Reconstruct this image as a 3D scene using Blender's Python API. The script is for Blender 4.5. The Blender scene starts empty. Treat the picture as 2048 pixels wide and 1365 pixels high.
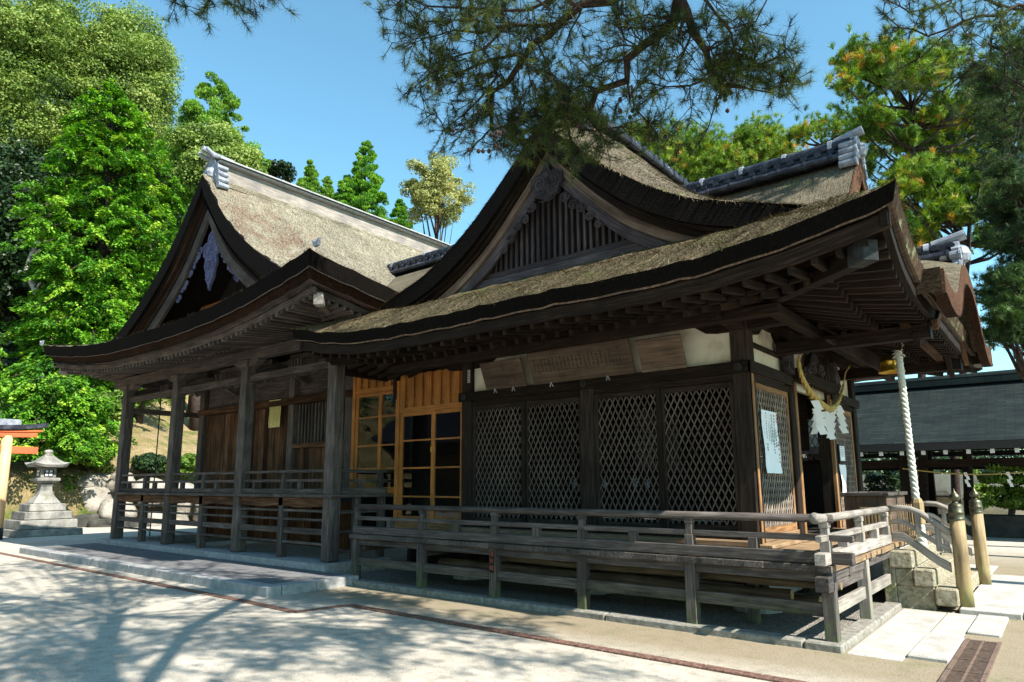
import bpy, math, random
import numpy as np
from mathutils import Vector, Matrix
random.seed(7)
rng = np.random.default_rng(11)
sc = bpy.context.scene
R = math.radians

# ------------------------------------------------------------------ camera
CAM = np.array([1.8937, -7.3549, 1.6])
YAW, PITCH, ROLL, FPX, CXP, CYP = -0.6768, 0.1694, -0.0042, 1364.58, 1024.0, 734.03
_f = np.array([math.sin(YAW) * math.cos(PITCH), math.cos(YAW) * math.cos(PITCH), math.sin(PITCH)])
_r = np.cross(_f, [0, 0, 1.0]); _r /= np.linalg.norm(_r)
_u = np.cross(_r, _f)
CR = math.cos(ROLL) * _r + math.sin(ROLL) * _u
CU = -math.sin(ROLL) * _r + math.cos(ROLL) * _u
CF = _f
cd = bpy.data.cameras.new('camera')
cam = bpy.data.objects.new('camera', cd)
sc.collection.objects.link(cam)
cam.matrix_world = Matrix(((CR[0], CU[0], -CF[0], CAM[0]), (CR[1], CU[1], -CF[1], CAM[1]),
                           (CR[2], CU[2], -CF[2], CAM[2]), (0, 0, 0, 1)))
cd.sensor_fit = 'HORIZONTAL'
cd.sensor_width = 36.0
cd.lens = 36.0 * FPX / 2048.0
cd.shift_y = (CYP - 682.5) / 2048.0
cd.clip_start = 0.05
cd.clip_end = 3000
sc.camera = cam

# ------------------------------------------------------------------ light
SUN_EL, SUN_AZ = R(44.0), R(-5.0)      # azimuth measured from +X towards +Y
w = bpy.data.worlds.new('World'); sc.world = w; w.use_nodes = True
nt = w.node_tree
bg = nt.nodes['Background']
sky = nt.nodes.new('ShaderNodeTexSky')
sky.sky_type = 'NISHITA'; sky.sun_disc = False
sky.sun_elevation = SUN_EL
sky.sun_rotation = R(90.0) - SUN_AZ
sky.altitude = 0; sky.air_density = 1.0; sky.dust_density = 0.3; sky.ozone_density = 0.4
tint = nt.nodes.new('ShaderNodeMix'); tint.data_type = 'RGBA'; tint.blend_type = 'MULTIPLY'
tint.inputs[0].default_value = 1.0; tint.inputs[7].default_value = (0.75, 1.13, 1.07, 1)
nt.links.new(sky.outputs[0], tint.inputs[6]); nt.links.new(tint.outputs[2], bg.inputs[0])
bg.inputs[1].default_value = 0.115
sd = bpy.data.lights.new('sun', 'SUN')
sun = bpy.data.objects.new('sun', sd); sc.collection.objects.link(sun)
SUN = Vector((math.cos(SUN_EL) * math.cos(SUN_AZ), math.cos(SUN_EL) * math.sin(SUN_AZ), math.sin(SUN_EL)))
sun.rotation_euler = SUN.to_track_quat('Z', 'Y').to_euler()
sun.location = (30, -3, 30)
sd.energy = 5.0; sd.angle = R(0.5); sd.color = (1.0, 0.94, 0.84)
sc.view_settings.view_transform = 'Standard'
sc.view_settings.look = 'None'
sc.view_settings.exposure = 1.25
sc.view_settings.gamma = 1.0
sc.cycles.max_bounces = 6
sc.cycles.transparent_max_bounces = 12

# ------------------------------------------------------------------ helpers
def ray(px, py):
    return CF + CR * ((px - CXP) / FPX) - CU * ((py - CYP) / FPX)
def at(px, py, depth):
    """point seen at a photograph pixel, depth metres in front of the lens"""
    return CAM + ray(px, py) * depth
def atz(px, py, z):
    d = ray(px, py); return CAM + d * ((z - CAM[2]) / d[2])
def aty(px, py, y):
    d = ray(px, py); return CAM + d * ((y - CAM[1]) / d[1])
def atx(px, py, x):
    d = ray(px, py); return CAM + d * ((x - CAM[0]) / d[0])

def empty(name, loc, label=None, cat=None, group=None, kind=None):
    o = bpy.data.objects.new(name, None); sc.collection.objects.link(o)
    o.location = loc; o.empty_display_size = 0.2
    tag(o, label, cat, group, kind)
    return o
def tag(o, label=None, cat=None, group=None, kind=None):
    if label: o['label'] = label
    if cat: o['category'] = cat
    if group: o['group'] = group
    if kind: o['kind'] = kind
    return o
def wloc(o):
    v = Vector((0, 0, 0))
    while o is not None:
        v = v + o.location; o = o.parent
    return v
def copy_tree(o, loc, label=None, parent=None):
    c = o.copy(); sc.collection.objects.link(c); c.parent = parent
    if parent is None: c.location = loc
    if label: c['label'] = label
    for ch in o.children: copy_tree(ch, None, None, c)
    return c

def nrm(v):
    v = np.asarray(v, float); return v / (np.linalg.norm(v) + 1e-12)

class MB:
    """collects shapes (world coordinates) and links them as ONE mesh object"""
    def __init__(s):
        s.v = []; s.f = []; s.g = []; s.m = []; s.cm = 0
    def _off(s):
        return np.array([random.uniform(0, 60), random.uniform(0, 60), random.uniform(0, 60)])
    def add(s, verts, faces, gc=None):
        b = len(s.v)
        s.v.extend([tuple(map(float, p)) for p in verts])
        if gc is None: gc = [tuple(p) for p in verts]
        s.g.extend([tuple(map(float, p)) for p in gc])
        for f in faces:
            s.f.append([i + b for i in f]); s.m.append(s.cm)
    def beam(s, p0, p1, w, h, up=(0, 0, 1), taper=1.0):
        p0 = np.asarray(p0, float); p1 = np.asarray(p1, float)
        d = p1 - p0; L = np.linalg.norm(d); d = d / L
        up = np.asarray(up, float)
        if abs(np.dot(up, d)) > 0.95: up = np.array([0, 1.0, 0])
        sd_ = nrm(np.cross(d, up)); u2 = np.cross(sd_, d)
        vs = []; gs = []; off = s._off()
        for k, p in ((0, p0), (1, p1)):
            t = 1 if k == 0 else taper
            for a, b in ((-1, -1), (1, -1), (1, 1), (-1, 1)):
                vs.append(p + sd_ * a * w / 2 * t + u2 * b * h / 2 * t)
                gs.append(off + np.array([k * L, a * w / 2, b * h / 2]))
        s.add(vs, [(3, 2, 1, 0), (4, 5, 6, 7), (0, 1, 5, 4), (1, 2, 6, 5), (2, 3, 7, 6), (3, 0, 4, 7)], gs)
        return s
    def box(s, x0, x1, y0, y1, z0, z1, axis=None):
        """axis aligned box, grain along its longest side"""
        dims = [x1 - x0, y1 - y0, z1 - z0]
        ax = int(np.argmax(dims)) if axis is None else axis
        off = s._off(); order = [ax] + [i for i in range(3) if i != ax]
        vs = [(x, y, z) for z in (z0, z1) for (x, y) in ((x0, y0), (x1, y0), (x1, y1), (x0, y1))]
        gs = [off + np.array([p[i] for i in order]) for p in vs]
        s.add(vs, [(3, 2, 1, 0), (4, 5, 6, 7), (0, 1, 5, 4), (1, 2, 6, 5), (2, 3, 7, 6), (3, 0, 4, 7)], gs)
        return s
    def tube(s, pts, rad, n=10, caps=True):
        pts = [np.asarray(p, float) for p in pts]
        if not hasattr(rad, '__len__'): rad = [rad] * len(pts)
        off = s._off(); vs = []; gs = []; fs = []
        ref = None; L = 0
        for i, p in enumerate(pts):
            d = nrm(pts[min(i + 1, len(pts) - 1)] - pts[max(i - 1, 0)])
            if ref is None:
                ref = np.array([0, 0, 1.0]) if abs(d[2]) < 0.9 else np.array([1.0, 0, 0])
            a = nrm(np.cross(d, ref)); b = np.cross(a, d); ref = b
            if i: L += np.linalg.norm(p - pts[i - 1])
            for k in range(n):
                t = 2 * math.pi * k / n
                q = a * math.cos(t) * rad[i] + b * math.sin(t) * rad[i]
                vs.append(p + q); gs.append(off + np.array([L, math.cos(t) * rad[i], math.sin(t) * rad[i]]))
        for i in range(len(pts) - 1):
            for k in range(n):
                k2 = (k + 1) % n
                fs.append((i * n + k, i * n + k2, (i + 1) * n + k2, (i + 1) * n + k))
        if caps:
            fs.append(tuple(range(n - 1, -1, -1))); fs.append(tuple((len(pts) - 1) * n + k for k in range(n)))
        s.add(vs, fs, gs); return s
    def lathe(s, c, prof, n=20, squash=(1, 1), rot=0.0):
        """prof: list of (radius, z)"""
        off = s._off(); vs = []; fs = []; gs = []
        for r_, z in prof:
            for k in range(n):
                t = 2 * math.pi * k / n + rot
                q = np.array([math.cos(t) * r_ * squash[0], math.sin(t) * r_ * squash[1], z])
                vs.append(np.asarray(c) + q); gs.append(off + np.array([z, q[0], q[1]]))
        m = len(prof)
        for i in range(m - 1):
            for k in range(n):
                k2 = (k + 1) % n
                fs.append((i * n + k, i * n + k2, (i + 1) * n + k2, (i + 1) * n + k))
        fs.append(tuple(range(n - 1, -1, -1))); fs.append(tuple((m - 1) * n + k for k in range(n)))
        s.add(vs, fs, gs); return s
    def grid(s, P, G=None, flip=False):
        P = np.asarray(P, float); n, m = P.shape[:2]
        fs = []
        for i in range(n - 1):
            for j in range(m - 1):
                q = (i * m + j, i * m + j + 1, (i + 1) * m + j + 1, (i + 1) * m + j)
                fs.append(q[::-1] if flip else q)
        g = None if G is None else np.asarray(G, float).reshape(-1, 3)
        s.add(P.reshape(-1, 3), fs, g); return s
    def prism(s, poly, org, ex, ey, en, th):
        """closed polygon (list of (a,b)) in plane org+a*ex+b*ey, extruded th along en"""
        org = np.asarray(org, float); ex = np.asarray(ex, float); ey = np.asarray(ey, float); en = np.asarray(en, float)
        n = len(poly); off = s._off()
        vs = [org + a * ex + b * ey for a, b in poly] + [org + a * ex + b * ey + en * th for a, b in poly]
        gs = [off + np.array([a, b, 0]) for a, b in poly] + [off + np.array([a, b, th]) for a, b in poly]
        fs = [tuple(range(n)), tuple(range(2 * n - 1, n - 1, -1))]
        for i in range(n):
            j = (i + 1) % n
            fs.append((i, i + n, j + n, j))
        s.add(vs, fs, gs); return s
    def strip(s, top, bot, d, th):
        """ribbon between two polylines, extruded th along d"""
        d = np.asarray(d, float); off = s._off()
        n = len(top); vs = []; gs = []; fs = []; L = 0
        for i in range(n):
            if i: L += np.linalg.norm(np.subtract(top[i], top[i - 1]))
            wv = np.linalg.norm(np.subtract(top[i], bot[i]))
            for q, a in ((top[i], 0.0), (bot[i], wv)):
                for k in (0, 1):
                    vs.append(np.asarray(q, float) + d * th * k); gs.append(off + np.array([L, a, k * th]))
        for i in range(n - 1):
            a = 4 * i; b = a + 4
            fs += [(a, b, b + 2, a + 2), (a + 1, a + 3, b + 3, b + 1), (a, a + 1, b + 1, b), (a + 2, b + 2, b + 3, a + 3)]
        fs += [(0, 2, 3, 1), (4 * n - 4, 4 * n - 3, 4 * n - 1, 4 * n - 2)]
        s.add(vs, fs, gs); return s
    def build(s, name, mat, parent=None, smooth=False, bevel=0.0, recalc=True):
        off = np.array(wloc(parent)) if parent is not None else np.zeros(3)
        me = bpy.data.meshes.new(name)
        V = np.array(s.v, float) - off
        me.from_pydata(V.tolist(), [], s.f)
        a = me.attributes.new('gc', 'FLOAT_VECTOR', 'POINT')
        a.data.foreach_set('vector', np.array(s.g, np.float32).ravel())
        if isinstance(mat, (list, tuple)):
            for q in mat: me.materials.append(q)
            me.polygons.foreach_set('material_index', s.m)
        elif mat is not None: me.materials.append(mat)
        if recalc:
            import bmesh
            bm = bmesh.new(); bm.from_mesh(me)
            bmesh.ops.recalc_face_normals(bm, faces=bm.faces)
            bm.to_mesh(me); bm.free()
        if smooth:
            me.polygons.foreach_set('use_smooth', [True] * len(me.polygons))
        me.update()
        o = bpy.data.objects.new(name, me); sc.collection.objects.link(o)
        if parent is not None: o.parent = parent
        if bevel > 0:
            b = o.modifiers.new('bevel', 'BEVEL'); b.width = bevel; b.segments = 1; b.limit_method = 'ANGLE'; b.angle_limit = R(40)
        return o

def np_mesh(name, V, k, mat, parent=None, attr=None, tri=True):
    """V: (n*k,3) vertices, every k of them one face"""
    V = np.asarray(V, np.float32)
    if parent is not None: V = V - np.array(wloc(parent), np.float32)
    n = len(V) // k
    me = bpy.data.meshes.new(name)
    me.vertices.add(len(V)); me.vertices.foreach_set('co', V.ravel())
    me.loops.add(n * k); me.loops.foreach_set('vertex_index', np.arange(n * k, dtype=np.int32))
    me.polygons.add(n)
    me.polygons.foreach_set('loop_start', np.arange(0, n * k, k, dtype=np.int32))
    me.polygons.foreach_set('loop_total', np.full(n, k, np.int32))
    if attr is not None:
        a = me.attributes.new('lv', 'FLOAT', 'POINT')
        a.data.foreach_set('value', np.repeat(np.asarray(attr, np.float32), k))
    me.materials.append(mat)
    me.update(calc_edges=True)
    o = bpy.data.objects.new(name, me); sc.collection.objects.link(o)
    if parent is not None: o.parent = parent
    return o

# ------------------------------------------------------------------ materials
AL = 0.58                       # exposure is set for bright sun, so built colours are scaled down to deepen their shade
def sc3(c, k=None):
    k = AL if k is None else k
    return tuple(v * k for v in c)
def new_mat(name):
    m = bpy.data.materials.new(name); m.use_nodes = True
    t = m.node_tree; p = t.nodes['Principled BSDF']
    p.inputs['Specular IOR Level'].default_value = 0.3
    return m, t, p
def N(t, kind, **kw):
    n = t.nodes.new(kind)
    for k, v in kw.items(): setattr(n, k, v)
    return n
def ramp(t, fac, stops):
    r_ = N(t, 'ShaderNodeValToRGB')
    e = r_.color_ramp.elements
    while len(e) < len(stops): e.new(0.5)
    for i, (p, c) in enumerate(stops):
        e[i].position = p; e[i].color = (c[0], c[1], c[2], 1)
    t.links.new(fac, r_.inputs[0]); return r_.outputs[0]
def noise(t, vec, scale, detail=4, rough=0.6, mapscale=None, dist=0.0):
    if mapscale is not None:
        mp = N(t, 'ShaderNodeMapping'); mp.inputs['Scale'].default_value = mapscale
        t.links.new(vec, mp.inputs['Vector']); vec = mp.outputs[0]
    n = N(t, 'ShaderNodeTexNoise'); n.inputs['Scale'].default_value = scale
    n.inputs['Detail'].default_value = detail; n.inputs['Roughness'].default_value = rough
    n.inputs['Distortion'].default_value = dist
    t.links.new(vec, n.inputs['Vector']); return n.outputs[0]
def attr(t, name, out='Vector'):
    a = N(t, 'ShaderNodeAttribute'); a.attribute_name = name; return a.outputs[out]
def pos(t):
    return N(t, 'ShaderNodeNewGeometry').outputs['Position']
def mixc(t, fac, a, b, mode='MIX'):
    m = N(t, 'ShaderNodeMix', data_type='RGBA', blend_type=mode)
    for sck, v in ((m.inputs[0], fac), (m.inputs[6], a), (m.inputs[7], b)):
        if isinstance(v, (int, float)): sck.default_value = v
        elif isinstance(v, tuple): sck.default_value = (v[0], v[1], v[2], 1)
        else: t.links.new(v, sck)
    return m.outputs[2]
def bump(t, p, h, strength=0.4, dist=0.01):
    b = N(t, 'ShaderNodeBump'); b.inputs['Strength'].default_value = strength; b.inputs['Distance'].default_value = dist
    t.links.new(h, b.inputs['Height']); t.links.new(b.outputs[0], p.inputs['Normal'])

def wood(name, dark, mid, light, rough=0.8, gscale=1.0, var=0.5, bmp=0.5, stain=None):
    m, t, p = new_mat(name)
    g = attr(t, 'gc')
    n1 = noise(t, g, 1.0, 6, 0.65, (2.2 * gscale, 42 * gscale, 42 * gscale), 0.4)
    c = ramp(t, n1, [(0.3, sc3(dark)), (0.52, sc3(mid)), (0.74, sc3(light))])
    n2 = noise(t, g, 0.055, 1, 0.5)                 # one tone per timber
    v = ramp(t, n2, [(0.3, (1 - var,) * 3), (0.7, (1 + var * 0.6,) * 3)])
    c = mixc(t, 1.0, c, v, 'MULTIPLY')
    n3 = noise(t, pos(t), 2.3, 4, 0.6)
    c = mixc(t, 1.0, c, ramp(t, n3, [(0.35, (0.72, 0.72, 0.74)), (0.65, (1.15, 1.12, 1.08))]), 'MULTIPLY')
    if stain:
        zs = N(t, 'ShaderNodeSeparateXYZ'); t.links.new(pos(t), zs.inputs[0])
        mr = N(t, 'ShaderNodeMapRange'); mr.inputs[1].default_value = stain[1]; mr.inputs[2].default_value = stain[2]
        mr.inputs[3].default_value = 1.0; mr.inputs[4].default_value = 0.0
        t.links.new(zs.outputs[2], mr.inputs[0])
        mm = N(t, 'ShaderNodeMath', operation='MULTIPLY'); t.links.new(mr.outputs[0], mm.inputs[0])
        n4 = noise(t, pos(t), 9, 3, 0.6)
        rr = ramp(t, n4, [(0.4, (0, 0, 0)), (0.65, (1, 1, 1))]); t.links.new(rr, mm.inputs[1])
        c = mixc(t, mm.outputs[0], c, stain[0])
    t.links.new(c, p.inputs['Base Color'])
    p.inputs['Roughness'].default_value = rough; p.inputs['Specular IOR Level'].default_value = 0.15
    bump(t, p, n1, bmp, 0.006)
    return m
def rocky(name, dark, mid, light, scale=6.0, rough=0.9, bmp=0.5, bd=0.01, moss=None, speck=True, al=0.68):
    m, t, p = new_mat(name)
    q = pos(t)
    n1 = noise(t, q, scale, 8, 0.62)
    c = ramp(t, n1, [(0.32, sc3(dark, al)), (0.5, sc3(mid, al)), (0.7, sc3(light, al))])
    if speck:
        n2 = noise(t, q, scale * 22, 2, 0.7)
        c = mixc(t, 1.0, c, ramp(t, n2, [(0.3, (0.62, 0.62, 0.62)), (0.6, (1.1, 1.1, 1.1))]), 'MULTIPLY')
    if moss:
        n3 = noise(t, q, 1.7, 5, 0.65)
        c = mixc(t, ramp(t, n3, [(moss[1], (0, 0, 0)), (moss[1] + 0.12, (1, 1, 1))]), c, moss[0])
    t.links.new(c, p.inputs['Base Color']); p.inputs['Roughness'].default_value = rough
    bump(t, p, n1, bmp, bd)
    return m
def plain(name, col, rough=0.6, metal=0.0, var=0.15, scale=8.0):
    m, t, p = new_mat(name)
    n1 = noise(t, pos(t), scale, 5, 0.6)
    a = tuple(c * (1 - var) for c in col); b = tuple(min(1, c * (1 + var)) for c in col)
    t.links.new(ramp(t, n1, [(0.35, a), (0.65, b)]), p.inputs['Base Color'])
    p.inputs['Roughness'].default_value = rough; p.inputs['Metallic'].default_value = metal
    return m
def leafmat(name, stops, trans=0.35, rough=0.55):
    m, t, p = new_mat(name)
    c = ramp(t, attr(t, 'lv', 'Fac'), stops)
    t.links.new(c, p.inputs['Base Color']); p.inputs['Roughness'].default_value = rough
    p.inputs['Specular IOR Level'].default_value = 0.25
    tr = N(t, 'ShaderNodeBsdfTranslucent')
    hs = N(t, 'ShaderNodeHueSaturation'); hs.inputs['Saturation'].default_value = 1.15; hs.inputs['Value'].default_value = 1.3
    t.links.new(c, hs.inputs['Color']); t.links.new(hs.outputs[0], tr.inputs[0])
    mx = N(t, 'ShaderNodeMixShader'); mx.inputs[0].default_value = trans
    t.links.new(p.outputs[0], mx.inputs[1]); t.links.new(tr.outputs[0], mx.inputs[2])
    t.links.new(mx.outputs[0], t.nodes['Material Output'].inputs[0])
    return m
def thatch(name, cols, moss=None, red=None, fib=(5, 60, 60), scale=1.0, bd=0.03, patch=None):
    """gc = (down slope, along eave, depth) in metres"""
    m, t, p = new_mat(name)
    g = attr(t, 'gc')
    n1 = noise(t, g, 1.0, 5, 0.7, fib, 0.6)
    c = ramp(t, n1, [(0.3, sc3(cols[0])), (0.5, sc3(cols[1])), (0.72, sc3(cols[2]))])
    n2 = noise(t, pos(t), 0.9, 6, 0.65)
    c = mixc(t, 1.0, c, ramp(t, n2, [(0.3, (0.58, 0.57, 0.54)), (0.7, (1.25, 1.24, 1.16))]), 'MULTIPLY')
    n5 = noise(t, pos(t), 26, 3, 0.7)
    c = mixc(t, 1.0, c, ramp(t, n5, [(0.36, (0.45, 0.43, 0.42)), (0.5, (1.0, 1.0, 1.0))]), 'MULTIPLY')
    if moss:
        n3 = noise(t, pos(t), moss[2], 6, 0.7)
        c = mixc(t, ramp(t, n3, [(moss[1], (0, 0, 0)), (moss[1] + 0.1, (0.85,) * 3)]), c, moss[0])
    if red:
        n4 = noise(t, pos(t), red[2], 5, 0.6)
        f = ramp(t, n4, [(red[1], (0, 0, 0)), (red[1] + 0.12, (0.9,) * 3)])
        if patch is not None:
            vd = N(t, 'ShaderNodeVectorMath', operation='DISTANCE'); vd.inputs[1].default_value = patch[0]
            t.links.new(pos(t), vd.inputs[0])
            mr = N(t, 'ShaderNodeMapRange'); mr.inputs[1].default_value = patch[1] * 0.3; mr.inputs[2].default_value = patch[1]
            mr.inputs[3].default_value = 1; mr.inputs[4].default_value = 0
            t.links.new(vd.outputs['Value'], mr.inputs[0])
            mm = N(t, 'ShaderNodeMath', operation='MULTIPLY'); t.links.new(mr.outputs[0], mm.inputs[0]); t.links.new(f, mm.inputs[1])
            f2 = mm.outputs[0]
            nn = ramp(t, n1, [(0.45, (0, 0, 0)), (0.55, (1, 1, 1))])
            m3 = N(t, 'ShaderNodeMath', operation='MULTIPLY'); t.links.new(f2, m3.inputs[0]); t.links.new(nn, m3.inputs[1])
            f = m3.outputs[0]
        c = mixc(t, f, c, red[0])
    t.links.new(c, p.inputs['Base Color']); p.inputs['Roughness'].default_value = 0.95
    p.inputs['Specular IOR Level'].default_value = 0.1
    bump(t, p, n1, 0.9, bd)
    return m

M = {}
M['timber'] = wood('dark_timber', (0.011, 0.0065, 0.0042), (0.028, 0.0175, 0.0115), (0.082, 0.056, 0.039), 0.8)
M['column'] = wood('column_timber', (0.020, 0.014, 0.011), (0.052, 0.037, 0.029), (0.125, 0.095, 0.076), 0.8)
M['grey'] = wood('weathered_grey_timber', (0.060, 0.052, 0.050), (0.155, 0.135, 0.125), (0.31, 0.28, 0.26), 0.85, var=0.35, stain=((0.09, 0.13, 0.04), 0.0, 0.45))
M['greylit'] = wood('sunlit_tone_timber', (0.28, 0.25, 0.22), (0.54, 0.49, 0.44), (0.82, 0.76, 0.69), 0.85, var=0.3, stain=((0.11, 0.14, 0.04), 0.0, 0.45))  # lighter copy of the grey timber: sunlight on the front put into the colour
M['ridgewood'] = wood('weathered_ridge_board', (0.28, 0.24, 0.21), (0.50, 0.455, 0.41), (0.72, 0.67, 0.61), 0.85, var=0.3)
M['latticelit'] = wood('sunlit_tone_lattice_slat', (0.30, 0.24, 0.195), (0.54, 0.455, 0.375), (0.80, 0.70, 0.60), 0.85, var=0.3)  # lattice copied lighter, direct sun on the front leaves painted into its tone
M['porch'] = wood('weathered_porch_timber', (0.065, 0.053, 0.047), (0.165, 0.138, 0.122), (0.34, 0.30, 0.275), 0.85, var=0.4)
M['floor'] = wood('deck_board', (0.26, 0.17, 0.095), (0.50, 0.34, 0.20), (0.72, 0.54, 0.36), 0.75, var=0.3)
M['board'] = wood('vertical_board', (0.028, 0.015, 0.009), (0.17, 0.085, 0.043), (0.42, 0.25, 0.145), 0.85, 0.6, var=0.75)
M['jamb'] = wood('sunlit_jamb_timber', (0.20, 0.095, 0.04), (0.52, 0.28, 0.125), (0.80, 0.50, 0.26), 0.75, var=0.3)  # bright tone carries the sunshine; shaded door frames use the darker column wood
M['orange'] = wood('new_cypress_timber', (0.42, 0.15, 0.032), (0.64, 0.26, 0.064), (0.82, 0.38, 0.11), 0.5, var=0.2, bmp=0.2)
M['oldboard'] = wood('notice_board_timber', (0.11, 0.078, 0.056), (0.19, 0.135, 0.10), (0.28, 0.21, 0.16), 0.8, 0.6, var=0.25)
M['lattice'] = wood('lattice_slat', (0.11, 0.088, 0.075), (0.21, 0.17, 0.145), (0.33, 0.28, 0.24), 0.85, var=0.3)
M['newel'] = wood('newel_post_timber', (0.32, 0.225, 0.11), (0.52, 0.39, 0.215), (0.72, 0.58, 0.39), 0.7, 0.7, var=0.15, stain=((0.20, 0.23, 0.08), 0.05, 0.5))
M['barge'] = wood('bargeboard_timber', (0.11, 0.075, 0.055), (0.27, 0.20, 0.155), (0.50, 0.40, 0.32), 0.8, 0.5, var=0.3)
M['carve'] = wood('carved_timber', (0.05, 0.043, 0.05), (0.115, 0.10, 0.11), (0.24, 0.215, 0.23), 0.8)
M['carveblue'] = wood('blue_grey_carved_timber', (0.09, 0.095, 0.18), (0.19, 0.20, 0.37), (0.38, 0.40, 0.62), 0.7, var=0.2)
M['log'] = wood('stored_pole', (0.10, 0.075, 0.045), (0.20, 0.15, 0.095), (0.33, 0.26, 0.17), 0.75, var=0.5)
M['thatch'] = thatch('thatch', ((0.10, 0.08, 0.055), (0.24, 0.205, 0.15), (0.44, 0.39, 0.30)), moss=((0.13, 0.15, 0.035), 0.60, 1.6))
M['thatchskirt'] = thatch('mossy_thatch', ((0.07, 0.055, 0.038), (0.21, 0.165, 0.105), (0.42, 0.35, 0.235)), moss=((0.06, 0.085, 0.02), 0.53, 2.2), fib=(3.0, 22, 22))
M['thatchleft'] = thatch('old_thatch', ((0.17, 0.145, 0.105), (0.39, 0.355, 0.275), (0.66, 0.625, 0.525)), red=((0.10, 0.038, 0.018), 0.42, 1.6), fib=(5, 34, 34), patch=((-11.75, 0.7, 7.2), 2.1))
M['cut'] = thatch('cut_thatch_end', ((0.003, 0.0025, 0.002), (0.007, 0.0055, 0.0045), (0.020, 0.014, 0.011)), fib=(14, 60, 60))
M['cutbrown'] = thatch('brown_thatch_end', ((0.020, 0.011, 0.007), (0.055, 0.028, 0.017), (0.13, 0.07, 0.045)), fib=(14, 60, 60))
M['rust'] = thatch('russet_thatch_end', ((0.10, 0.045, 0.026), (0.18, 0.088, 0.054), (0.29, 0.17, 0.115)), moss=((0.20, 0.22, 0.10), 0.62, 3.0), fib=(20, 70, 70))
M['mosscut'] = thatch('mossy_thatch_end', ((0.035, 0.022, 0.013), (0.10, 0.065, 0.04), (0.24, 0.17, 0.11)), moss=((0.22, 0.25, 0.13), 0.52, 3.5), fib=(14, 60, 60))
M['plaster'] = rocky('stained_plaster', (0.36, 0.32, 0.22), (0.62, 0.58, 0.46), (0.72, 0.69, 0.58), 1.6, 0.9, 0.05, 0.004, speck=False, al=0.95)
M['granite'] = rocky('granite', (0.34, 0.34, 0.35), (0.47, 0.47, 0.47), (0.60, 0.59, 0.57), 9, 0.85, 0.3, 0.004)
M['kerb'] = rocky('worn_kerb_stone', (0.20, 0.185, 0.15), (0.34, 0.32, 0.275), (0.47, 0.45, 0.40), 12, 0.92, 0.8, 0.015, moss=((0.12, 0.13, 0.045), 0.62))
M['step'] = rocky('rough_step_stone', (0.24, 0.21, 0.13), (0.44, 0.39, 0.27), (0.62, 0.57, 0.45), 16, 0.92, 1.0, 0.03, moss=((0.20, 0.22, 0.07), 0.62))
M['paver'] = rocky('pale_paving_stone', (0.46, 0.43, 0.38), (0.60, 0.57, 0.52), (0.70, 0.68, 0.63), 3.5, 0.9, 0.25, 0.006)
M['lantern'] = rocky('lantern_stone', (0.17, 0.17, 0.16), (0.33, 0.32, 0.29), (0.52, 0.50, 0.45), 3.0, 0.92, 0.5, 0.02, moss=((0.15, 0.15, 0.10), 0.60))
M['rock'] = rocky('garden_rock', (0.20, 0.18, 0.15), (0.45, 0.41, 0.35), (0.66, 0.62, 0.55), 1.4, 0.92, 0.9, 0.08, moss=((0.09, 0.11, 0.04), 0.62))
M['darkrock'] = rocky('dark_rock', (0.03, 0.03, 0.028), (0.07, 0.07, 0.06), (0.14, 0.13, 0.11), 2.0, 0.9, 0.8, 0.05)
M['tile'] = rocky('grey_roof_tile', (0.014, 0.016, 0.023), (0.036, 0.040, 0.056), (0.10, 0.11, 0.14), 5, 0.42, 0.2, 0.004)
M['tilepale'] = rocky('pale_roof_tile', (0.20, 0.22, 0.26), (0.33, 0.36, 0.42), (0.55, 0.58, 0.64), 6, 0.45, 0.3, 0.006)
M['bronze'] = plain('patinated_bronze', (0.105, 0.10, 0.065), 0.42, 0.75, 0.4, 18)
M['brass'] = plain('yellow_brass', (0.55, 0.36, 0.06), 0.3, 0.9, 0.2, 20)
M['verdigris'] = plain('verdigris_copper', (0.022, 0.026, 0.027), 0.85, 0.0, 0.45, 14)
M['iron'] = plain('black_iron', (0.02, 0.02, 0.02), 0.5, 0.4)
M['rust_metal'] = plain('rusty_drain_cover', (0.15, 0.085, 0.065), 0.8, 0.1, 0.5, 25)
M['grate'] = plain('brown_drain_grate', (0.19, 0.13, 0.10), 0.6, 0.3, 0.35, 30)
M['paper'] = plain('white_paper', (0.80, 0.82, 0.84), 0.8, 0, 0.03)
M['shide'] = plain('white_streamer_paper', (0.80, 0.79, 0.77), 0.8, 0, 0.04)
M['yellow'] = plain('yellow_paper', (0.62, 0.55, 0.20), 0.8, 0, 0.06)
M['ink'] = plain('black_ink', (0.02, 0.018, 0.016), 0.7, 0, 0.2)
M['red'] = plain('red_ink', (0.60, 0.03, 0.06), 0.7, 0, 0.1)
M['redfade'] = plain('faded_red_paint', (0.38, 0.09, 0.055), 0.7, 0, 0.25)
M['green_ink'] = plain('green_ink', (0.03, 0.16, 0.10), 0.7, 0, 0.1)
M['white'] = plain('white_paint', (0.75, 0.75, 0.74), 0.5, 0, 0.04)
M['vermilion'] = plain('vermilion_paint', (0.58, 0.11, 0.04), 0.5, 0, 0.12, 2)
M['blackpaint'] = plain('black_paint', (0.02, 0.02, 0.02), 0.5)
M['pole'] = plain('torii_pole_paint', (0.60, 0.36, 0.19), 0.5, 0, 0.12, 1.5)
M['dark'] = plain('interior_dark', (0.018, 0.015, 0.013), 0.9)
M['bluerope'] = plain('blue_cable', (0.35, 0.45, 0.60), 0.5)
M['purple'] = plain('purple_cloth', (0.10, 0.045, 0.26), 0.8, 0, 0.3, 20)

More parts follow.
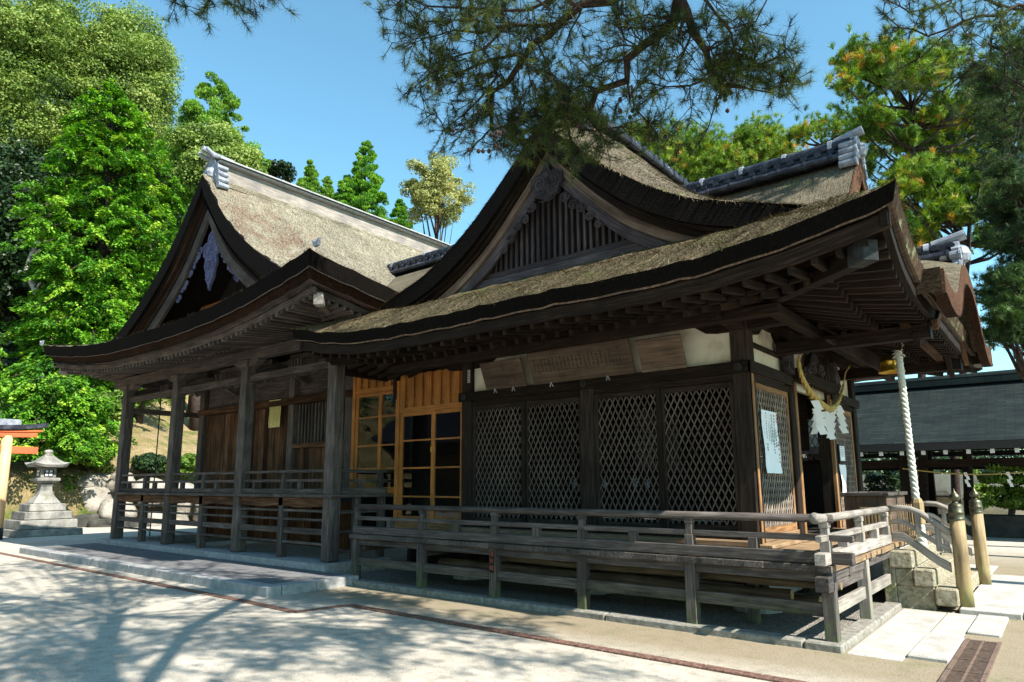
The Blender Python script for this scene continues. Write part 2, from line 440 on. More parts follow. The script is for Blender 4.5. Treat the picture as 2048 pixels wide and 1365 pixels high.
def ropemat(name, a, b, c):
    m, t, p = new_mat(name)
    g = attr(t, 'gc')
    n1 = noise(t, g, 1.0, 3, 0.6, (30, 60, 60))
    t.links.new(ramp(t, n1, [(0.3, a), (0.5, b), (0.7, c)]), p.inputs['Base Color'])
    p.inputs['Roughness'].default_value = 0.9; bump(t, p, n1, 0.6, 0.01)
    return m
M['straw'] = ropemat('straw_rope', (0.24, 0.16, 0.045), (0.42, 0.30, 0.09), (0.58, 0.44, 0.16))
M['hemp'] = ropemat('white_hemp_rope', (0.30, 0.31, 0.27), (0.52, 0.54, 0.48), (0.72, 0.73, 0.67))

def glass():
    m, t, p = new_mat('window_glass')
    t.nodes.remove(p)
    gl = N(t, 'ShaderNodeBsdfGlossy'); gl.inputs['Roughness'].default_value = 0.02; gl.inputs['Color'].default_value = (0.75, 0.78, 0.78, 1)
    tr = N(t, 'ShaderNodeBsdfTransparent'); tr.inputs[0].default_value = (0.80, 0.84, 0.82, 1)
    fr = N(t, 'ShaderNodeFresnel'); fr.inputs[0].default_value = 1.45
    mx = N(t, 'ShaderNodeMixShader')
    q = noise(t, pos(t), 1.6, 1, 0.4)
    b = N(t, 'ShaderNodeBump'); b.inputs['Strength'].default_value = 0.05; b.inputs['Distance'].default_value = 0.05
    t.links.new(q, b.inputs['Height']); t.links.new(b.outputs[0], gl.inputs['Normal'])
    t.links.new(fr.outputs[0], mx.inputs[0]); t.links.new(tr.outputs[0], mx.inputs[1]); t.links.new(gl.outputs[0], mx.inputs[2])
    t.links.new(mx.outputs[0], t.nodes['Material Output'].inputs[0])
    return m
M['glass'] = glass()

def groundmat():
    m, t, p = new_mat('sandy_ground')
    q = pos(t)
    n1 = noise(t, q, 0.6, 6, 0.6); n2 = noise(t, q, 55, 4, 0.75); n3 = noise(t, q, 7, 5, 0.6)
    c = ramp(t, n1, [(0.3, (0.38, 0.345, 0.29)), (0.7, (0.50, 0.46, 0.395))])
    c = mixc(t, 1.0, c, ramp(t, n2, [(0.30, (0.55, 0.54, 0.52)), (0.5, (1, 1, 1)), (0.75, (1.12, 1.12, 1.12))]), 'MULTIPLY')
    c = mixc(t, 1.0, c, ramp(t, n3, [(0.32, (0.74, 0.73, 0.72)), (0.5, (0.98, 0.97, 0.96)), (0.65, (1.06, 1.06, 1.05))]), 'MULTIPLY')
    # damp mossy strip between the drain and the hall
    sx = N(t, 'ShaderNodeSeparateXYZ'); t.links.new(q, sx.inputs[0])
    mr = N(t, 'ShaderNodeMapRange'); mr.inputs[1].default_value = -1.5; mr.inputs[2].default_value = -0.75
    t.links.new(sx.outputs[1], mr.inputs[0])
    mr2 = N(t, 'ShaderNodeMapRange'); mr2.inputs[1].default_value = 14; mr2.inputs[2].default_value = 9
    t.links.new(sx.outputs[1], mr2.inputs[0])
    mr3 = N(t, 'ShaderNodeMapRange'); mr3.inputs[1].default_value = -9.5; mr3.inputs[2].default_value = -6.5
    t.links.new(sx.outputs[0], mr3.inputs[0])
    mm = N(t, 'ShaderNodeMath', operation='MULTIPLY'); t.links.new(mr.outputs[0], mm.inputs[0]); t.links.new(mr2.outputs[0], mm.inputs[1])
    m2 = N(t, 'ShaderNodeMath', operation='MULTIPLY'); t.links.new(mm.outputs[0], m2.inputs[0]); t.links.new(mr3.outputs[0], m2.inputs[1])
    c2 = mixc(t, ramp(t, noise(t, q, 2.2, 6, 0.7), [(0.50, (0, 0, 0)), (0.70, (0.8, 0.8, 0.8))]), (0.23, 0.185, 0.12), (0.14, 0.135, 0.055))
    c2 = mixc(t, 1.0, c2, ramp(t, n2, [(0.30, (0.45, 0.45, 0.45)), (0.5, (1, 1, 1)), (0.75, (1.2, 1.2, 1.2))]), 'MULTIPLY')
    m4 = N(t, 'ShaderNodeMath', operation='MULTIPLY'); t.links.new(m2.outputs[0], m4.inputs[0]); m4.inputs[1].default_value = 0.85
    c = mixc(t, m4.outputs[0], c, c2)
    t.links.new(c, p.inputs['Base Color']); p.inputs['Roughness'].default_value = 0.95
    p.inputs['Specular IOR Level'].default_value = 0.15
    bump(t, p, n2, 0.6, 0.012)
    return m
M['ground'] = groundmat()
def gravelmat():
    m, t, p = new_mat('gravel')
    q = pos(t)
    v = N(t, 'ShaderNodeTexVoronoi'); v.inputs['Scale'].default_value = 60; t.links.new(q, v.inputs['Vector'])
    c = ramp(t, v.outputs['Color'], [(0.1, (0.10, 0.09, 0.075)), (0.5, (0.22, 0.20, 0.17)), (0.9, (0.36, 0.34, 0.30))])
    t.links.new(c, p.inputs['Base Color']); p.inputs['Roughness'].default_value = 0.95
    bump(t, p, v.outputs['Distance'], 0.9, 0.02)
    return m
M['gravel'] = gravelmat()
def hillmat():
    m, t, p = new_mat('grassy_slope')
    q = pos(t)
    n1 = noise(t, q, 0.7, 6, 0.7); n2 = noise(t, q, 9, 5, 0.75)
    c = ramp(t, n1, [(0.36, (0.085, 0.12, 0.02)), (0.50, (0.26, 0.20, 0.09)), (0.64, (0.33, 0.25, 0.14))])
    c = mixc(t, 1.0, c, ramp(t, n2, [(0.3, (0.5, 0.5, 0.5)), (0.6, (1.15, 1.15, 1.15))]), 'MULTIPLY')
    t.links.new(c, p.inputs['Base Color']); p.inputs['Roughness'].default_value = 0.95
    bump(t, p, n2, 1.0, 0.12)
    return m
M['hill'] = hillmat()
def shinglemat():
    m, t, p = new_mat('green_shingle_roof')
    g = attr(t, 'gc')
    br = N(t, 'ShaderNodeTexBrick'); br.inputs['Scale'].default_value = 1.0
    br.inputs['Brick Width'].default_value = 0.45; br.inputs['Row Height'].default_value = 0.13; br.inputs['Mortar Size'].default_value = 0.008
    br.inputs['Color1'].default_value = (0.009, 0.014, 0.015, 1); br.inputs['Color2'].default_value = (0.016, 0.024, 0.023, 1); br.inputs['Mortar'].default_value = (0.006, 0.008, 0.008, 1)
    t.links.new(g, br.inputs['Vector'])
    n1 = noise(t, pos(t), 1.5, 4, 0.6)
    c = mixc(t, 1.0, br.outputs[0], ramp(t, n1, [(0.3, (0.7, 0.75, 0.8)), (0.7, (1.3, 1.3, 1.2))]), 'MULTIPLY')
    t.links.new(c, p.inputs['Base Color']); p.inputs['Roughness'].default_value = 0.8; p.inputs['Specular IOR Level'].default_value = 0.15
    bump(t, p, br.outputs['Fac'], 0.8, 0.02)
    return m
M['shingle'] = shinglemat()
# ------------------------------------------------------------------ ground, hill, paving
def slab(x0, x1, y0, y1, z0, z1, mb):
    mb.box(x0, x1, y0, y1, z0, z1); return mb
g = MB(); g.add([(-400, -400, 0), (400, -400, 0), (400, 400, 0), (-400, 400, 0)], [(0, 1, 2, 3)])
tag(g.build('ground', M['ground']), 'pale sandy forecourt ground around the shrine halls', 'ground', kind='structure')

def hill_z(x, y):
    s = -28.6 - x + 0.9 * math.sin(y * 0.35) + 0.5 * math.sin(y * 0.9 + 1)
    if s <= 0: return -0.6
    z = min(2.0, s * 2.2) + max(0, s - 0.9) * 0.46
    return z + 0.25 * math.sin(x * 0.9 + y * 0.6) * min(1, s / 3)
xs = np.concatenate([np.linspace(-27, -34, 22), np.linspace(-35, -60, 26), np.linspace(-63, -160, 14)])
ys = np.concatenate([np.linspace(-30, 30, 80), np.linspace(33, 160, 30)])
P = [[(x, y, hill_z(x, y)) for y in ys] for x in xs]
h = MB(); h.grid(P)
tag(h.build('hillside', M['hill'], smooth=True), 'wooded slope of dry leaves and grass rising behind the halls', 'hillside', kind='structure')

# gravel strip under the veranda
g = MB(); g.box(-8.2, 0.02, 0.10, 8.4, -0.2, 0.035)
tag(g.build('gravel_bed', M['gravel']), 'gravel bed under the raised veranda', 'gravel', kind='structure')

# pavement by the steps
g = MB()
for (x0, x1, y0, y1, z1) in ((0.075, 0.545, -0.06, 2.86, 0.010), (0.555, 0.885, 0.10, 1.30, 0.035), (0.555, 0.86, 1.31, 2.86, 0.012),
                             (0.87, 1.17, 1.62, 2.86, 0.03), (0.68, 1.30, 2.88, 5.75, 0.07), (1.31, 3.2, 2.90, 5.75, 0.065), (0.68, 1.30, 5.76, 7.4, 0.02), (0.075, 0.67, 5.76, 9, 0.01)):
    g.box(x0, x1, y0, y1, -0.15, z1)
tag(g.build('stone_pavement', M['paver'], bevel=0.012), 'pale stone paving slabs at the foot of the steps', 'paving', kind='structure')
# kerb of the hall
g = MB(); x = -7.55; j = [-7.55, -6.35, -4.45, -2.55, -0.30, 0.06]
for a, b in zip(j[:-1], j[1:]): g.box(a + 0.006, b - 0.006, -0.10, 0.10, -0.15, 0.075)
for a, b in ((-0.10, 1.6), (1.6, 2.86)): g.box(-0.13, 0.06, a + 0.21 if a < 0 else a + 0.006, b - 0.006, -0.15, 0.075)
tag(g.build('stone_kerb', M['kerb'], bevel=0.015), 'low granite kerb stones under the veranda edge', 'kerb', kind='structure')
# plinth + apron of the main hall
g = MB()
for a, b in ((-17.95, -15.7), (-15.7, -12.9), (-12.9, -10.9), (-10.9, -8.65), (-8.65, -8.22)): g.box(a + 0.004, b - 0.004, 0.06, 0.75, -0.2, 0.235)
g.box(-8.75, -8.22, 0.755, 1.55, -0.2, 0.232); g.box(-17.95, -17.4, 0.755, 9, -0.2, 0.232)
tag(g.build('granite_plinth', M['granite'], bevel=0.012), 'granite plinth course under the main hall columns', 'plinth', kind='structure')
g = MB(); x = -17.9
while x < -7.3:
    x1 = min(x + random.uniform(0.55, 1.1), -7.24); g.box(x + 0.004, x1 - 0.004, -1.62, -1.38, -0.2, 0.14); x = x1
y = -1.37
while y < 0.0:
    y1 = min(y + 0.6, 0.04); g.box(-7.50, -7.24, y + 0.004, y1 - 0.004, -0.2, 0.14); y = y1
g.cm = 1; g.box(-17.9, -7.51, -1.37, 0.05, -0.2, 0.125)
M['apron'] = rocky('grey_apron_paving', (0.15, 0.15, 0.16), (0.22, 0.22, 0.23), (0.29, 0.29, 0.29), 5, 0.9, 0.2, 0.004)
tag(g.build('stone_apron', [M['granite'], M['apron']], bevel=0.012), 'low paved apron with a rough stone edge before the main hall', 'apron', kind='structure')
# drains
g = MB()
pl = [(-26, -1.35), (-18.5, -1.9), (-11.2, -1.96), (-7.2, -1.98), (-5.95, -2.03)]
def flat_strip(mb, pts, w, z, th=0.03):
    for (a, b) in zip(pts[:-1], pts[1:]):
        mb.beam((a[0], a[1], z), (b[0], b[1], z), w, th)
flat_strip(g, pl, 0.13, 0.0, 0.02); flat_strip(g, [(-5.93, -2.05), (-5.80, -1.30)], 0.12, -0.001, 0.02)
x = -5.78
while x < -0.1:
    g.beam((x + 0.004, -1.30 - 0.012 * (x + 5.8), 0.004), (x + 0.49, -1.30 - 0.012 * (x + 6.3), 0.004), 0.13, 0.022)
    for k in range(6):
        g.beam((x + 0.06 + k * 0.07, -1.26 - 0.012 * (x + 5.8), 0.016), (x + 0.06 + k * 0.07, -1.36 - 0.012 * (x + 5.8), 0.016), 0.018, 0.006)
    x += 0.5
tag(g.build('drain_cover', M['rust_metal']), 'long rusty brown drain cover along the edge of the forecourt', 'drain cover')
g = MB()
y = -3.2
while y < 0.95:
    g.box(0.90, 0.935, y, y + 0.49, -0.01, 0.020); g.box(1.165, 1.20, y, y + 0.49, -0.01, 0.020)
    k = y + 0.01
    while k < y + 0.48: g.box(0.94, 1.16, k, k + 0.012, -0.01, 0.016); k += 0.028
    g.box(1.04, 1.06, y, y + 0.49, -0.01, 0.018)
    y += 0.5
tag(g.build('drain_grate', M['grate']), 'brown slotted metal drain grate running away from the paving', 'drain grate')
# small moss tufts along kerbs are part of the ground cover
# ------------------------------------------------------------------ roof builder (hip-and-gable, ridge along Y)
def interp(pts, t):
    for (a, za), (b, zb) in zip(pts[:-1], pts[1:]):
        if t <= b: 
            return za + (zb - za) * (t - a) / (b - a)
    return pts[-1][1]
def smooth_prof(pts, n=60):
    """Catmull-Rom through pts -> dense table"""
    P_ = [np.array(p, float) for p in pts]; P_ = [2 * P_[0] - P_[1]] + P_ + [2 * P_[-1] - P_[-2]]
    out = []
    for i in range(1, len(P_) - 2):
        for k in range(n // (len(pts) - 1)):
            s = k / (n // (len(pts) - 1)); a, b, c, d = P_[i - 1:i + 3]
            out.append(0.5 * ((2 * b) + (-a + c) * s + (2 * a - 5 * b + 4 * c - d) * s * s + (-a + 3 * b - 3 * c + d) * s ** 3))
    out.append(P_[-2]); return [(float(p[0]), float(p[1])) for p in out]

class Roof:
    def __init__(s, cx, half, y0, y1, prof, yv, curl, L, front_drop=0.0, front_in=0.0, mk=0.0):
        s.cx, s.half, s.y0, s.y1, s.prof, s.yv, s.curl, s.L = cx, half, y0, y1, smooth_prof(prof), yv, curl, L
        s.fd, s.fi, s.mk = front_drop, front_in, mk
    def lift(s, a, d):
        return s.curl * max(0.0, 1 - a / s.L) ** 2 * max(0.0, 1 - d / 2.2)
    def pt(s, x, y, body=None):
        t = abs(x - s.cx); dx = s.half - t; dy = min(y - s.y0, s.y1 - y)
        d = min(dx, dy); a = max(dx, dy)
        if body is None: body = dy >= s.yv - s.y0 - 1e-6
        if body: d, a = dx, max(dy, dx)
        mk = s.mk * (1 - math.exp(-max(0, dy - (s.yv - s.y0)) / 0.8)) * max(0.0, 1 - t / (s.half * 0.85)) ** 0.65 if body else 0.0
        mk += 0.014 * math.sin(x * 5.3 + 2.1 * math.sin(y * 2.3)) * math.sin(y * 6.1 + 1.7 * math.sin(x * 3.1)) + 0.008 * math.sin(x * 13.1 + y * 3.0) * math.sin(y * 11.7 - x * 2.0)
        z = interp(s.prof, s.half - d) + s.lift(a, d) + mk
        if x > s.cx and s.fd:
            k = min(1.0, max(0, dy) / 2.4); k = k * k * (3 - 2 * k) * max(0.0, 1 - dx / 2.5)
            z -= s.fd * k; x -= s.fi * k
        # plan curve: the corner tips reach out a little
        k = 0.10 * max(0.0, 1 - a / s.L) ** 2 * max(0.0, 1 - d / 1.2)
        sx = 1 if x > s.cx else -1; sy = -1 if (y - s.y0) < (s.y1 - y) else 1
        return np.array([x + sx * k, y + sy * k, z])
    def skirt(s, sgn=-1, dmax=1.6, nu=70, nv=14):
        rows = []; G = []
        for i in range(nv + 1):
            d = dmax * i / nv; row = []; gr = []
            for j in range(nu + 1):
                q = j / nu; q = 0.5 - 0.5 * math.cos(math.pi * q) * (0.55) - 0.5 * (1 - 2 * q) * 0.45
                x = s.cx - (s.half - d) + 2 * (s.half - d) * q
                y = s.y0 + d if sgn < 0 else s.y1 - d
                row.append(s.pt(x, y, False)); gr.append((d * 1.15, x, 0))
            rows.append(row); G.append(gr)
        return rows, G
    def main(s, sx, nt=40):
        dv = s.yv - s.y0
        out = []
        for end in (-1, 1):                       # hip triangles
            rows = []; G = []
            for i in range(13):
                dy = dv * i / 12 + 1e-4; row = []; gr = []
                for j in range(13):
                    dx = dy * j / 12
                    y = s.y0 + dy if end < 0 else s.y1 - dy
                    row.append(s.pt(s.cx + sx * (s.half - dx), y, True)); gr.append((dx, y + 37, 0))
                rows.append(row); G.append(gr)
            out.append((rows, G))
        rows = []; G = []; n = 50
        ya, yb = s.yv, s.y1 - dv
        for i in range(n + 1):
            q = i / n; q = 0.5 - 0.5 * math.cos(math.pi * q) * 0.5 - 0.5 * (1 - 2 * q) * 0.5
            y = ya + (yb - ya) * q; row = []; gr = []
            for j in range(nt + 1):
                dx = s.half * j / nt
                row.append(s.pt(s.cx + sx * (s.half - dx), y)); gr.append((dx * 1.25, y, 0))
            rows.append(row); G.append(gr)
        out.append((rows, G)); return out
    def eave_line(s, side, n=60):
        """top edge points along one eave: side in near, far, front(+x), rear(-x)"""
        pts = []
        for j in range(n + 1):
            q = j / n; q = 0.5 - 0.5 * math.cos(math.pi * q) * 0.6 - 0.5 * (1 - 2 * q) * 0.4
            if side == 'near': pts.append(s.pt(s.cx - s.half + 2 * s.half * q, s.y0))
            elif side == 'far': pts.append(s.pt(s.cx - s.half + 2 * s.half * q, s.y1))
            else:
                sx = 1 if side == 'front' else -1
                pts.append(s.pt(s.cx + sx * s.half, s.y0 + (s.y1 - s.y0) * q))
        return pts
    def ring(s, inset, drop, n=60):
        """closed eave loop moved inwards / downwards; sides as separate polylines"""
        R_ = {}
        for side in ('near', 'front', 'far', 'rear'):
            L_ = []
            for p in s.eave_line(side, n):
                kx = max(0.0, 1 - inset / s.half); 
                ymid = (s.y0 + s.y1) / 2; ky = max(0.0, 1 - inset / ((s.y1 - s.y0) / 2))
                L_.append(np.array([s.cx + (p[0] - s.cx) * kx, ymid + (p[1] - ymid) * ky, p[2] - drop]))
            R_[side] = L_
        return R_

def band(mb, ro, i0, d0, i1, d1, sides=('near', 'front', 'far', 'rear'), n=60, frac=1.0):
    """ribbon between two eave loops"""
    A = ro.ring(i0, d0, n); B = ro.ring(i1, d1, n)
    for sd_ in sides:
        a, b = A[sd_], B[sd_]
        G = [[(0, p[0] + p[1], 0) for p in a], [(np.linalg.norm(np.subtract(a[0], b[0])), p[0] + p[1], 0) for p in a]]
        mb.grid([a, b], G)

def rough_edge(name, ro, mat, parent, n, sides=('near', 'front'), dens=1.0):
    """loose straw ends along the lower thatch edge"""
    V = []; 
    for sd_ in sides:
        pts = ro.eave_line(sd_, 160)
        L = sum(np.linalg.norm(b - a) for a, b in zip(pts[:-1], pts[1:]))
        m = int(n * L)
        for k in range(m):
            i = random.randrange(len(pts) - 1); a, b = pts[i], pts[i + 1]
            p = a + (b - a) * random.random()
            out = np.array([0, -1, 0.0]) if sd_ == 'near' else np.array([1.0, 0, 0])
            q = p - out * random.uniform(0.0, 0.25) + np.array([0, 0, random.uniform(-0.005, 0.03)])
            d = nrm(out + rng.normal(0, 0.35, 3) + np.array([0, 0, 0.1])) * random.uniform(0.03, 0.09)
            s_ = nrm(np.cross(d, [0, 0, 1])) * 0.005
            V += [q - s_, q + s_, q + d]
    return np_mesh(name, V, 3, mat, parent, attr=rng.random(len(V) // 3))

def straw(name, ptfn, count, mat, parent, ln=(0.04, 0.12), wd=0.008):
    """short lying straws over a thatched slope: ptfn() -> (point, downhill, normal)"""
    V = []
    for k in range(count):
        p, dn, nn = ptfn()
        d = nrm(dn + rng.normal(0, 0.28, 3) + nn * random.uniform(0.0, 0.14)) * random.uniform(*ln)
        s_ = nrm(np.cross(d, nn)) * wd * random.uniform(0.5, 1.2)
        q = p + nn * 0.004
        V += [q - s_, q + s_, q + d]
    return np_mesh(name, V, 3, mat, parent, attr=rng.random(count))
def roof_sampler(ro, xr, yr):
    def fn():
        while True:
            x = random.uniform(*xr); y = random.uniform(*yr)
            e = 0.03
            p = ro.pt(x, y); px = ro.pt(x + e, y); py = ro.pt(x, y + e)
            n = nrm(np.cross(px - p, py - p))
            if n[2] < 0: n = -n
            g = np.array([n[0], n[1], 0]); 
            if np.linalg.norm(g) < 1e-3: continue
            g = nrm(g); dn = nrm(g - n * np.dot(g, n))
            return p, dn, n
    return fn
def strawmat(name, stops):
    m, t, p = new_mat(name)
    t.links.new(ramp(t, attr(t, 'lv', 'Fac'), stops), p.inputs['Base Color']); p.inputs['Roughness'].default_value = 0.9
    return m
M['strawA'] = strawmat('loose_straw', [(0.0, (0.045, 0.035, 0.024)), (0.5, (0.145, 0.12, 0.085)), (1.0, (0.27, 0.235, 0.17))])
M['strawB'] = strawmat('bleached_straw', [(0.0, (0.10, 0.08, 0.055)), (0.5, (0.24, 0.215, 0.165)), (1.0, (0.37, 0.345, 0.28))])
M['strawC'] = strawmat('mossy_straw', [(0.0, (0.035, 0.045, 0.014)), (0.4, (0.11, 0.09, 0.05)), (0.8, (0.20, 0.15, 0.085)), (1.0, (0.30, 0.25, 0.16))])

def lattice(mb, w, h, to3, sp=0.095, k=2.0, sw=0.0075, th=0.012, lay=0.012):
    """crossed diagonal slats clipped to a w x h panel; to3(u, v, depth)"""
    for sgn, dep in ((1, 0.0), (-1, lay)):
        c = -h / k - sp
        while c < w + h / k + sp:
            # line u = c + sgn*v/k
            v0, v1 = 0.0, h
            u0, u1 = c, c + sgn * h / k
            lo, hi = 0.0, 1.0
            du = u1 - u0
            for lim, s_ in ((0.0, 1), (w, -1)):
                # keep s_*(u - lim) >= 0
                a = s_ * (u0 - lim); b = s_ * du
                if abs(b) < 1e-9:
                    if a < 0: lo, hi = 1, 0
                elif b > 0: lo = max(lo, -a / b)
                else: hi = min(hi, -a / b)
            if hi - lo > 0.015:
                p = [(u0 + du * q, h * q) for q in (lo, hi)]
                A = to3(p[0][0], p[0][1], dep); B = to3(p[1][0], p[1][1], dep)
                nn = np.subtract(to3(0, 0, 1), to3(0, 0, 0))
                mb.beam(A, B, sw * 2, th, up=nn)
            c += sp

# ------------------------------------------------------------------ worship hall
WH = empty('worship_hall', (-3.7, 4.3, 0), 'front hall with mossy thatched gable roof, diamond lattice doors and a low veranda rail', 'shrine hall')
H = lambda name, mb, mat, bevel=0.004, parent=WH, **k: mb.build(name, M[mat] if isinstance(mat, str) else mat, parent, bevel=bevel, **k)
FZ = 0.79                                              # veranda floor
# columns
colpos = [(-1.30, 1.50), (-3.69, 1.50), (-6.15, 1.50), (-1.30, 3.22), (-1.30, 5.36), (-1.30, 7.10), (-3.69, 7.10), (-6.15, 7.10)]
for x, y in colpos:
    m = MB(); m.box(x - 0.12, x + 0.12, y - 0.12, y + 0.12, 0.05, 3.74, axis=2)
    H('column', m, 'column', 0.018)
# foundation stones under columns (seen below the floor)
for x in (-1.30, -3.69, -6.15):
    m = MB(); m.lathe((x, 1.5, 0), [(0.30, 0.0), (0.28, 0.10), (0.2, 0.13)], 14); H('foundation_stone', m, 'granite', 0)
m = MB(); m.box(-6.2, -1.2, 1.40, 1.58, 0.10, 0.34)
m.box(-1.39, -1.22, 1.6, 7.0, 0.10, 0.34); H('ground_sill', m, 'granite', 0.01)
# floor boards
m = MB(); x = -7.46
while x < 0.0:
    wd = random.uniform(0.16, 0.24); x1 = min(x + wd, 0.005); e = random.uniform(-0.03, 0.012)
    m.box(x + 0.002, x1 - 0.002, 0.012, 1.42, FZ - 0.06 + random.uniform(-.003, .003), FZ + random.uniform(-.003, .003)); x = x1
y = 1.43
while y < 8.6:
    y1 = y + random.uniform(0.16, 0.24); e = random.uniform(-0.012, 0.02)
    m.box(-1.3, 0.005 + e, y + 0.002, y1 - 0.002, FZ - 0.06 + random.uniform(-.003, .003), FZ + random.uniform(-.003, .003)); y = y1
H('deck_floor', m, 'floor', 0.003)
m = MB(); x = -7.46
while x < 0.0:
    x1 = min(x + random.uniform(0.16, 0.30), 0.0); e = random.uniform(-0.012, 0.006)
    m.box(x + 0.001, x1 - 0.001, -0.028 + e, 0.010, FZ - 0.066 + random.uniform(-.004, .004), FZ - 0.001, axis=1); x = x1
H('deck_edge', m, 'grey', 0.003)
m = MB(); m.box(-1.28, -1.0, 1.3, 7.2, FZ + 0.002, FZ + 0.05); m.box(-6.3, -1.25, 1.18, 1.40, FZ + 0.002, FZ + 0.09); H('threshold', m, 'floor', 0.006)
# veranda substructure
m = MB()
m.box(-7.46, -0.02, 0.03, 0.12, FZ - 0.165, FZ - 0.068); m.box(-7.46, -0.02, 0.75, 0.85, FZ - 0.17, FZ - 0.066)
m.box(-0.12, -0.03, 0.13, 8.5, FZ - 0.165, FZ - 0.064)
for i in range(6): m.box(-0.09 - 1.44 * i - 0.05, -0.09 - 1.44 * i + 0.05, 0.13, 1.4, FZ - 0.27, FZ - 0.172)
m.box(-0.13, 0.0, -0.17, 0.03, FZ - 0.24, FZ - 0.10)          # end of the corner joist
H('deck_joist', m, 'grey')
px_ = [-0.06 - 1.44 * i for i in range(5)] + [-7.36]
for i, x in enumerate(px_):
    m = MB(); m.box(x - 0.06, x + 0.06, 0.0, 0.12, 0.07, FZ - 0.067, axis=2); H('veranda_post', m, 'grey', 0.006)
for y in (1.50, 7.1, 8.4):
    m = MB(); m.box(-0.12, 0.0, y - 0.06, y + 0.06, 0.07, FZ - 0.067, axis=2); H('veranda_post', m, 'greylit', 0.006)
for x in (-3.35, -1.05):                                   # inner row of posts
    m = MB(); m.box(x - 0.055, x + 0.055, 0.62, 0.74, 0.03, FZ - 0.25, axis=2); H('veranda_post', m, 'grey', 0.006)
m = MB()
for a, b in zip(px_[:-1], px_[1:]): m.box(b + 0.0, a - 0.0, 0.035, 0.085, 0.30, 0.425)
H('lower_rail', m, 'grey')
m = MB(); m.box(-0.085, -0.035, 0.12, 1.44, 0.30, 0.425); m.box(-0.085, -0.035, 1.56, 2.86, 0.30, 0.425); H('lower_rail', m, 'greylit')
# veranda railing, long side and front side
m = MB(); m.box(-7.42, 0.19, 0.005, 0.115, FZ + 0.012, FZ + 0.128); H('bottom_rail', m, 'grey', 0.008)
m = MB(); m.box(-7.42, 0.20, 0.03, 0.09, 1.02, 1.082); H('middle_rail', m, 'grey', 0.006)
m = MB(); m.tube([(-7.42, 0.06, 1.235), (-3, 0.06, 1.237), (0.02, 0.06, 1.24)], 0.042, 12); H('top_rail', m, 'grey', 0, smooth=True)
m = MB(); m.box(-0.115, -0.005, -0.18, 2.98, FZ + 0.010, FZ + 0.126); H('bottom_rail', m, 'greylit', 0.008)
m = MB(); m.box(-0.09, -0.03, -0.19, 3.0, 1.022, 1.084); H('middle_rail', m, 'greylit', 0.006)
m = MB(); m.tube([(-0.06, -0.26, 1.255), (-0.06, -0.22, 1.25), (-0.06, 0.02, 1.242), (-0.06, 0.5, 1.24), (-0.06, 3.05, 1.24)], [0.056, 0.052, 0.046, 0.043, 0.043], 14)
m.tube([(-0.06, 0.95, 1.24), (-0.06, 1.0, 1.24)], 0.047, 14); H('top_rail', m, 'greylit', 0, smooth=True)
def rail_post(x, y, tall):
    m = MB(); a = 0.048
    top = 1.17 if tall else 1.02
    m.box(x - a, x + a, y - a, y + a, FZ + 0.12, 1.03, axis=2)
    if tall:
        m.box(x - 0.038, x + 0.038, y - 0.038, y + 0.038, 1.03, 1.15, axis=2)
        m.box(x - 0.046, x + 0.046, y - 0.046, y + 0.046, 1.15, 1.205)
    H('rail_post', m, 'grey' if x < -0.2 else 'greylit', 0.005)
for i, x in enumerate(px_):
    rail_post(x, 0.06, True)
for i in range(5): rail_post(-0.06 - 1.44 * (i + 0.5), 0.06, False)
for y, t_ in ((0.75, 0), (1.50, 1), (2.25, 0), (2.93, 1)): rail_post(-0.06, y, t_)

# stone steps
for k, (x0, x1, z1) in enumerate(((-0.06, 0.225, 0.715), (0.21, 0.445, 0.50), (0.43, 0.68, 0.285))):
    for (ya, yb) in ((2.92, 3.22), (3.22, 4.35), (4.35, 5.42), (5.42, 5.70)):
        z0 = z1 - 0.215
        m = MB(); m.box(x0, x1, ya + 0.003, yb - 0.003, z0, z1 - (0 if ya < 3 or yb > 5.5 else 0.02))
        H('stone_step', m, 'step', 0.018)
m = MB(); m.box(0.0, 0.42, 2.98, 5.64, -0.05, 0.28); m.box(0.0, 0.2, 2.97, 5.65, 0.281, 0.49); m.box(-0.14, 0.0, 2.95, 3.08, 0, 0.7); H('step_base', m, 'step', 0.01)
m = MB(); m.box(-0.10, 0.0, 3.09, 5.6, 0.0, 0.7); H('step_back', m, 'granite', 0.01)
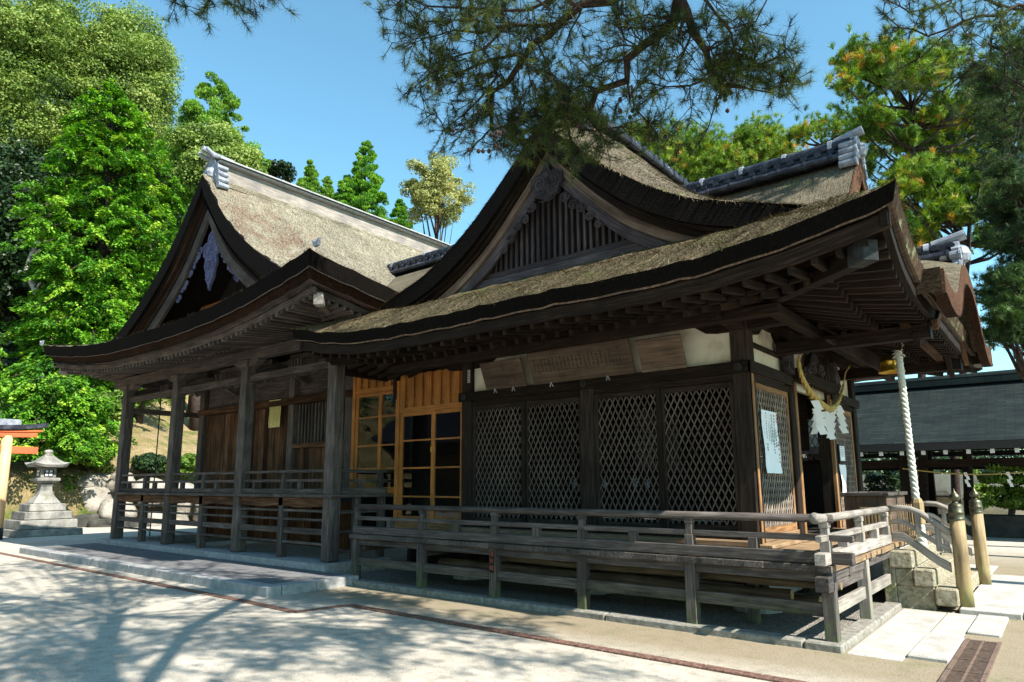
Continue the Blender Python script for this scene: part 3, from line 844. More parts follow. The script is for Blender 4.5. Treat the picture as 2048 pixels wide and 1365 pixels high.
# stair rails (both sides) and newel posts
def px_path(pts, y, z_off=0.0):
    return [aty(a, b, y) + np.array([0, 0, z_off]) for a, b in pts]
rt = px_path([(1776, 1018), (1800, 1016.5), (1819, 1018), (1841, 1027), (1870, 1047), (1902, 1067)], 3.1)
rm = px_path([(1783, 1044), (1799, 1043), (1812, 1046), (1832, 1059), (1855, 1075), (1880, 1091), (1903, 1102)], 3.1)
rb = px_path([(1785, 1073), (1798, 1073), (1810, 1075), (1832, 1090), (1855, 1107), (1880, 1124), (1903, 1136)], 3.1)
def ribbon(mb, path, w, h):
    top = [p + np.array([0, -w / 2, h / 2]) for p in path]; bot = [p + np.array([0, -w / 2, -h / 2]) for p in path]
    mb.strip(top, bot, (0, 1, 0), w)
for dy in (0.0, 2.4):
    o_ = np.array([0, dy, 0])
    m = MB(); m.tube([p + o_ for p in rt], 0.040, 12); H('stair_top_rail', m, 'greylit', 0, smooth=True)
    m = MB(); ribbon(m, [p + o_ for p in rm], 0.055, 0.062); H('stair_middle_rail', m, 'greylit', 0.005)
    m = MB(); ribbon(m, [p + o_ for p in rb], 0.07, 0.115); H('stair_bottom_rail', m, 'greylit', 0.005)
    m = MB(); m.beam((0.30, 3.1 + dy, 0.93), (0.30, 3.1 + dy, 1.20), 0.06, 0.06); m.beam((0.51, 3.1 + dy, 0.72), (0.51, 3.1 + dy, 1.02), 0.06, 0.06); H('stair_rail_post', m, 'greylit', 0.004)
    m = MB(); m.lathe((0.735, 3.1 + dy, 0), [(0.090, 0.06), (0.088, 0.3), (0.084, 0.7), (0.083, 1.13)], 20); nw = H('newel_post', m, 'newel', 0, smooth=False)
    nw.data.polygons.foreach_set('use_smooth', [len(p.vertices) == 4 for p in nw.data.polygons])
    m = MB(); m.lathe((0.735, 3.1 + dy, 0), [(0.086, 1.12), (0.090, 1.125), (0.090, 1.14), (0.086, 1.145), (0.086, 1.20), (0.089, 1.205), (0.089, 1.22), (0.085, 1.225), (0.083, 1.29), (0.076, 1.31), (0.058, 1.325), (0.034, 1.335), (0.030, 1.35),
              (0.040, 1.36), (0.060, 1.38), (0.066, 1.40), (0.058, 1.425), (0.036, 1.45), (0.016, 1.475), (0.007, 1.50), (0.002, 1.515)], 20)
    H('newel_cap', m, 'bronze', 0, smooth=True, parent=nw)

# sills, lintels and tie beams
m = MB(); m.box(-6.30, -1.14, 1.33, 1.378, 3.01, 3.165); H('tie_beam', m, 'timber', 0.006)
m = MB(); m.box(-1.178, -1.13, 1.33, 3.13, 3.01, 3.165); H('tie_beam', m, 'timber', 0.006)
m = MB(); m.box(-1.178, -1.13, 5.26, 7.25, 3.01, 3.165); H('tie_beam', m, 'timber', 0.006)
m = MB(); m.box(-1.19, -1.06, 3.11, 5.47, 3.10, 3.28); H('rainbow_beam', m, 'timber', 0.01)
for a, b in ((-6.03, -3.81), (-3.57, -1.42)):
    m = MB(); m.box(a, b, 1.40, 1.52, 2.925, 3.012); H('lintel', m, 'timber', 0.004)
    m = MB(); m.box(a, b, 1.40, 1.52, FZ + 0.09, FZ + 0.17); H('sill', m, 'timber', 0.004)
for a, b in ((1.62, 3.10), (5.48, 6.98)):
    m = MB(); m.box(-1.32, -1.20, a, b, 2.925, 3.012); H('lintel', m, 'timber', 0.004)
    m = MB(); m.box(-1.32, -1.20, a, b, FZ + 0.05, FZ + 0.14); H('sill', m, 'floor', 0.004)
# top plate and corner bracket arms
m = MB(); m.box(-8.3, -1.05, 1.40, 1.60, 3.74, 3.93); m.box(-1.40, -1.20, 1.62, 7.2, 3.74, 3.93); m.box(-1.20, -0.62, 1.42, 1.58, 3.60, 3.735); m.box(-1.38, -1.22, 0.62, 1.40, 3.60, 3.735)
H('wall_plate', m, 'timber', 0.006)
def boat_arm(m, c, axis, L=0.62, h=0.15, th=0.16):
    n = 8; poly = []
    for i in range(n + 1): 
        a = -1 + 2 * i / n; poly.append((a * L, -h if abs(a) < .55 else -h + h * 0.85 * ((abs(a) - .55) / .45) ** 2))
    poly += [(L, 0), (-L, 0)]
    e = np.eye(3)[axis]; en = np.eye(3)[1 - axis]
    m.prism(poly, np.array(c) - en * th / 2, e, (0, 0, 1), en, th)
for (x, y, ax) in ((-1.30, 1.5, 0), (-3.69, 1.5, 0), (-6.15, 1.5, 0), (-1.30, 1.5, 1), (-1.30, 3.22, 1), (-1.30, 5.36, 1), (-1.30, 7.1, 1)):
    m = MB(); boat_arm(m, (x, y, 3.739), ax, th=0.17 if ax else 0.168); H('bracket_arm', m, 'timber', 0.005)
# plaster panels
for (x0, x1) in ((-6.03, -3.81), (-3.57, -1.42)):
    m = MB(); m.box(x0, x1, 1.46, 1.52, 3.012, 3.74); H('plaster_panel', m, 'plaster', 0)
for (y0, y1) in ((1.62, 3.10), (3.34, 5.24), (5.48, 6.98)):
    m = MB(); m.box(-1.32, -1.26, y0, y1, 3.012, 3.74); H('plaster_panel', m, 'plaster', 0)
m = MB(); m.box(-1.25, -1.20, 1.62, 3.10, 3.40, 3.46); H('panel_batten', m, 'timber', 0.004)
# carved bracket over the doorway (frog-leg strut) and beam nosings
def frog(m, org, ex, en, s=1.0, th=0.08):
    P_ = [(-0.62, 0), (-0.58, 0.09), (-0.42, 0.12), (-0.30, 0.22), (-0.16, 0.34), (0, 0.40), (0.16, 0.34), (0.30, 0.22), (0.42, 0.12), (0.58, 0.09), (0.62, 0), (0.40, 0), (0.28, 0.06), (0.14, 0.17), (0, 0.21), (-0.14, 0.17), (-0.28, 0.06), (-0.40, 0)]
    m.prism([(a * s, b * s) for a, b in P_], org, ex, (0, 0, 1), en, th)
def scroll(m, c, ex, en, r0=0.12, turns=1.6, rad=0.014, sgn=1, up=(0, 0, 1)):
    pts = []; n = 26
    for i in range(n):
        q = i / (n - 1); a = q * turns * 2 * math.pi * sgn; r_ = r0 * (1 - 0.85 * q)
        pts.append(np.asarray(c) + np.asarray(ex) * math.cos(a) * r_ + np.asarray(up) * math.sin(a) * r_)
    m.tube(pts, [rad * (1 - 0.4 * i / n) for i in range(n)], 6)
m = MB(); frog(m, (-1.20, 4.3, 3.28), (0, 1, 0), (1, 0, 0), 1.05)
for s_ in (-1, 1):
    scroll(m, (-1.10, 4.3 + s_ * 0.30, 3.42), (0, s_, 0), (1, 0, 0), 0.10)
    for k in range(5): m.beam((-1.11, 4.3 + s_ * (0.08 + k * 0.09), 3.36 + 0.16 * math.sin(k)), (-1.11, 4.3 + s_ * (0.16 + k * 0.09), 3.52 - 0.04 * k), 0.05, 0.05)
H('carved_strut', m, 'carve', 0.006)
for y_, s_ in ((3.10, -1), (5.48, 1)):
    m = MB(); P_ = [(0, 0.0), (0.22, 0.02), (0.30, 0.10), (0.26, 0.17), (0.32, 0.24), (0.20, 0.36), (0.16, 0.5), (0, 0.52)]
    m.prism([(s_ * a, b) for a, b in P_], (-1.19, y_, 3.17), (0, 1, 0), (0, 0, 1), (1, 0, 0), 0.09)
    scroll(m, (-1.09, y_ + s_ * 0.16, 3.27), (0, s_, 0), (1, 0, 0), 0.07, rad=0.012); H('carved_nosing', m, 'carve', 0.006)
# hexagonal nail covers on the tie beam
for (x, y, ax) in ((-6.15, 1.325, 1), (-3.69, 1.325, 1), (-1.30, 1.325, 1)):
    m = MB(); n6 = [(0.062 * math.cos(k * math.pi / 3), 0.062 * math.sin(k * math.pi / 3)) for k in range(6)]
    m.prism(n6, (x, y, 3.088), (1, 0, 0), (0, 0, 1), (0, -1, 0), 0.02); m.lathe((x, y - 0.02, 3.088), [(0.012, -0.02), (0.02, 0), (0.012, 0.02)], 8)
    H('nail_cover', m, 'iron', 0.004)
# lattice doors on the long side (two leaves a bay), sunlit front leaves
def lattice_door(x0, x1, z0, z1, plane, const, back=False, sp=0.095):
    m = MB(); sw = 0.07; d0, d1 = const - 0.02, const + 0.025
    if plane == 'y':
        B = lambda a, b, c, d: m.box(a, b, d0, d1, c, d)
        to3 = lambda u, v, dp: np.array([x0 + sw + u, const - 0.008 + dp, z0 + 0.09 + v])
    else:
        B = lambda a, b, c, d: m.box(-d1, -d0, a, b, c, d)
        to3 = lambda u, v, dp: np.array([-(const - 0.008 + dp), x0 + sw + u, z0 + 0.09 + v])
    B(x0, x0 + sw, z0, z1); B(x1 - sw, x1, z0, z1); B(x0 + sw, x1 - sw, z0, z0 + 0.09); B(x0 + sw, x1 - sw, z1 - 0.08, z1)
    o = H('lattice_door', m, 'jamb' if plane == 'x' and not back else 'column', 0.003)
    m = MB(); lattice(m, x1 - x0 - 2 * sw, z1 - z0 - 0.17, to3, sp)
    H('lattice', m, 'latticelit' if plane == 'x' and not back else 'lattice', 0, parent=o, recalc=False)
for (a, b) in ((-6.03, -4.90), (-4.94, -3.81), (-3.57, -2.475), (-2.515, -1.42)):
    k = 0.0 if a in (-6.03, -3.57) else 0.05
    lattice_door(a, b, FZ + 0.172, 2.923, 'y', 1.435 + k)
for (a, b) in ((1.66, 3.08), (5.50, 6.94)): lattice_door(a, b, FZ + 0.142, 2.923, 'x', 1.245)
lattice_door(-3.55, -1.45, 1.95, 2.923, 'y', 7.1, True, 0.12)
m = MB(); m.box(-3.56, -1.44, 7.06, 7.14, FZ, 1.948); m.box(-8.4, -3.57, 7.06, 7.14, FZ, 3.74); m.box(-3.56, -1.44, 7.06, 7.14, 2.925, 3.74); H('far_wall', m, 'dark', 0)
for y_ in (3.10, 5.48):                              # door jambs at the entrance
    m = MB(); m.box(-1.22, -1.165, y_ - 0.045 + (0.2 if y_ < 4 else -0.2), y_ + 0.045 + (0.2 if y_ < 4 else -0.2), FZ + 0.05, 3.09, axis=2); H('door_jamb', m, 'jamb', 0.004)
m = MB(); m.box(-1.165, -1.15, 1.40, 1.46, FZ + 0.05, 3.0, axis=2); H('corner_batten', m, 'jamb', 0.003)
# interior: floor, ceiling, back lattice screen, offering table
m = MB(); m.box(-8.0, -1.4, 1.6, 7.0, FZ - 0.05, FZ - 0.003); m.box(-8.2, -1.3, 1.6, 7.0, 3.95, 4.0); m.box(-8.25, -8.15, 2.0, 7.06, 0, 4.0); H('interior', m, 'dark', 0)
m = MB(); m.box(-6.0, -1.8, 3.95, 4.35, 1.42, 1.50)
for x in (-5.9, -3.9, -1.9): m.box(x - 0.04, x + 0.04, 4.0, 4.3, FZ, 1.42)
H('inner_counter', m, 'timber', 0.004)
m = MB(); m.box(-6.1, -1.6, 5.35, 5.39, 2.15, 3.2); 
for x in (-5.0, -2.2): m.box(x - 0.06, x + 0.06, 5.28, 5.4, FZ, 3.9, axis=2)
H('inner_screen', m, 'timber', 0.004)
lattice_door(3.45, 5.2, 1.85, 3.0, 'x', 4.0, True, 0.11)
m = MB()
for i, (x, z) in enumerate(((-5.75, 1.55), (-5.5, 1.62), (-5.05, 1.55), (-4.4, 1.56), (-4.15, 1.55), (-2.45, 1.60), (-2.0, 1.57))):
    m.lathe((x, 4.12, z - 0.05), [(0.03, 0), (0.05, 0.03), (0.045, 0.10), (0.02, 0.14), (0.03, 0.17)], 10)
H('altar_vessel', m, 'tilepale', 0)

# ---- roof of the worship hall
profA = [(0, 6.98), (0.6, 6.36), (1.4, 5.66), (2.3, 5.10), (3.2, 4.78), (3.9, 4.43), (4.58, 3.98)]
RA = Roof(-3.7, 4.58, -0.60, 9.20, profA, 0.30, 0.30, 2.3, mk=0.66)
m = MB(); r_, g_ = RA.skirt(-1, 1.7); m.grid(r_, g_)
H('thatch_skirt', m, 'thatchskirt', 0, smooth=True)
m = MB(); r2, g2 = RA.skirt(1, 1.7); m.grid(r2, g2)
H('thatch_skirt', m, 'thatchskirt', 0, smooth=True)
m = MB()
for sx in (1, -1):
    for (r_, g_) in RA.main(sx): m.grid(r_, g_)
H('thatch', m, 'thatch', 0, smooth=True)
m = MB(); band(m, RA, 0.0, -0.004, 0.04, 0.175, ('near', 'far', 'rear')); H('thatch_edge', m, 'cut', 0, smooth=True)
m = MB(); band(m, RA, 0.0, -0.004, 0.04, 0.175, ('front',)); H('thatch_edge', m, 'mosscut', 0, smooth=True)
m = MB(); band(m, RA, 0.04, 0.172, 0.36, 0.172); band(m, RA, 0.06, 0.17, 0.06, 0.192); H('edge_lath', m, 'barge', 0, smooth=False)
# verge: thick thatch end, laths, bargeboards
def verge(ro, yv, tmax, bands, parent, sgn=1):
    """bands: list of (name, material, n0, n1, y0, y1): ribbons parallel to the gable rake"""
    for (nm, mat, n0, n1, ya, yb) in bands:
        for sx in (-1, 1):
            top = []; bot = []; n = 36
            for i in range(n + 1):
                t = tmax * i / n; e = 0.02
                z0 = interp(ro.prof, t); dz = (interp(ro.prof, t + e) - interp(ro.prof, max(0, t - e))) / (e + min(e, t) if t < e else 2 * e)
                nx, nz = nrm((-dz, 1.0)); 
                if t < 1e-6: nx = 0; nz = 1 / 1.0; k0 = math.sqrt(1 + dz * dz)
                else: k0 = 1.0
                kk = 0.66 + 0.34 * min(1.0, t / 1.6)
                a = (t - nx * n0 * kk, z0 - nz * n0 * k0 * kk); b = (t - nx * n1 * kk, z0 - nz * n1 * k0 * kk)
                a = (max(0, a[0]), a[1]); b = (max(0, b[0]), b[1])
                top.append((ro.cx + sx * a[0], yv + ya, a[1])); bot.append((ro.cx + sx * b[0], yv + ya, b[1]))
            m = MB(); m.strip(top, bot, (0, 1, 0), yb - ya)
            parent_ = parent
            m.build(nm, M[mat], parent_, bevel=0.0 if 'thatch' in nm else 0.006)
verge(RA, 0.30, 3.85, [('thatch_verge', 'cut', -0.003, 0.30, 0.0, 0.30), ('verge_lath', 'timber', 0.30, 0.36, 0.06, 0.34), ('verge_lath', 'timber', 0.36, 0.42, 0.12, 0.34)], WH)
verge(RA, 0.30, 3.35, [('bargeboard', 'barge', 0.42, 0.56, 0.17, 0.25), ('bargeboard', 'carve', 0.56, 0.72, 0.21, 0.27)], WH)
# gable wall with upright slats
yg = 0.64
def gable_slats(parent, ro, yg, t0, zb, n0, sp, mat, back):
    m = MB(); m2 = MB()
    t = -t0 + sp / 2
    while t < t0:
        zt = interp(ro.prof, abs(t)) - n0
        if zt > zb + 0.03: m.box(ro.cx + t - 0.022, ro.cx + t + 0.022, yg, yg + 0.04, zb, zt, axis=2)
        t += sp
    m.build('gable_slats', M[mat], parent, bevel=0.003)
    poly = [(-t0, zb)] + [(-t0 + 2 * t0 * i / 30, max(zb, interp(ro.prof, abs(-t0 + 2 * t0 * i / 30)) - n0 + 0.1)) for i in range(31)] + [(t0, zb)]
    m2.prism(poly, (ro.cx, yg + 0.06, 0), (1, 0, 0), (0, 0, 1), (0, 1, 0), 0.04)
    m2.build('gable_wall', M[back], parent)
gable_slats(WH, RA, yg, 2.05, 4.90, 0.55, 0.105, 'carve', 'dark')
m = MB(); m.box(-3.7 - 2.30, -3.7 + 2.30, yg - 0.06, yg + 0.05, 4.68, 4.80); m.box(-3.7 - 2.15, -3.7 + 2.15, yg - 0.03, yg + 0.05, 4.802, 4.90); H('gable_base_beam', m, 'carve', 0.006)
# pendant carving under the apex
def gegyo(parent, cx, y, z, s, mat, long=False):
    m = MB()
    if long:
        P_ = [(0, 0.42), (0.16, 0.30), (0.20, 0.10), (0.36, 0.02), (0.34, -0.14), (0.24, -0.22), (0.27, -0.40), (0.20, -0.52), (0.16, -0.72), (0.06, -0.84), (0, -0.98)]
    else:
        P_ = [(0, 0.46), (0.07, 0.38), (0.07, 0.16), (0.20, 0.20), (0.38, 0.10), (0.40, -0.06), (0.30, -0.18), (0.27, -0.30), (0.13, -0.36), (0.05, -0.40), (0, -0.46)]
    poly = [(a * s, b * s) for a, b in P_] + [(-a * s, b * s) for a, b in P_[-2:0:-1]]
    m.prism(poly, (cx, y, z), (1, 0, 0), (0, 0, 1), (0, -1, 0), 0.06)
    for sg in (-1, 1):
        scroll(m, (cx + sg * 0.17 * s, y - 0.06, z - 0.03 * s), (sg, 0, 0), (0, -1, 0), 0.17 * s, 2.0, 0.030 * s)
        if long: scroll(m, (cx + sg * 0.10 * s, y - 0.06, z - 0.42 * s), (-sg, 0, 0), (0, -1, 0), 0.12 * s, 1.8, 0.020 * s)
        for k in range(5):
            q = k / 4
            m.tube([(cx + sg * 0.02 * s, y - 0.06, z + (0.3 - q * 0.9 * (1 if long else .7)) * s), (cx + sg * (0.10 + 0.05 * math.sin(5 * q)) * s, y - 0.065, z + (0.18 - q * 0.9 * (1 if long else .7)) * s), (cx + sg * 0.16 * s, y - 0.06, z + (0.02 - q * 0.72 * (1 if long else .6)) * s)], 0.014 * s, 6)
    m.lathe((cx, y - 0.07, z + 0.12 * s), [(0.01, -0.07 * s), (0.06 * s, -0.04 * s), (0.075 * s, 0), (0.06 * s, 0.04 * s), (0.01, 0.07 * s)], 8, (1, 0.5))
    return m.build('gable_pendant', M[mat], parent, bevel=0.006)
gegyo(WH, -3.7, 0.50, 6.06, 0.74, 'carve')
def fins(parent, ro, y, t0, t1, off, mat, n=9, r=0.075):
    for sg in (-1, 1):
        m = MB()
        for k in range(n):
            t = t0 + (t1 - t0) * k / (n - 1); z = interp(ro.prof, t) - off - 0.04 * math.sin(k * 2.2)
            scroll(m, (ro.cx + sg * t, y, z), (sg, 0, 0), (0, -1, 0), r * (1.25 - 0.6 * k / n), 1.4, 0.018, 1 if k % 2 else -1)
            m.lathe((ro.cx + sg * t, y + 0.02, z), [(0.02, -0.06), (0.055, -0.03), (0.06, 0.02), (0.03, 0.06)], 7, (1, 0.35))
        m.build('pendant_fin', M[mat], parent)
fins(WH, RA, 0.48, 0.30, 0.85, 0.92, 'carve', 5)
# eaves: fascia, flying rafters, base rafters, soffit boards
def eaves(ro, parent, drop, fascia, zr1, over, wall_d, sp, rw, rh, tiers, sides, matr, mats):
    """drop: underside of thatch below the eave line. tiers: list of (d_out, d_in, z_out, z_in) measured from the eave line"""
    R0 = ro.ring(0, 0, 60)
    dirs = {'near': np.array([0, 1.0, 0]), 'far': np.array([0, -1.0, 0]), 'front': np.array([-1.0, 0, 0]), 'rear': np.array([1.0, 0, 0])}
    for sd_ in sides:
        L_ = R0[sd_]; inn = dirs[sd_]
        cum = [0]
        for a, b in zip(L_[:-1], L_[1:]): cum.append(cum[-1] + np.linalg.norm(b - a))
        def P_(s):
            for i in range(len(cum) - 1):
                if s <= cum[i + 1]:
                    q = (s - cum[i]) / max(1e-9, cum[i + 1] - cum[i]); return L_[i] * (1 - q) + L_[i + 1] * q
            return L_[-1]
        zmid = L_[len(L_) // 2][2]
        mf = MB()
        for (di, z0, z1, th) in fascia:
            n = 40; top = []; bot = []
            for i in range(n + 1):
                s = di + (cum[-1] - 2 * di) * i / n; p = P_(s) + inn * di
                top.append(p + np.array([0, 0, -z0])); bot.append(p + np.array([0, 0, -z1]))
            mf.strip(top, bot, inn, th)
        mf.build('eave_fascia', M[mats], parent, bevel=0.004)
        for (d0, d1, za, zb, w_, h_) in tiers:
            mr = MB(); s = 0.15
            while s < cum[-1] - 0.1:
                p = P_(s); mrg = min(s, cum[-1] - s)
                dd1 = min(d1, max(d0 + 0.05, mrg - 0.02))
                lf = p[2] - zmid
                a = p + inn * d0; a[2] = p[2] - za
                q = (dd1 - d0) / (d1 - d0)
                b = p + inn * dd1; b[2] = p[2] - za + (za - zb) * q - lf * 0.75 * q
                if dd1 > d0 + 0.08: mr.beam(a, b, w_, h_)
                s += sp
            mr.build('eave_rafters', M[matr], parent, bevel=0.003)
    # soffit boarding
    mb = MB(); A = ro.ring(0.10, drop, 60)
    W = {}
    for sd_ in sides:
        a = A[sd_]; b = []
        for p in a:
            q = p.copy()
            if sd_ in ('near', 'far'):
                y_ = (ro.y0 + wall_d) if sd_ == 'near' else (ro.y1 - wall_d)
                q = np.array([min(max(p[0], ro.cx - ro.half + wall_d), ro.cx + ro.half - wall_d), y_, zr1])
            else:
                x_ = ro.cx + (ro.half - wall_d) * (1 if sd_ == 'front' else -1)
                q = np.array([x_, min(max(p[1], ro.y0 + wall_d), ro.y1 - wall_d), zr1])
            b.append(q)
        mb.grid([a, b], [[(p[0] + p[1], 0, 0) for p in a], [(p[0] + p[1], 2, 0) for p in a]])
    mb.build('soffit', M[mats], parent)
eaves(RA, WH, 0.19, [(0.10, 0.194, 0.345, 0.07), (0.74, 0.285, 0.33, 0.06)], 4.06, 0, 2.1, 0.235, 0.065, 0.08,
      [(0.16, 1.15, 0.375, 0.20, 0.060, 0.075), (0.72, 2.15, 0.385, 0.0, 0.068, 0.09)], ('near', 'front', 'rear'), 'timber', 'timber')
# corner hip rafter with a metal cap
m = MB(); m.beam((-1.35, 1.55, 3.86), (0.50, -0.27, 3.76), 0.15, 0.20); H('hip_rafter', m, 'timber', 0.006)
m = MB(); m.beam((0.50, -0.27, 3.762), (0.68, -0.45, 3.755), 0.165, 0.215); H('hip_rafter_cap', m, 'verdigris', 0.012)
m = MB(); m.beam((-6.2, 1.5, 3.86), (-7.95, -0.18, 3.76), 0.15, 0.20); H('hip_rafter', m, 'timber', 0.006)
# purlin carried on the bracket arms
m = MB(); m.box(-7.4, -0.55, 0.70, 0.84, 3.57, 3.70); m.box(-0.70, -0.56, 0.84, 7.8, 3.572, 3.702); H('eave_purlin', m, 'timber', 0.006)

# front gable (dormer) facing the steps: ridge along X at y = 4.3
def dormer(parent):
    m = MB(); rows = []; G = []
    prof = [(0, 6.82), (0.5, 6.30), (1.1, 5.66), (1.8, 5.08), (2.4, 4.76), (3.0, 4.5)]
    pr = smooth_prof(prof)
    for i in range(21):
        x = -3.6 + 3.42 * i / 20; row = []; gr = []
        for j in range(-30, 31):
            t = 3.0 * j / 30; row.append((x, 4.3 + t, interp(pr, abs(t)) + 0.05 * max(0, (x + 1.2) / 1.2) ** 2)); gr.append((abs(t) * 1.25, x, 0))
        rows.append(row); G.append(gr)
    m.grid(rows, G); m.build('dormer_thatch', M['thatch'], parent, smooth=True)
    class Q: pass
    for (n0, n1, xa, xb, mat, nm) in ((-0.003, 0.30, -0.20, -0.178, 'rust', 'dormer_verge'), (0.30, 0.55, -0.32, -0.26, 'barge', 'dormer_bargeboard')):
        for sy in (-1, 1):
            top = []; bot = []
            for i in range(31):
                t = 2.7 * i / 30; z = interp(pr, t) + 0.05
                e = .02; dz = (interp(pr, t + e) - interp(pr, max(0, t - e))) / (2 * e if t > e else e + t); nx, nz = nrm((-dz, 1)); k0 = 1
                if t < 1e-6: nx, nz, k0 = 0, 1, 1.4
                top.append((xa, 4.3 + sy * max(0, t - nx * n0), z - nz * n0 * k0)); bot.append((xa, 4.3 + sy * max(0, t - nx * n1), z - nz * n1 * k0))
            mm = MB(); mm.strip(top, bot, (1, 0, 0), xb - xa); mm.build(nm, M[mat], parent)
    mm = MB(); mm.prism([(-2.2, 4.5), (-1.1, 5.3), (0, 6.2), (1.1, 5.3), (2.2, 4.5)], (-0.5, 4.3, 0), (0, 1, 0), (0, 0, 1), (1, 0, 0), 0.05); mm.build('dormer_wall', M['timber'], parent)
dormer(WH)

def tile_ridge(parent, p0, p1, zlow, ztop, w0, w1, mat='tile', n_round=14, straps=4, side=None):
    """stacked tile ridge from p0 to p1 (horizontal); zlow..ztop"""
    p0 = np.array(p0, float); p1 = np.array(p1, float); d = nrm(p1 - p0); L = np.linalg.norm(p1 - p0); sd_ = np.cross(d, [0, 0, 1.0])
    m = MB(); H_ = ztop - zlow; nl = 5
    for k in range(nl):
        z = zlow + H_ * 0.82 * (k + 0.5) / nl; ww = w0 + (w1 - w0) * k / (nl - 1)
        m.beam(p0 + [0, 0, z], p1 + [0, 0, z], ww * (1.0 if k % 2 else 0.86), H_ * 0.82 / nl * (0.5 if k % 2 else 0.98))
    m.tube([p0 + [0, 0, ztop - 0.075], p1 + [0, 0, ztop - 0.075]], 0.085, 10)
    s = 0.1
    while s < L:
        q = p0 + d * s
        for sg in (-1, 1):
            for z in (zlow + H_ * 0.42,):
                m.tube([q + sd_ * sg * w0 * 0.40 + [0, 0, z], q + sd_ * sg * (w0 * 0.5 + 0.02) + [0, 0, z]], 0.05, 9)
                m.tube([q + d * 0.11 + sd_ * sg * w0 * 0.38 + [0, 0, zlow + H_ * 0.66], q + d * 0.11 + sd_ * sg * (w0 * 0.46) + [0, 0, zlow + H_ * 0.66]], 0.045, 9)
        s += 0.22
    m.build('ridge_tiles', M[mat], parent)
    for sg in (-1, 1):                                 # half-round course along the foot
        m = MB(); off = sd_ * sg * (w0 / 2 + 0.03)
        m.tube([p0 + off + [0, 0, zlow + 0.03], p1 + off + [0, 0, zlow + 0.03]], 0.062, 9)
        s = 0.2
        while s < L:
            q = p0 + d * s + off + np.array([0, 0, zlow + 0.03]); m.tube([q, q + d * 0.035], 0.078, 9); s += 0.42
        m.build('ridge_foot_tiles', M[mat], parent)
    for k in range(straps):
        m = MB(); q = p0 + d * (L * (k + 0.6) / straps) + np.array([0, 0, ztop - 0.07]); m.tube([q - d * 0.035, q + d * 0.035], 0.105, 10)
        for sg in (-1, 1): m.beam(q + sd_ * sg * 0.10, q + sd_ * sg * 0.11 + [0, 0, -0.12], 0.06, 0.02, up=sd_)
        m.build('ridge_strap', M['tilepale'], parent)
def onigawara(parent, c, d, z0, z1, w, mat='tilepale', fins_=4, half=0.13):
    """ridge-end tile: shaped plate with side scroll tiles"""
    c = np.array(c, float); d = nrm(d); sd_ = np.cross(d, [0, 0, 1.0]); h_ = z1 - z0
    m = MB()
    P_ = [(-0.55, 0), (-0.62, 0.12), (-0.50, 0.22), (-0.58, 0.36), (-0.42, 0.46), (-0.48, 0.62), (-0.32, 0.74), (-0.20, 0.92), (0, 1.0)]
    poly = [(a * w, b * h_ + z0) for a, b in P_] + [(-a * w, b * h_ + z0) for a, b in P_[-2::-1]]
    m.prism(poly, c * [1, 1, 0], sd_, (0, 0, 1), d, 0.10)
    m.lathe(c * [1, 1, 0] + d * 0.10 + [0, 0, z0 + h_ * 0.45], [(0.02, -0.14), (0.10, -0.10), (0.13, 0.0), (0.10, 0.10), (0.02, 0.15)], 10)
    for sg in (-1, 1): scroll(m, c * [1, 1, 0] + d * 0.11 + sd_ * sg * w * 0.32 + [0, 0, z0 + h_ * 0.2], sd_ * sg, d, w * 0.16, 1.6, 0.02)
    m.tube([c * [1, 1, 0] - d * 0.25 + [0, 0, z1 - 0.02], c * [1, 1, 0] + d * 0.18 + [0, 0, z1 + 0.07]], [0.07, 0.075], 10)
    m.build('ridge_end_tile', M[mat], parent, bevel=0.006)
    for sg in (-1, 1):
        m = MB()
        for k in range(fins_):
            q = c * [1, 1, 0] + sd_ * sg * (w * 0.40 + 0.05 * (fins_ - k) * 0.7) + np.array([0, 0, z0 + h_ * (0.02 + 0.78 * k / fins_) - (fins_ - k) * 0.02])
            m.tube([q - d * (half + .05), q + d * half], [0.058, 0.066], 9); m.tube([q + d * (half - 0.01), q + d * (half + 0.02)], 0.078, 9)
        m.build('ridge_scroll_tiles', M[mat], parent)
# main ridge of the worship hall
tile_ridge(WH, (-3.7, 1.15, 0), (-3.7, 7.6, 0), 7.48, 7.80, 0.40, 0.26, straps=5)
onigawara(WH, (-3.7, 1.05, 0), (0, -1, 0), 7.10, 7.74, 0.48, 'tile')
# ridge of the front gable
tile_ridge(WH, (-3.3, 4.3, 0), (-0.30, 4.3, 0), 6.80, 7.20, 0.36, 0.24, straps=4)
onigawara(WH, (-0.28, 4.3, 0), (1, 0, 0), 6.70, 7.20, 0.46, 'tilepale', 4, 0.10)
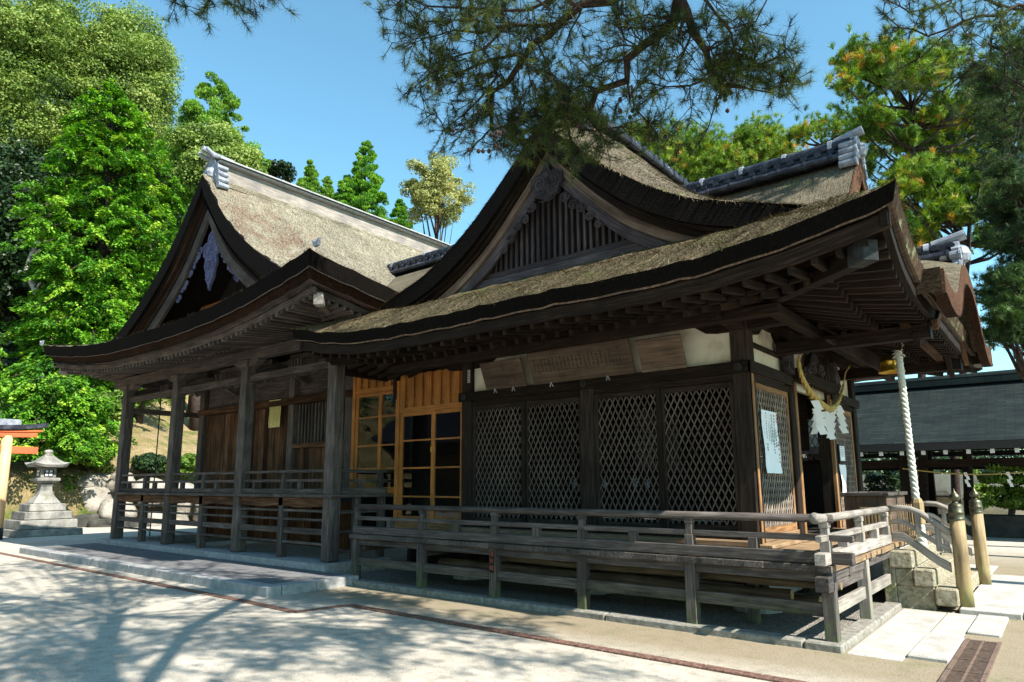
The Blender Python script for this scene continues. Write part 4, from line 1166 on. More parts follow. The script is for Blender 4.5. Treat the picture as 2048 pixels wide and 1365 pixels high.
# undulating gable over the steps (karahafu)
def karahafu(parent):
    yc = 4.3; xf = 1.06
    def prof(t):
        a = abs(t)
        return interp(KP, a)
    KP = smooth_prof([(0, 4.64), (0.4, 4.60), (0.8, 4.45), (1.15, 4.21), (1.6, 3.94), (2.1, 3.82), (2.6, 3.82), (3.0, 3.90)])
    T = [3.0 * i / 50 for i in range(-50, 51)]
    m = MB(); rows = []; G = []
    for i in range(15):
        x = -0.5 + (xf + 0.5) * i / 14
        rows.append([(x, yc + t, interp(KP, abs(t)) + 0.36 * (1 - (i / 14) ** 2.2) * max(0, 1 - abs(t) / 2.6) + 0.03) for t in T]); G.append([(x, t, 0) for t in T])
    m.grid(rows, G); m.build('porch_thatch', M['thatch'], parent, smooth=True)
    for (h0, h1, xa, xb, mat, nm) in ((-0.03, 0.25, xf - 0.02, xf + 0.012, 'rust', 'porch_verge'), (0.25, 0.265, xf - 0.10, xf + 0.02, 'cutbrown', 'porch_verge_edge'), (0.265, 0.40, xf - 0.30, xf - 0.24, 'board', 'porch_bargeboard'), (0.40, 0.58, xf - 0.52, xf - 0.45, 'timber', 'porch_bargeboard')):
        TT = T if h0 < 0.26 else T[21:-21]
        m = MB(); top = [(xa, yc + t, interp(KP, abs(t)) - h0) for t in TT]; bot = [(xa, yc + t, interp(KP, abs(t)) - h1) for t in TT]
        m.strip(top, bot, (1, 0, 0), xb - xa); m.build(nm, M[mat], parent)
    for sg in (-1, 1):
        m = MB(); m.strip([(0.3 + 0.74 * i / 8, yc + sg * 3.0, 3.95) for i in range(9)], [(0.3 + 0.74 * i / 8, yc + sg * 2.98, 3.68) for i in range(9)], (0, sg, 0), 0.02)
        m.build('porch_side_edge', M['mosscut'], parent)
    # curved ribs under the arch, gable screen behind
    m = MB()
    for x in (0.62, 0.45, 0.28, 0.10, -0.08, -0.26):
        m.strip([(x, yc + t, interp(KP, abs(t)) - 0.30) for t in T[22:-22]], [(x, yc + t, interp(KP, abs(t)) - 0.38) for t in T[22:-22]], (1, 0, 0), 0.06)
    m.build('porch_ribs', M['timber'], parent)
    m = MB(); poly = [(t, interp(KP, abs(t)) - 0.35) for t in T[14:-14]] + [(2.1, 3.45), (-2.1, 3.45)]
    m.prism(poly, (-0.42, yc, 0), (0, 1, 0), (0, 0, 1), (1, 0, 0), 0.05); m.build('porch_gable_wall', M['timber'], parent)
    m = MB(); frog(m, (0.42, yc, 3.75), (0, 1, 0), (1, 0, 0), 1.0, 0.07); m.box(0.40, 0.52, yc - 1.75, yc + 1.75, 3.56, 3.74); m.build('porch_beam', M['board'], parent, bevel=0.006)
    for sg in (-1, 1):
        m = MB(); m.box(-1.2, 0.72, yc + sg * 1.62 - 0.09, yc + sg * 1.62 + 0.09, 3.42, 3.60); m.build('porch_side_beam', M['timber'], parent, bevel=0.006)
        m = MB(); m.box(0.722, 0.735, yc + sg * 1.62 - 0.10, yc + sg * 1.62 + 0.10, 3.41, 3.61); m.build('beam_end_cap', M['verdigris'], parent, bevel=0.004)
        m = MB()
        for k in range(9):
            x = -0.9 + k * 0.2; m.beam((x, yc + sg * 1.0, 3.76), (x, yc + sg * 2.02, 3.70), 0.06, 0.08)
        m.build('porch_rafters', M['timber'], parent)
    # short tile ridge
    tile_ridge(parent, (-0.6, yc, 0), (0.90, yc, 0), 4.84, 5.12, 0.32, 0.22, straps=2)
    onigawara(parent, (0.92, yc, 0), (1, 0, 0), 4.70, 5.12, 0.38, 'tilepale', 2, 0.10)
karahafu(WH)
rough_edge('loose_straw', RA, M['strawC'], WH, 240)
straw('surface_straw', roof_sampler(RA, (-7.6, 0.6), (-0.55, 0.35)), 34000, M['strawC'], WH, (0.04, 0.11), 0.0045)
straw('surface_straw', roof_sampler(RA, (-3.5, 0.6), (0.35, 4.5)), 30000, M['strawA'], WH, (0.04, 0.10), 0.005)

def lining(ro, parent, off, mat):
    m = MB()
    for sx in (1, -1):
        dv = ro.yv - ro.y0; rows = []
        for y in (ro.yv + 0.02, ro.y1 - dv):
            rows.append([(ro.cx + sx * t, y, interp(ro.prof, t) - off) for t in np.linspace(0, ro.half - dv, 30)])
        m.grid(rows)
    m.build('roof_lining', M[mat], parent)
lining(RA, WH, 0.40, 'timber')
# ------------------------------------------------------------------ main hall (left, behind)
MH = empty('main_hall', (-13.15, 5.4, 0), 'large rear hall with pale thatched roof, blue-grey gable pendant and tall porch posts', 'shrine hall')
H = lambda name, mb, mat, bevel=0.004, parent=MH, **k: mb.build(name, M[mat] if isinstance(mat, str) else mat, parent, bevel=bevel, **k)
PF = 1.42
cxs = [-17.53, -14.70, -11.59, -8.52]
for x in cxs:
    m = MB(); m.box(x - 0.12, x + 0.12, 0.27, 0.51, 0.236, 4.2, axis=2); H('porch_column', m, 'porch', 0.022)
    m = MB(); m.box(x - 0.16, x + 0.16, 0.23, 0.55, 4.08, 4.22); boat_arm(m, (x, 0.39, 4.222), 0, 0.5, 0.12, 0.20); H('column_bracket', m, 'porch', 0.01)
for y in (3.4, 6.4):
    m = MB(); m.box(-17.65, -17.41, y - .12, y + .12, 0.236, 4.2, axis=2); H('porch_column', m, 'porch', 0.022)
m = MB(); m.box(-18.3, -7.9, 0.29, 0.47, 4.225, 4.45); m.box(-17.62, -17.44, 0.48, 11, 4.224, 4.448); m.box(-8.61, -8.43, 0.48, 6, 4.224, 4.448); H('eave_purlin', m, 'porch', 0.008)
m = MB(); m.box(-17.9, -8.2, 0.345, 0.435, 3.76, 3.91); m.box(-17.58, -17.48, 0.44, 6.4, 3.50, 3.64); H('tie_rail', m, 'porch', 0.006)
m = MB(); m.box(-8.56, -8.44, 0.52, 1.75, 3.62, 3.80); H('tie_beam', m, 'timber', 0.006)
# curved tie beams and strut carvings between porch and wall
for x in cxs:
    m = MB(); pts = [(x, 0.45 + 1.4 * q / 10, 3.95 + 0.22 * math.sin(q / 10 * math.pi)) for q in range(11)]
    m.strip([np.add(p, (-0.06, 0, 0.09)) for p in pts], [np.add(p, (-0.06, 0, -0.09)) for p in pts], (1, 0, 0), 0.12); H('curved_tie_beam', m, 'porch', 0.006)
for x in (-16.1, -13.15, -10.05):
    m = MB(); frog(m, (x, 1.2, 3.92), (1, 0, 0), (0, 1, 0), 0.9, 0.10)
    for s_ in (-1, 1):
        for k in range(5):
            x_ = x + s_ * (0.55 + 0.11 * k)
            m.tube([(x_, 1.0, 4.28), (x_ - 0.02, 1.02, 4.15), (x_ + 0.05 * s_, 1.1, 4.03), (x_ + 0.02, 1.2, 3.92)], 0.03, 6)
    m.box(x - 1.2, x + 1.2, 1.15, 1.30, 4.30, 4.42); H('frog_leg_strut', m, 'porch', 0.006)
# porch floor, rails, slatted base
m = MB(); x = -17.9
while x < -8.35:
    x1 = min(x + random.uniform(0.18, 0.26), -8.33); m.box(x + .002, x1 - .002, 0.22, 1.9, PF - 0.06, PF + random.uniform(-.003, .003)); x = x1
H('porch_floor', m, 'porch', 0.003)
m = MB(); 
for a, b in zip(cxs[:-1], cxs[1:]):
    n = 7; top = []; bot = []
    for i in range(n + 1):
        q = a + 0.12 + (b - a - 0.24) * i / n; top.append((q, 0.30, PF - 0.065)); bot.append((q, 0.30, PF - 0.235 + 0.02 * math.sin(i * 1.9 + a)))
    m.strip(top, bot, (0, 1, 0), 0.14)
H('porch_floor_beam', m, 'board', 0.006)
mids = [-16.02, -13.10, -10.0]
for x in mids:
    m = MB(); m.box(x - 0.075, x + 0.075, 0.30, 0.44, 0.236, PF - 0.062, axis=2); H('base_post', m, 'porch', 0.008)
    m = MB(); m.box(x - 0.06, x + 0.06, 0.31, 0.43, PF + 0.09, 1.78, axis=2); m.box(x - 0.04, x + 0.04, 0.33, 0.41, 1.78, 1.83); H('rail_post', m, 'porch', 0.005)
allx = sorted(cxs + mids)
for a, b in zip(allx[:-1], allx[1:]):
    a += 0.08; b -= 0.08
    m = MB(); m.box(a, b, 0.33, 0.38, 0.69, 0.80); H('base_rail', m, 'porch', 0.005)
    m = MB()
    for z in (1.115, 0.955, 0.53): m.box(a, b, 0.32, 0.40, z - 0.022, z + 0.022)
    H('base_slats', m, 'porch', 0.004)
    for q in (1 / 3., 2 / 3.):
        x_ = a + (b - a) * q
        m = MB(); m.box(x_ - 0.045, x_ + 0.045, 0.33, 0.42, 1.52, 1.65, axis=2)
        if abs(q - 1 / 3.) < .01: H('rail_strut', m, 'porch', 0.004)
for a, b in zip(cxs[:-1], cxs[1:]):
    a += 0.12; b -= 0.12
    m = MB(); m.box(a, b, 0.32, 0.44, PF + 0.002, PF + 0.10); H('bottom_rail', m, 'porch', 0.005)
    m = MB(); m.box(a, b, 0.34, 0.41, 1.645, 1.70); H('middle_rail', m, 'porch', 0.004)
    m = MB(); m.box(a, b, 0.345, 0.415, 1.82, 1.875); H('top_rail', m, 'porch', 0.004)
# return railing on the right side of the porch
m = MB(); m.box(-8.50, -8.42, 0.52, 1.86, PF + 0.002, PF + 0.11); H('bottom_rail', m, 'porch')
m = MB(); m.box(-8.49, -8.43, 0.52, 1.86, 1.63, 1.69); H('middle_rail', m, 'porch')
m = MB(); m.box(-8.49, -8.43, 0.52, 1.90, 1.81, 1.87); H('top_rail', m, 'porch')
for y in (0.95, 1.45):
    m = MB(); m.box(-8.51, -8.41, y - .045, y + .045, PF + 0.11, 1.63 if y < 1 else 1.81, axis=2); H('rail_post', m, 'porch')
for y in (0.9, 1.5):
    m = MB(); m.box(-8.53, -8.41, y - .06, y + .06, 0.24, PF - 0.06, axis=2); H('base_post', m, 'porch')
m = MB()
for z in (1.1, 0.75, 0.4): m.box(-8.49, -8.44, 0.52, 1.6, z - .03, z + .03)
H('base_slats', m, 'porch')
# wall of vertical boards with a barred window
WY = 1.90
m = MB(); x = -16.3
while x < -9.95:
    x1 = min(x + random.uniform(0.17, 0.30), -9.93)
    top = 2.42 if -12.02 < (x + x1) / 2 < -10.1 else 3.44
    m.box(x + 0.003, x1 - 0.003, WY + random.uniform(0, 0.012), WY + 0.05, PF, top, axis=2)
    m.box(x + 0.003, x1 - 0.003, WY + 0.12, WY + 0.16, 0.24, PF - 0.2, axis=2); x = x1
H('board_wall', m, 'board', 0.003)
m = MB(); m.box(-16.35, -9.9, WY + 0.02, WY + 0.07, 3.60, 4.55); H('upper_wall', m, 'porch', 0)
for x, w_ in ((-16.35, .24), (-14.25, .18), (-12.12, .20), (-9.95, .30)):
    m = MB(); m.box(x - w_ / 2, x + w_ / 2, WY - 0.10, WY + 0.12, PF, 4.6, axis=2); H('wall_post', m, 'porch', 0.014)
m = MB(); m.box(-16.5, -9.8, WY - 0.13, WY - 0.02, 3.44, 3.60); H('wall_tie', m, 'board', 0.006)
m = MB(); m.box(-12.05, -10.1, WY - 0.09, WY + 0.04, 2.42, 2.53); H('window_sill', m, 'board', 0.006)
m = MB()
for k in range(15): x = -11.92 + k * 0.126; m.box(x - 0.022, x + 0.022, WY + 0.0, WY + 0.04, 2.53, 3.44, axis=2)
H('window_bars', m, 'porch', 0.003)
m = MB(); m.box(-16.3, -9.9, WY + 0.35, WY + 0.4, PF, 4.6); m.box(-16.3, -16.2, WY, 9, .3, 4.6); m.box(-9.95, -9.85, 2.2, 9, .3, 5); H('inner_wall', m, 'dark', 0)
# glazed link doors between the halls (new cypress)
def glazed(x0, x1, y, z0, zl, zs, zt, mullions, rails, nslat, parent):
    m = MB(); m.box(x0, x1, y - 0.03, y + 0.05, zl, zl + 0.10); m.box(x0 - 0.09, x0 - 0.002, y - 0.045, y + 0.06, z0, zt - 0.1, axis=2)
    o = H('glass_door', m, 'orange', 0.004, parent)
    f = MB()
    for k, q in enumerate(mullions):
        yy = y + (0.0 if k < len(mullions) - 1 else 0.002); f.box(q - 0.045, q + 0.045, yy - 0.015, yy + 0.03, z0, zl - 0.001, axis=2)
    for a, b in zip(mullions[:-1], mullions[1:]):
        for z in rails: f.box(a + 0.046, b - 0.046, y - 0.01, y + 0.02, z - 0.016, z + 0.016)
        f.box(a + 0.046, b - 0.046, y - 0.012, y + 0.025, z0, z0 + 0.12); f.box(a + 0.046, b - 0.046, y - 0.012, y + 0.025, zl - 0.07, zl - 0.002)
    f.build('door_frame', M['orange'], o, bevel=0.003)
    for a, b in zip(mullions[:-1], mullions[1:]):
        p = MB(); p.add([(a + .04, y + .006, z0 + .1), (b - .04, y + .006, z0 + .1), (b - .04, y + .006, zl - .06), (a + .04, y + .006, zl - .06)], [(0, 1, 2, 3)])
        p.build('pane', M['glass'], o, recalc=False)
    s_ = MB(); sp = (x1 - x0) / nslat
    for k in range(nslat): s_.box(x0 + k * sp + 0.01, x0 + k * sp + sp * 0.62, y - 0.03, y - 0.008, zl + 0.10, zt, axis=2)
    s_.box(x0, x1, y + 0.012, y + 0.03, zl + 0.10, zt, axis=2)
    for q in (0.10, 0.80): s_.box(x0, x1, y - 0.007, y + 0.011, zl + 0.10 + (zt - zl) * q, zl + 0.14 + (zt - zl) * q)
    s_.build('ventilation_slats', M['orange'], o, bevel=0.003)
    return o
o = glazed(-9.46, -8.06, 1.62, PF, 3.43, 0, 4.15, (-9.42, -8.70, -8.07), (2.93, 2.36, 1.90), 6, MH)
o2 = glazed(-7.93, -6.28, 1.46, 0.90, 2.93, 0, 3.66, (-7.88, -7.03, -6.31), (2.40, 1.89, 1.37), 7, WH)
m = MB(); m.box(-8.1, -8.0, 1.40, 1.5, 3.2, 3.9); m.box(-8.06, -6.2, 1.52, 1.6, 3.66, 3.95); H('link_beam', m, 'timber', 0.006, WH)
m = MB(); m.box(-8.0, -6.2, 1.40, 1.62, FZ, FZ + 0.11); H('link_threshold', m, 'jamb', 0.004, WH)
m = MB(); m.box(-7.065, -7.045, 1.42, 1.445, 2.17, 2.27); H('door_pull', m, 'brass', 0.003, o2)

# ---- roof
profB = [(0, 8.72), (0.5, 8.12), (1.1, 7.45), (1.73, 6.88), (2.6, 6.24), (3.42, 5.76), (4.37, 5.30), (5.2, 5.02), (5.84, 4.82)]
RB = Roof(-13.02, 5.84, -1.2, 12.0, profB, -0.25, 0.46, 5.2, mk=0.16)
m = MB(); r_, g_ = RB.skirt(-1, 1.7, 90); m.grid(r_, g_); H('thatch_skirt', m, 'thatchleft', 0, smooth=True)
m = MB()
for sx in (1, -1):
    for (r_, g_) in RB.main(sx, 60): m.grid(r_, g_)
H('thatch', m, 'thatchleft', 0, smooth=True)
m = MB(); band(m, RB, 0.0, -0.004, 0.05, 0.26); H('thatch_edge', m, 'cut', 0, smooth=True)
m = MB(); band(m, RB, 0.05, 0.258, 0.15, 0.264); band(m, RB, 0.15, 0.264, 0.20, 0.44); H('second_thatch_edge', m, 'cutbrown', 0, smooth=True)
m = MB(); band(m, RB, 0.045, 0.262, 0.055, 0.275); band(m, RB, 0.195, 0.436, 0.34, 0.446); H('edge_lath', m, 'porch', 0)
verge(RB, -0.25, 5.05, [('thatch_verge', 'cut', -0.004, 0.34, 0.0, 0.30), ('thatch_verge', 'cutbrown', 0.34, 0.50, 0.08, 0.34), ('verge_lath', 'timber', 0.50, 0.60, 0.16, 0.34)], MH)
verge(RB, -0.25, 4.5, [('bargeboard', 'porch', 0.60, 0.86, 0.20, 0.28)], MH)
gegyo(MH, -12.98, 0.12, 7.02, 1.06, 'carveblue', True)
fins(MH, RB, 0.03, 0.38, 1.35, 1.22, 'carveblue', 11, 0.085)
lining(RB, MH, 0.55, 'timber')
m = MB(); m.prism([(-4.2, 5.2)] + [(-4.2 + 8.4 * i / 30, max(5.2, interp(RB.prof, abs(-4.2 + 8.4 * i / 30)) - 0.8)) for i in range(31)] + [(4.2, 5.2)], (-13.02, 1.16, 0), (1, 0, 0), (0, 0, 1), (0, 1, 0), 0.05); H('gable_wall', m, 'dark', 0)
m = MB(); m.box(-13.02 - 2.4, -13.35, 0.95, 1.15, 5.86, 6.12); m.box(-12.95, -13.02 + 2.5, 0.95, 1.15, 5.86, 6.12); H('gable_beam', m, 'orange', 0.006)
m = MB(); m.box(-13.33, -12.97, 0.92, 1.18, 5.3, 7.6, axis=2); m.box(-16.8, -9.5, 0.90, 1.2, 5.45, 5.70); H('gable_strut', m, 'timber', 0.01)
eaves(RB, MH, 0.45, [(0.27, 0.447, 0.545, 0.07), (0.98, 0.40, 0.46, 0.06)], 4.95, 0, 3.0, 0.17, 0.055, 0.075,
      [(0.30, 1.55, 0.575, 0.345, 0.062, 0.075), (0.94, 3.0, 0.475, 0.02, 0.065, 0.085)], ('near', 'front', 'rear'), 'porch', 'porch')
for sg in (-1, 1):
    c0 = RB.pt(-13.02 + sg * 5.9, -1.15)
    e1 = np.array([-13.02 + sg * 5.55, -0.78, c0[2] - 0.68]); e0 = np.array([-13.02 + sg * 3.2, 1.75, 4.75])
    m = MB(); m.beam(e0, e1, 0.15, 0.20); H('hip_rafter', m, 'porch', 0.006)
    m = MB(); d = nrm(e1 - e0); m.beam(e1 - d * 0.02, e1 + d * 0.18, 0.155, 0.205); H('hip_rafter_end', m, 'greylit', 0.012)
    m = MB(); tip = RB.pt(-13.02 + sg * 5.97, -1.2); m.prism([(0, -0.02), (0.10, 0.0), (0.12, 0.12), (0.03, 0.05), (-0.06, 0.12)], tip - [0.02, 0, 0.01], (sg, 0, 0), (0, 0, 1), (0, 1, 0), 0.06); H('corner_tile', m, 'tilepale', 0.004)
straw('surface_straw', roof_sampler(RB, (-13.0, -7.4), (-0.2, 10)), 60000, M['strawB'], MH, (0.04, 0.10), 0.006)
rough_edge('loose_straw', RB, M['strawA'], MH, 130)
# boxed timber ridge with end ornament
m = MB()
ry0, ry1 = 0.10, 11.6
m.box(-13.02 - 0.22, -13.02 + 0.22, ry0, ry1, 8.62, 9.02); H('ridge_box', m, 'ridgewood', 0.006)
m = MB(); m.box(-13.02 - 0.30, -13.02 + 0.30, ry0 - 0.05, ry1, 8.46, 8.62); H('ridge_base_course', m, 'thatchleft', 0.02)
m = MB(); m.box(-13.02 - 0.34, -13.02 + 0.34, ry0 - 0.12, ry1, 9.023, 9.07)
m.prism([(-0.40, 0), (0, 0.13), (0.40, 0), (0.40, 0.04), (0, 0.18), (-0.40, 0.04)], (-13.02, ry0 - 0.15, 9.072), (1, 0, 0), (0, 0, 1), (0, 1, 0), ry1 - ry0); H('ridge_cap', m, 'granite', 0.005)
m = MB(); m.tube([(-12.93, 2.05, 8.82), (-12.895, 2.05, 8.82)], 0.12, 18); H('round_boss', m, 'plaster', 0.004)
onigawara(MH, (-13.02, 0.05, 0), (0, -1, 0), 8.50, 9.20, 0.58, 'tilepale', 4, 0.10)
m = MB(); m.tube([(-13.02, 0.45, 9.24), (-13.02, 0.0, 9.26), (-13.02, -0.30, 9.35)], [0.09, 0.09, 0.075], 10)
for sg in (-1, 1): m.tube([(-13.02 + sg * 0.13, 0.3, 9.18), (-13.02 + sg * 0.15, -0.12, 9.21), (-13.02 + sg * 0.20, -0.30, 9.30)], [0.06, 0.06, 0.04], 8)
H('ridge_top_tiles', m, 'tilepale', 0)
m = MB(); m.tube([(-12.78, 6.1, 9.21), (-12.86, 6.1, 9.0), (-12.86, 6.12, 8.72), (-12.5, 6.15, 8.13), (-12.0, 6.6, 7.55), (-11.4, 7.0, 6.98)], 0.022, 6); H('lightning_cable', m, 'bluerope', 0)
# low connecting roof between the halls
lz = float(aty(866, 520, 4.3)[2])
m = MB(); rows = []
for i in range(9):
    x = -12.6 + 7.6 * i / 8; rows.append([(x, 4.3 + t, lz - 0.15 - 0.62 * abs(t) - 0.0 * t) for t in np.linspace(-2.7, 2.7, 13)])
m.grid(rows); H('link_thatch', m, 'thatch', 0, MH, smooth=True)
tile_ridge(MH, (-12.2, 4.3, 0), (-5.0, 4.3, 0), lz - 0.16, lz + 0.22, 0.34, 0.24, straps=6)
m = MB(); m.tube([aty(309, 955, 1.3) * [1, 1, 0] + [0, 0, 0.0], aty(309, 955, 1.3) * [1, 1, 0] + [0, 0, 4.5]], 0.017, 6); H('lightning_rod_wire', m, 'iron', 0)
# ------------------------------------------------------------------ things on and around the halls
def glyph(mb, c, ex, ey, en, s, seed):
    """small brush-stroke character, about s wide"""
    rr = random.Random(seed); n = rr.randint(4, 7)
    c = np.asarray(c, float)
    for _ in range(n):
        a = rr.uniform(-0.4, 0.4); b = rr.uniform(-0.4, 0.4)
        if rr.random() < 0.5: p, q = (-0.42, b), (0.42, b + rr.uniform(-.1, .1))
        elif rr.random() < 0.6: p, q = (a, -0.42), (a + rr.uniform(-.1, .1), 0.42)
        else: p, q = (a, 0.1), (a + rr.choice((-0.35, 0.35)), -0.42)
        P0 = c + ex * p[0] * s + ey * p[1] * s; P1 = c + ex * q[0] * s + ey * q[1] * s
        if np.linalg.norm(P1 - P0) > 1e-4: mb.beam(P0, P1, s * 0.19, 0.0012, up=en)
def column_text(mb, top, ex, ey, en, s, n, gap, seed):
    for k in range(n): glyph(mb, np.asarray(top) - ey * (k * s * gap), ex, ey, en, s, seed * 97 + k)
# three hanging notice boards under the eaves
BD = [(( -5.60, -4.74), 0.47, 'small lettered wooden notice board hung at the left end under the eaves', 0),
      (( -4.60, -2.78), 0.53, 'long middle wooden notice board with many columns of ink writing', 1),
      (( -2.66, -1.99), 0.47, 'short blank weathered notice board at the right, next to the corner column', 2)]
for (x0, x1), h_, lab, k in BD:
    o = empty('notice_board', ((x0 + x1) / 2, 1.25, 3.14), lab, 'notice board', 'wooden boards hung in a row above the lattice doors')
    bz = 3.15; tilt = 0.20; ey = nrm((0, -tilt, h_)); ex = np.array([1.0, 0, 0]); en = np.cross(ex, ey)
    b0 = np.array([x0, 1.28, bz]); 
    m = MB(); m.prism([(0, 0), (x1 - x0, 0), (x1 - x0, h_), (0, h_)], b0, ex, ey, -en, 0.03); m.build('board', M['oldboard'], o, bevel=0.004)
    if k == 2:
        m = MB(); m.prism([(0, h_ - 0.05), (x1 - x0, h_ - 0.05), (x1 - x0, h_), (0, h_)], b0 + en * 0.002, ex, ey, en, 0.02); m.prism([(0, 0), (x1 - x0, 0), (x1 - x0, 0.045), (0, 0.045)], b0 + en * 0.002, ex, ey, en, 0.015); m.build('board_edge_strip', M['barge'], o, bevel=0.003)
    if k < 2:
        m = MB(); W_ = x1 - x0
        nf = b0 + en * 0.0015
        if k == 0:
            for c in range(15): column_text(m, nf + ex * (0.08 + c * 0.043) + ey * (0.24 - 0.01 * (c % 3)), ex, ey, en, 0.017, 4 + (c * 7) % 4, 1.5, 11 + c)
            column_text(m, nf + ex * 0.76 + ey * 0.35, ex, ey, en, 0.035, 1, 1.5, 5); column_text(m, nf + ex * 0.46 + ey * 0.42, ex, ey, en, 0.034, 4, 1.2, 6); column_text(m, nf + ex * 0.79 + ey * 0.2, ex, ey, en, 0.03, 2, 1.3, 8)
        else:
            for c in range(20): column_text(m, nf + ex * (0.10 + c * 0.072) + ey * (0.40 - 0.05 * math.sin(c * 1.3) ** 2), ex, ey, en, 0.026, 6 + (c * 5) % 5, 1.30, 200 + c)
            column_text(m, nf + ex * 1.62 + ey * 0.41, ex, ey, en, 0.05, 1, 1.3, 77)
            for c in range(3): column_text(m, nf + ex * (1.52 + c * 0.055) + ey * 0.26, ex, ey, en, 0.024, 4, 1.4, 400 + c)
        m.build('lettering', M['ink'], o)
        m = MB()
        for q in ((0.25, 0.70) if k == 0 else (0.20, 0.76)):
            for s_ in (-1, 1): m.beam(b0 + ex * W_ * q + en * 0.03 + ey * 0.02, b0 + ex * (W_ * q + s_ * 0.03) + en * 0.04 - ey * 0.05, 0.016, 0.006, up=en)
        m.build('board_hook', M['tilepale'], o)
# tiny name tag on the left column
t = empty('name_tag', (-6.08, 1.37, 3.45), 'tiny white-edged tag with writing nailed to the column beside the glass doors', 'sign')
m = MB(); m.box(-6.105, -6.055, 1.365, 1.379, 3.34, 3.56, axis=2); m.build('tag_board', M['ink'], t)
m = MB()
for (a, b, c, d) in ((-6.105, -6.099, 3.34, 3.56), (-6.061, -6.055, 3.34, 3.56), (-6.099, -6.061, 3.34, 3.347), (-6.099, -6.061, 3.553, 3.56)): m.box(a, b, 1.361, 1.366, c, d)
for k in range(4): glyph(m, (-6.08, 1.364, 3.53 - 0.05 * k), np.array([1.0, 0, 0]), np.array([0, 0, 1.0]), np.array([0, -1.0, 0]), 0.03, k + 900)
m.build('tag_lettering', M['white'], t)
# yellow paper notice
t = empty('yellow_notice', (-12.70, 1.78, 2.95), 'yellow paper notice with columns of writing on the dark board wall', 'notice')
m = MB(); n = 8
P_ = [[(-12.96 + 0.48 * i / 4 - 0.02 * (j / n), 1.775 - 0.008 * math.sin(j * 0.9) - 0.012 * (j == 0) * (i / 4), 2.94 + 0.66 * j / n) for i in range(5)] for j in range(n + 1)]
m.grid(P_); m.build('sheet', M['yellow'], t, smooth=True)
m = MB()
for c in range(9): column_text(m, (-12.92 + c * 0.05, 1.765, 3.54), np.array([1.0, 0, 0]), np.array([0, 0, 1.0]), np.array([0, -1.0, 0]), 0.018, 22 - (c % 3) * 3, 1.45, 600 + c)
m.build('lettering', M['ink'], t)
# red fire-hydrant sign on a veranda post:  消火栓
def text_obj(txt, size, mat, mw, parent, name):
    cu = bpy.data.curves.new(name, 'FONT'); cu.body = txt; cu.size = size; cu.align_x = 'CENTER'; cu.align_y = 'CENTER'; cu.extrude = 0.0006
    o = bpy.data.objects.new(name, cu); sc.collection.objects.link(o)
    dg = bpy.context.evaluated_depsgraph_get(); me = bpy.data.meshes.new_from_object(o.evaluated_get(dg))
    bpy.data.objects.remove(o); me.transform(mw)
    me.transform(Matrix.Translation(-Vector(wloc(parent)))); me.materials.clear(); me.materials.append(mat)
    q = bpy.data.objects.new(name, me); sc.collection.objects.link(q); q.parent = parent; return q
xs_ = -0.06 - 1.44 * 3
t = empty('fire_hydrant_sign', (xs_, -0.01, 0.5), 'narrow sign with faded red characters on the third veranda post from the right', 'sign')
m = MB(); m.box(xs_ - 0.036, xs_ + 0.036, -0.008, -0.001, 0.40, 0.69, axis=2); m.build('sign_board', M['timber'], t, bevel=0.002)
for k, ch in enumerate('消火栓'):
    mw = Matrix.Translation((xs_, -0.010, 0.645 - 0.092 * k)) @ Matrix.Rotation(R(90), 4, 'X')
    text_obj(ch, 0.075, M['redfade'], mw, t, 'lettering')
# white poster on the sunlit lattice
t = empty('poster', (-1.20, 1.9, 1.75), 'tall white paper poster with red and black writing tied to the front lattice', 'poster')
xp = -1.185; ya, yb = 1.78, 2.40; za, zb = 1.72, 2.56
m = MB(); m.grid([[(xp + 0.012 * math.sin(j * .7) + 0.02 * (j == 0), ya + (yb - ya) * i / 4, za + (zb - za) * j / 8) for i in range(5)] for j in range(9)]); m.build('sheet', M['paper'], t, smooth=True)
EX, EY, EN = np.array([0, 1.0, 0]), np.array([0, 0, 1.0]), np.array([1.0, 0, 0])
def ptxt(mat, items, name):
    m = MB()
    for (fy, fz, s, n, gap, sd_) in items: column_text(m, (xp + 0.016, ya + (yb - ya) * fy, za + (zb - za) * fz), EX, EY, EN, s, n, gap, sd_)
    m.build(name, M[mat], t)
ptxt('red', [(0.86, 0.95, 0.040, 3, 1.15, 1), (0.89, 0.52, 0.040, 3, 1.25, 2), (0.90, 0.30, 0.032, 3, 1.5, 3)], 'red_lettering')
ptxt('ink', [(0.88, 0.68, 0.034, 2, 1.5, 4), (0.66, 0.93, 0.034, 8, 1.25, 5), (0.50, 0.93, 0.032, 9, 1.3, 6), (0.42, 0.75, 0.022, 8, 1.5, 7), (0.16, 0.95, 0.024, 10, 1.5, 8), (0.17, 0.45, 0.03, 3, 1.2, 9), (0.62, 0.52, 0.028, 5, 1.4, 10), (0.3, 0.8, 0.016, 10, 1.6, 14)], 'black_lettering')
ptxt('green_ink', [(0.75, 0.70, 0.034, 6, 1.3, 11), (0.58, 0.60, 0.026, 4, 1.4, 12)], 'green_lettering')
m = MB()
for y_ in (ya + 0.02, yb - 0.02): m.tube([(xp, y_, zb), (xp - 0.02, y_ + 0.01, zb + 0.06), (xp - 0.03, y_, zb + 0.10)], 0.006, 6)
m.tube([(xp, yb - 0.02, zb), (xp + 0.02, yb + 0.10, zb + 0.02), (xp - 0.03, yb + 0.16, zb - 0.05)], 0.004, 5); m.tube([(xp, yb, za + .04), (xp + 0.02, yb + 0.14, za + 0.02), (xp - 0.03, yb + 0.2, za - 0.05)], 0.004, 5); m.build('tie_string', M['straw'], t)
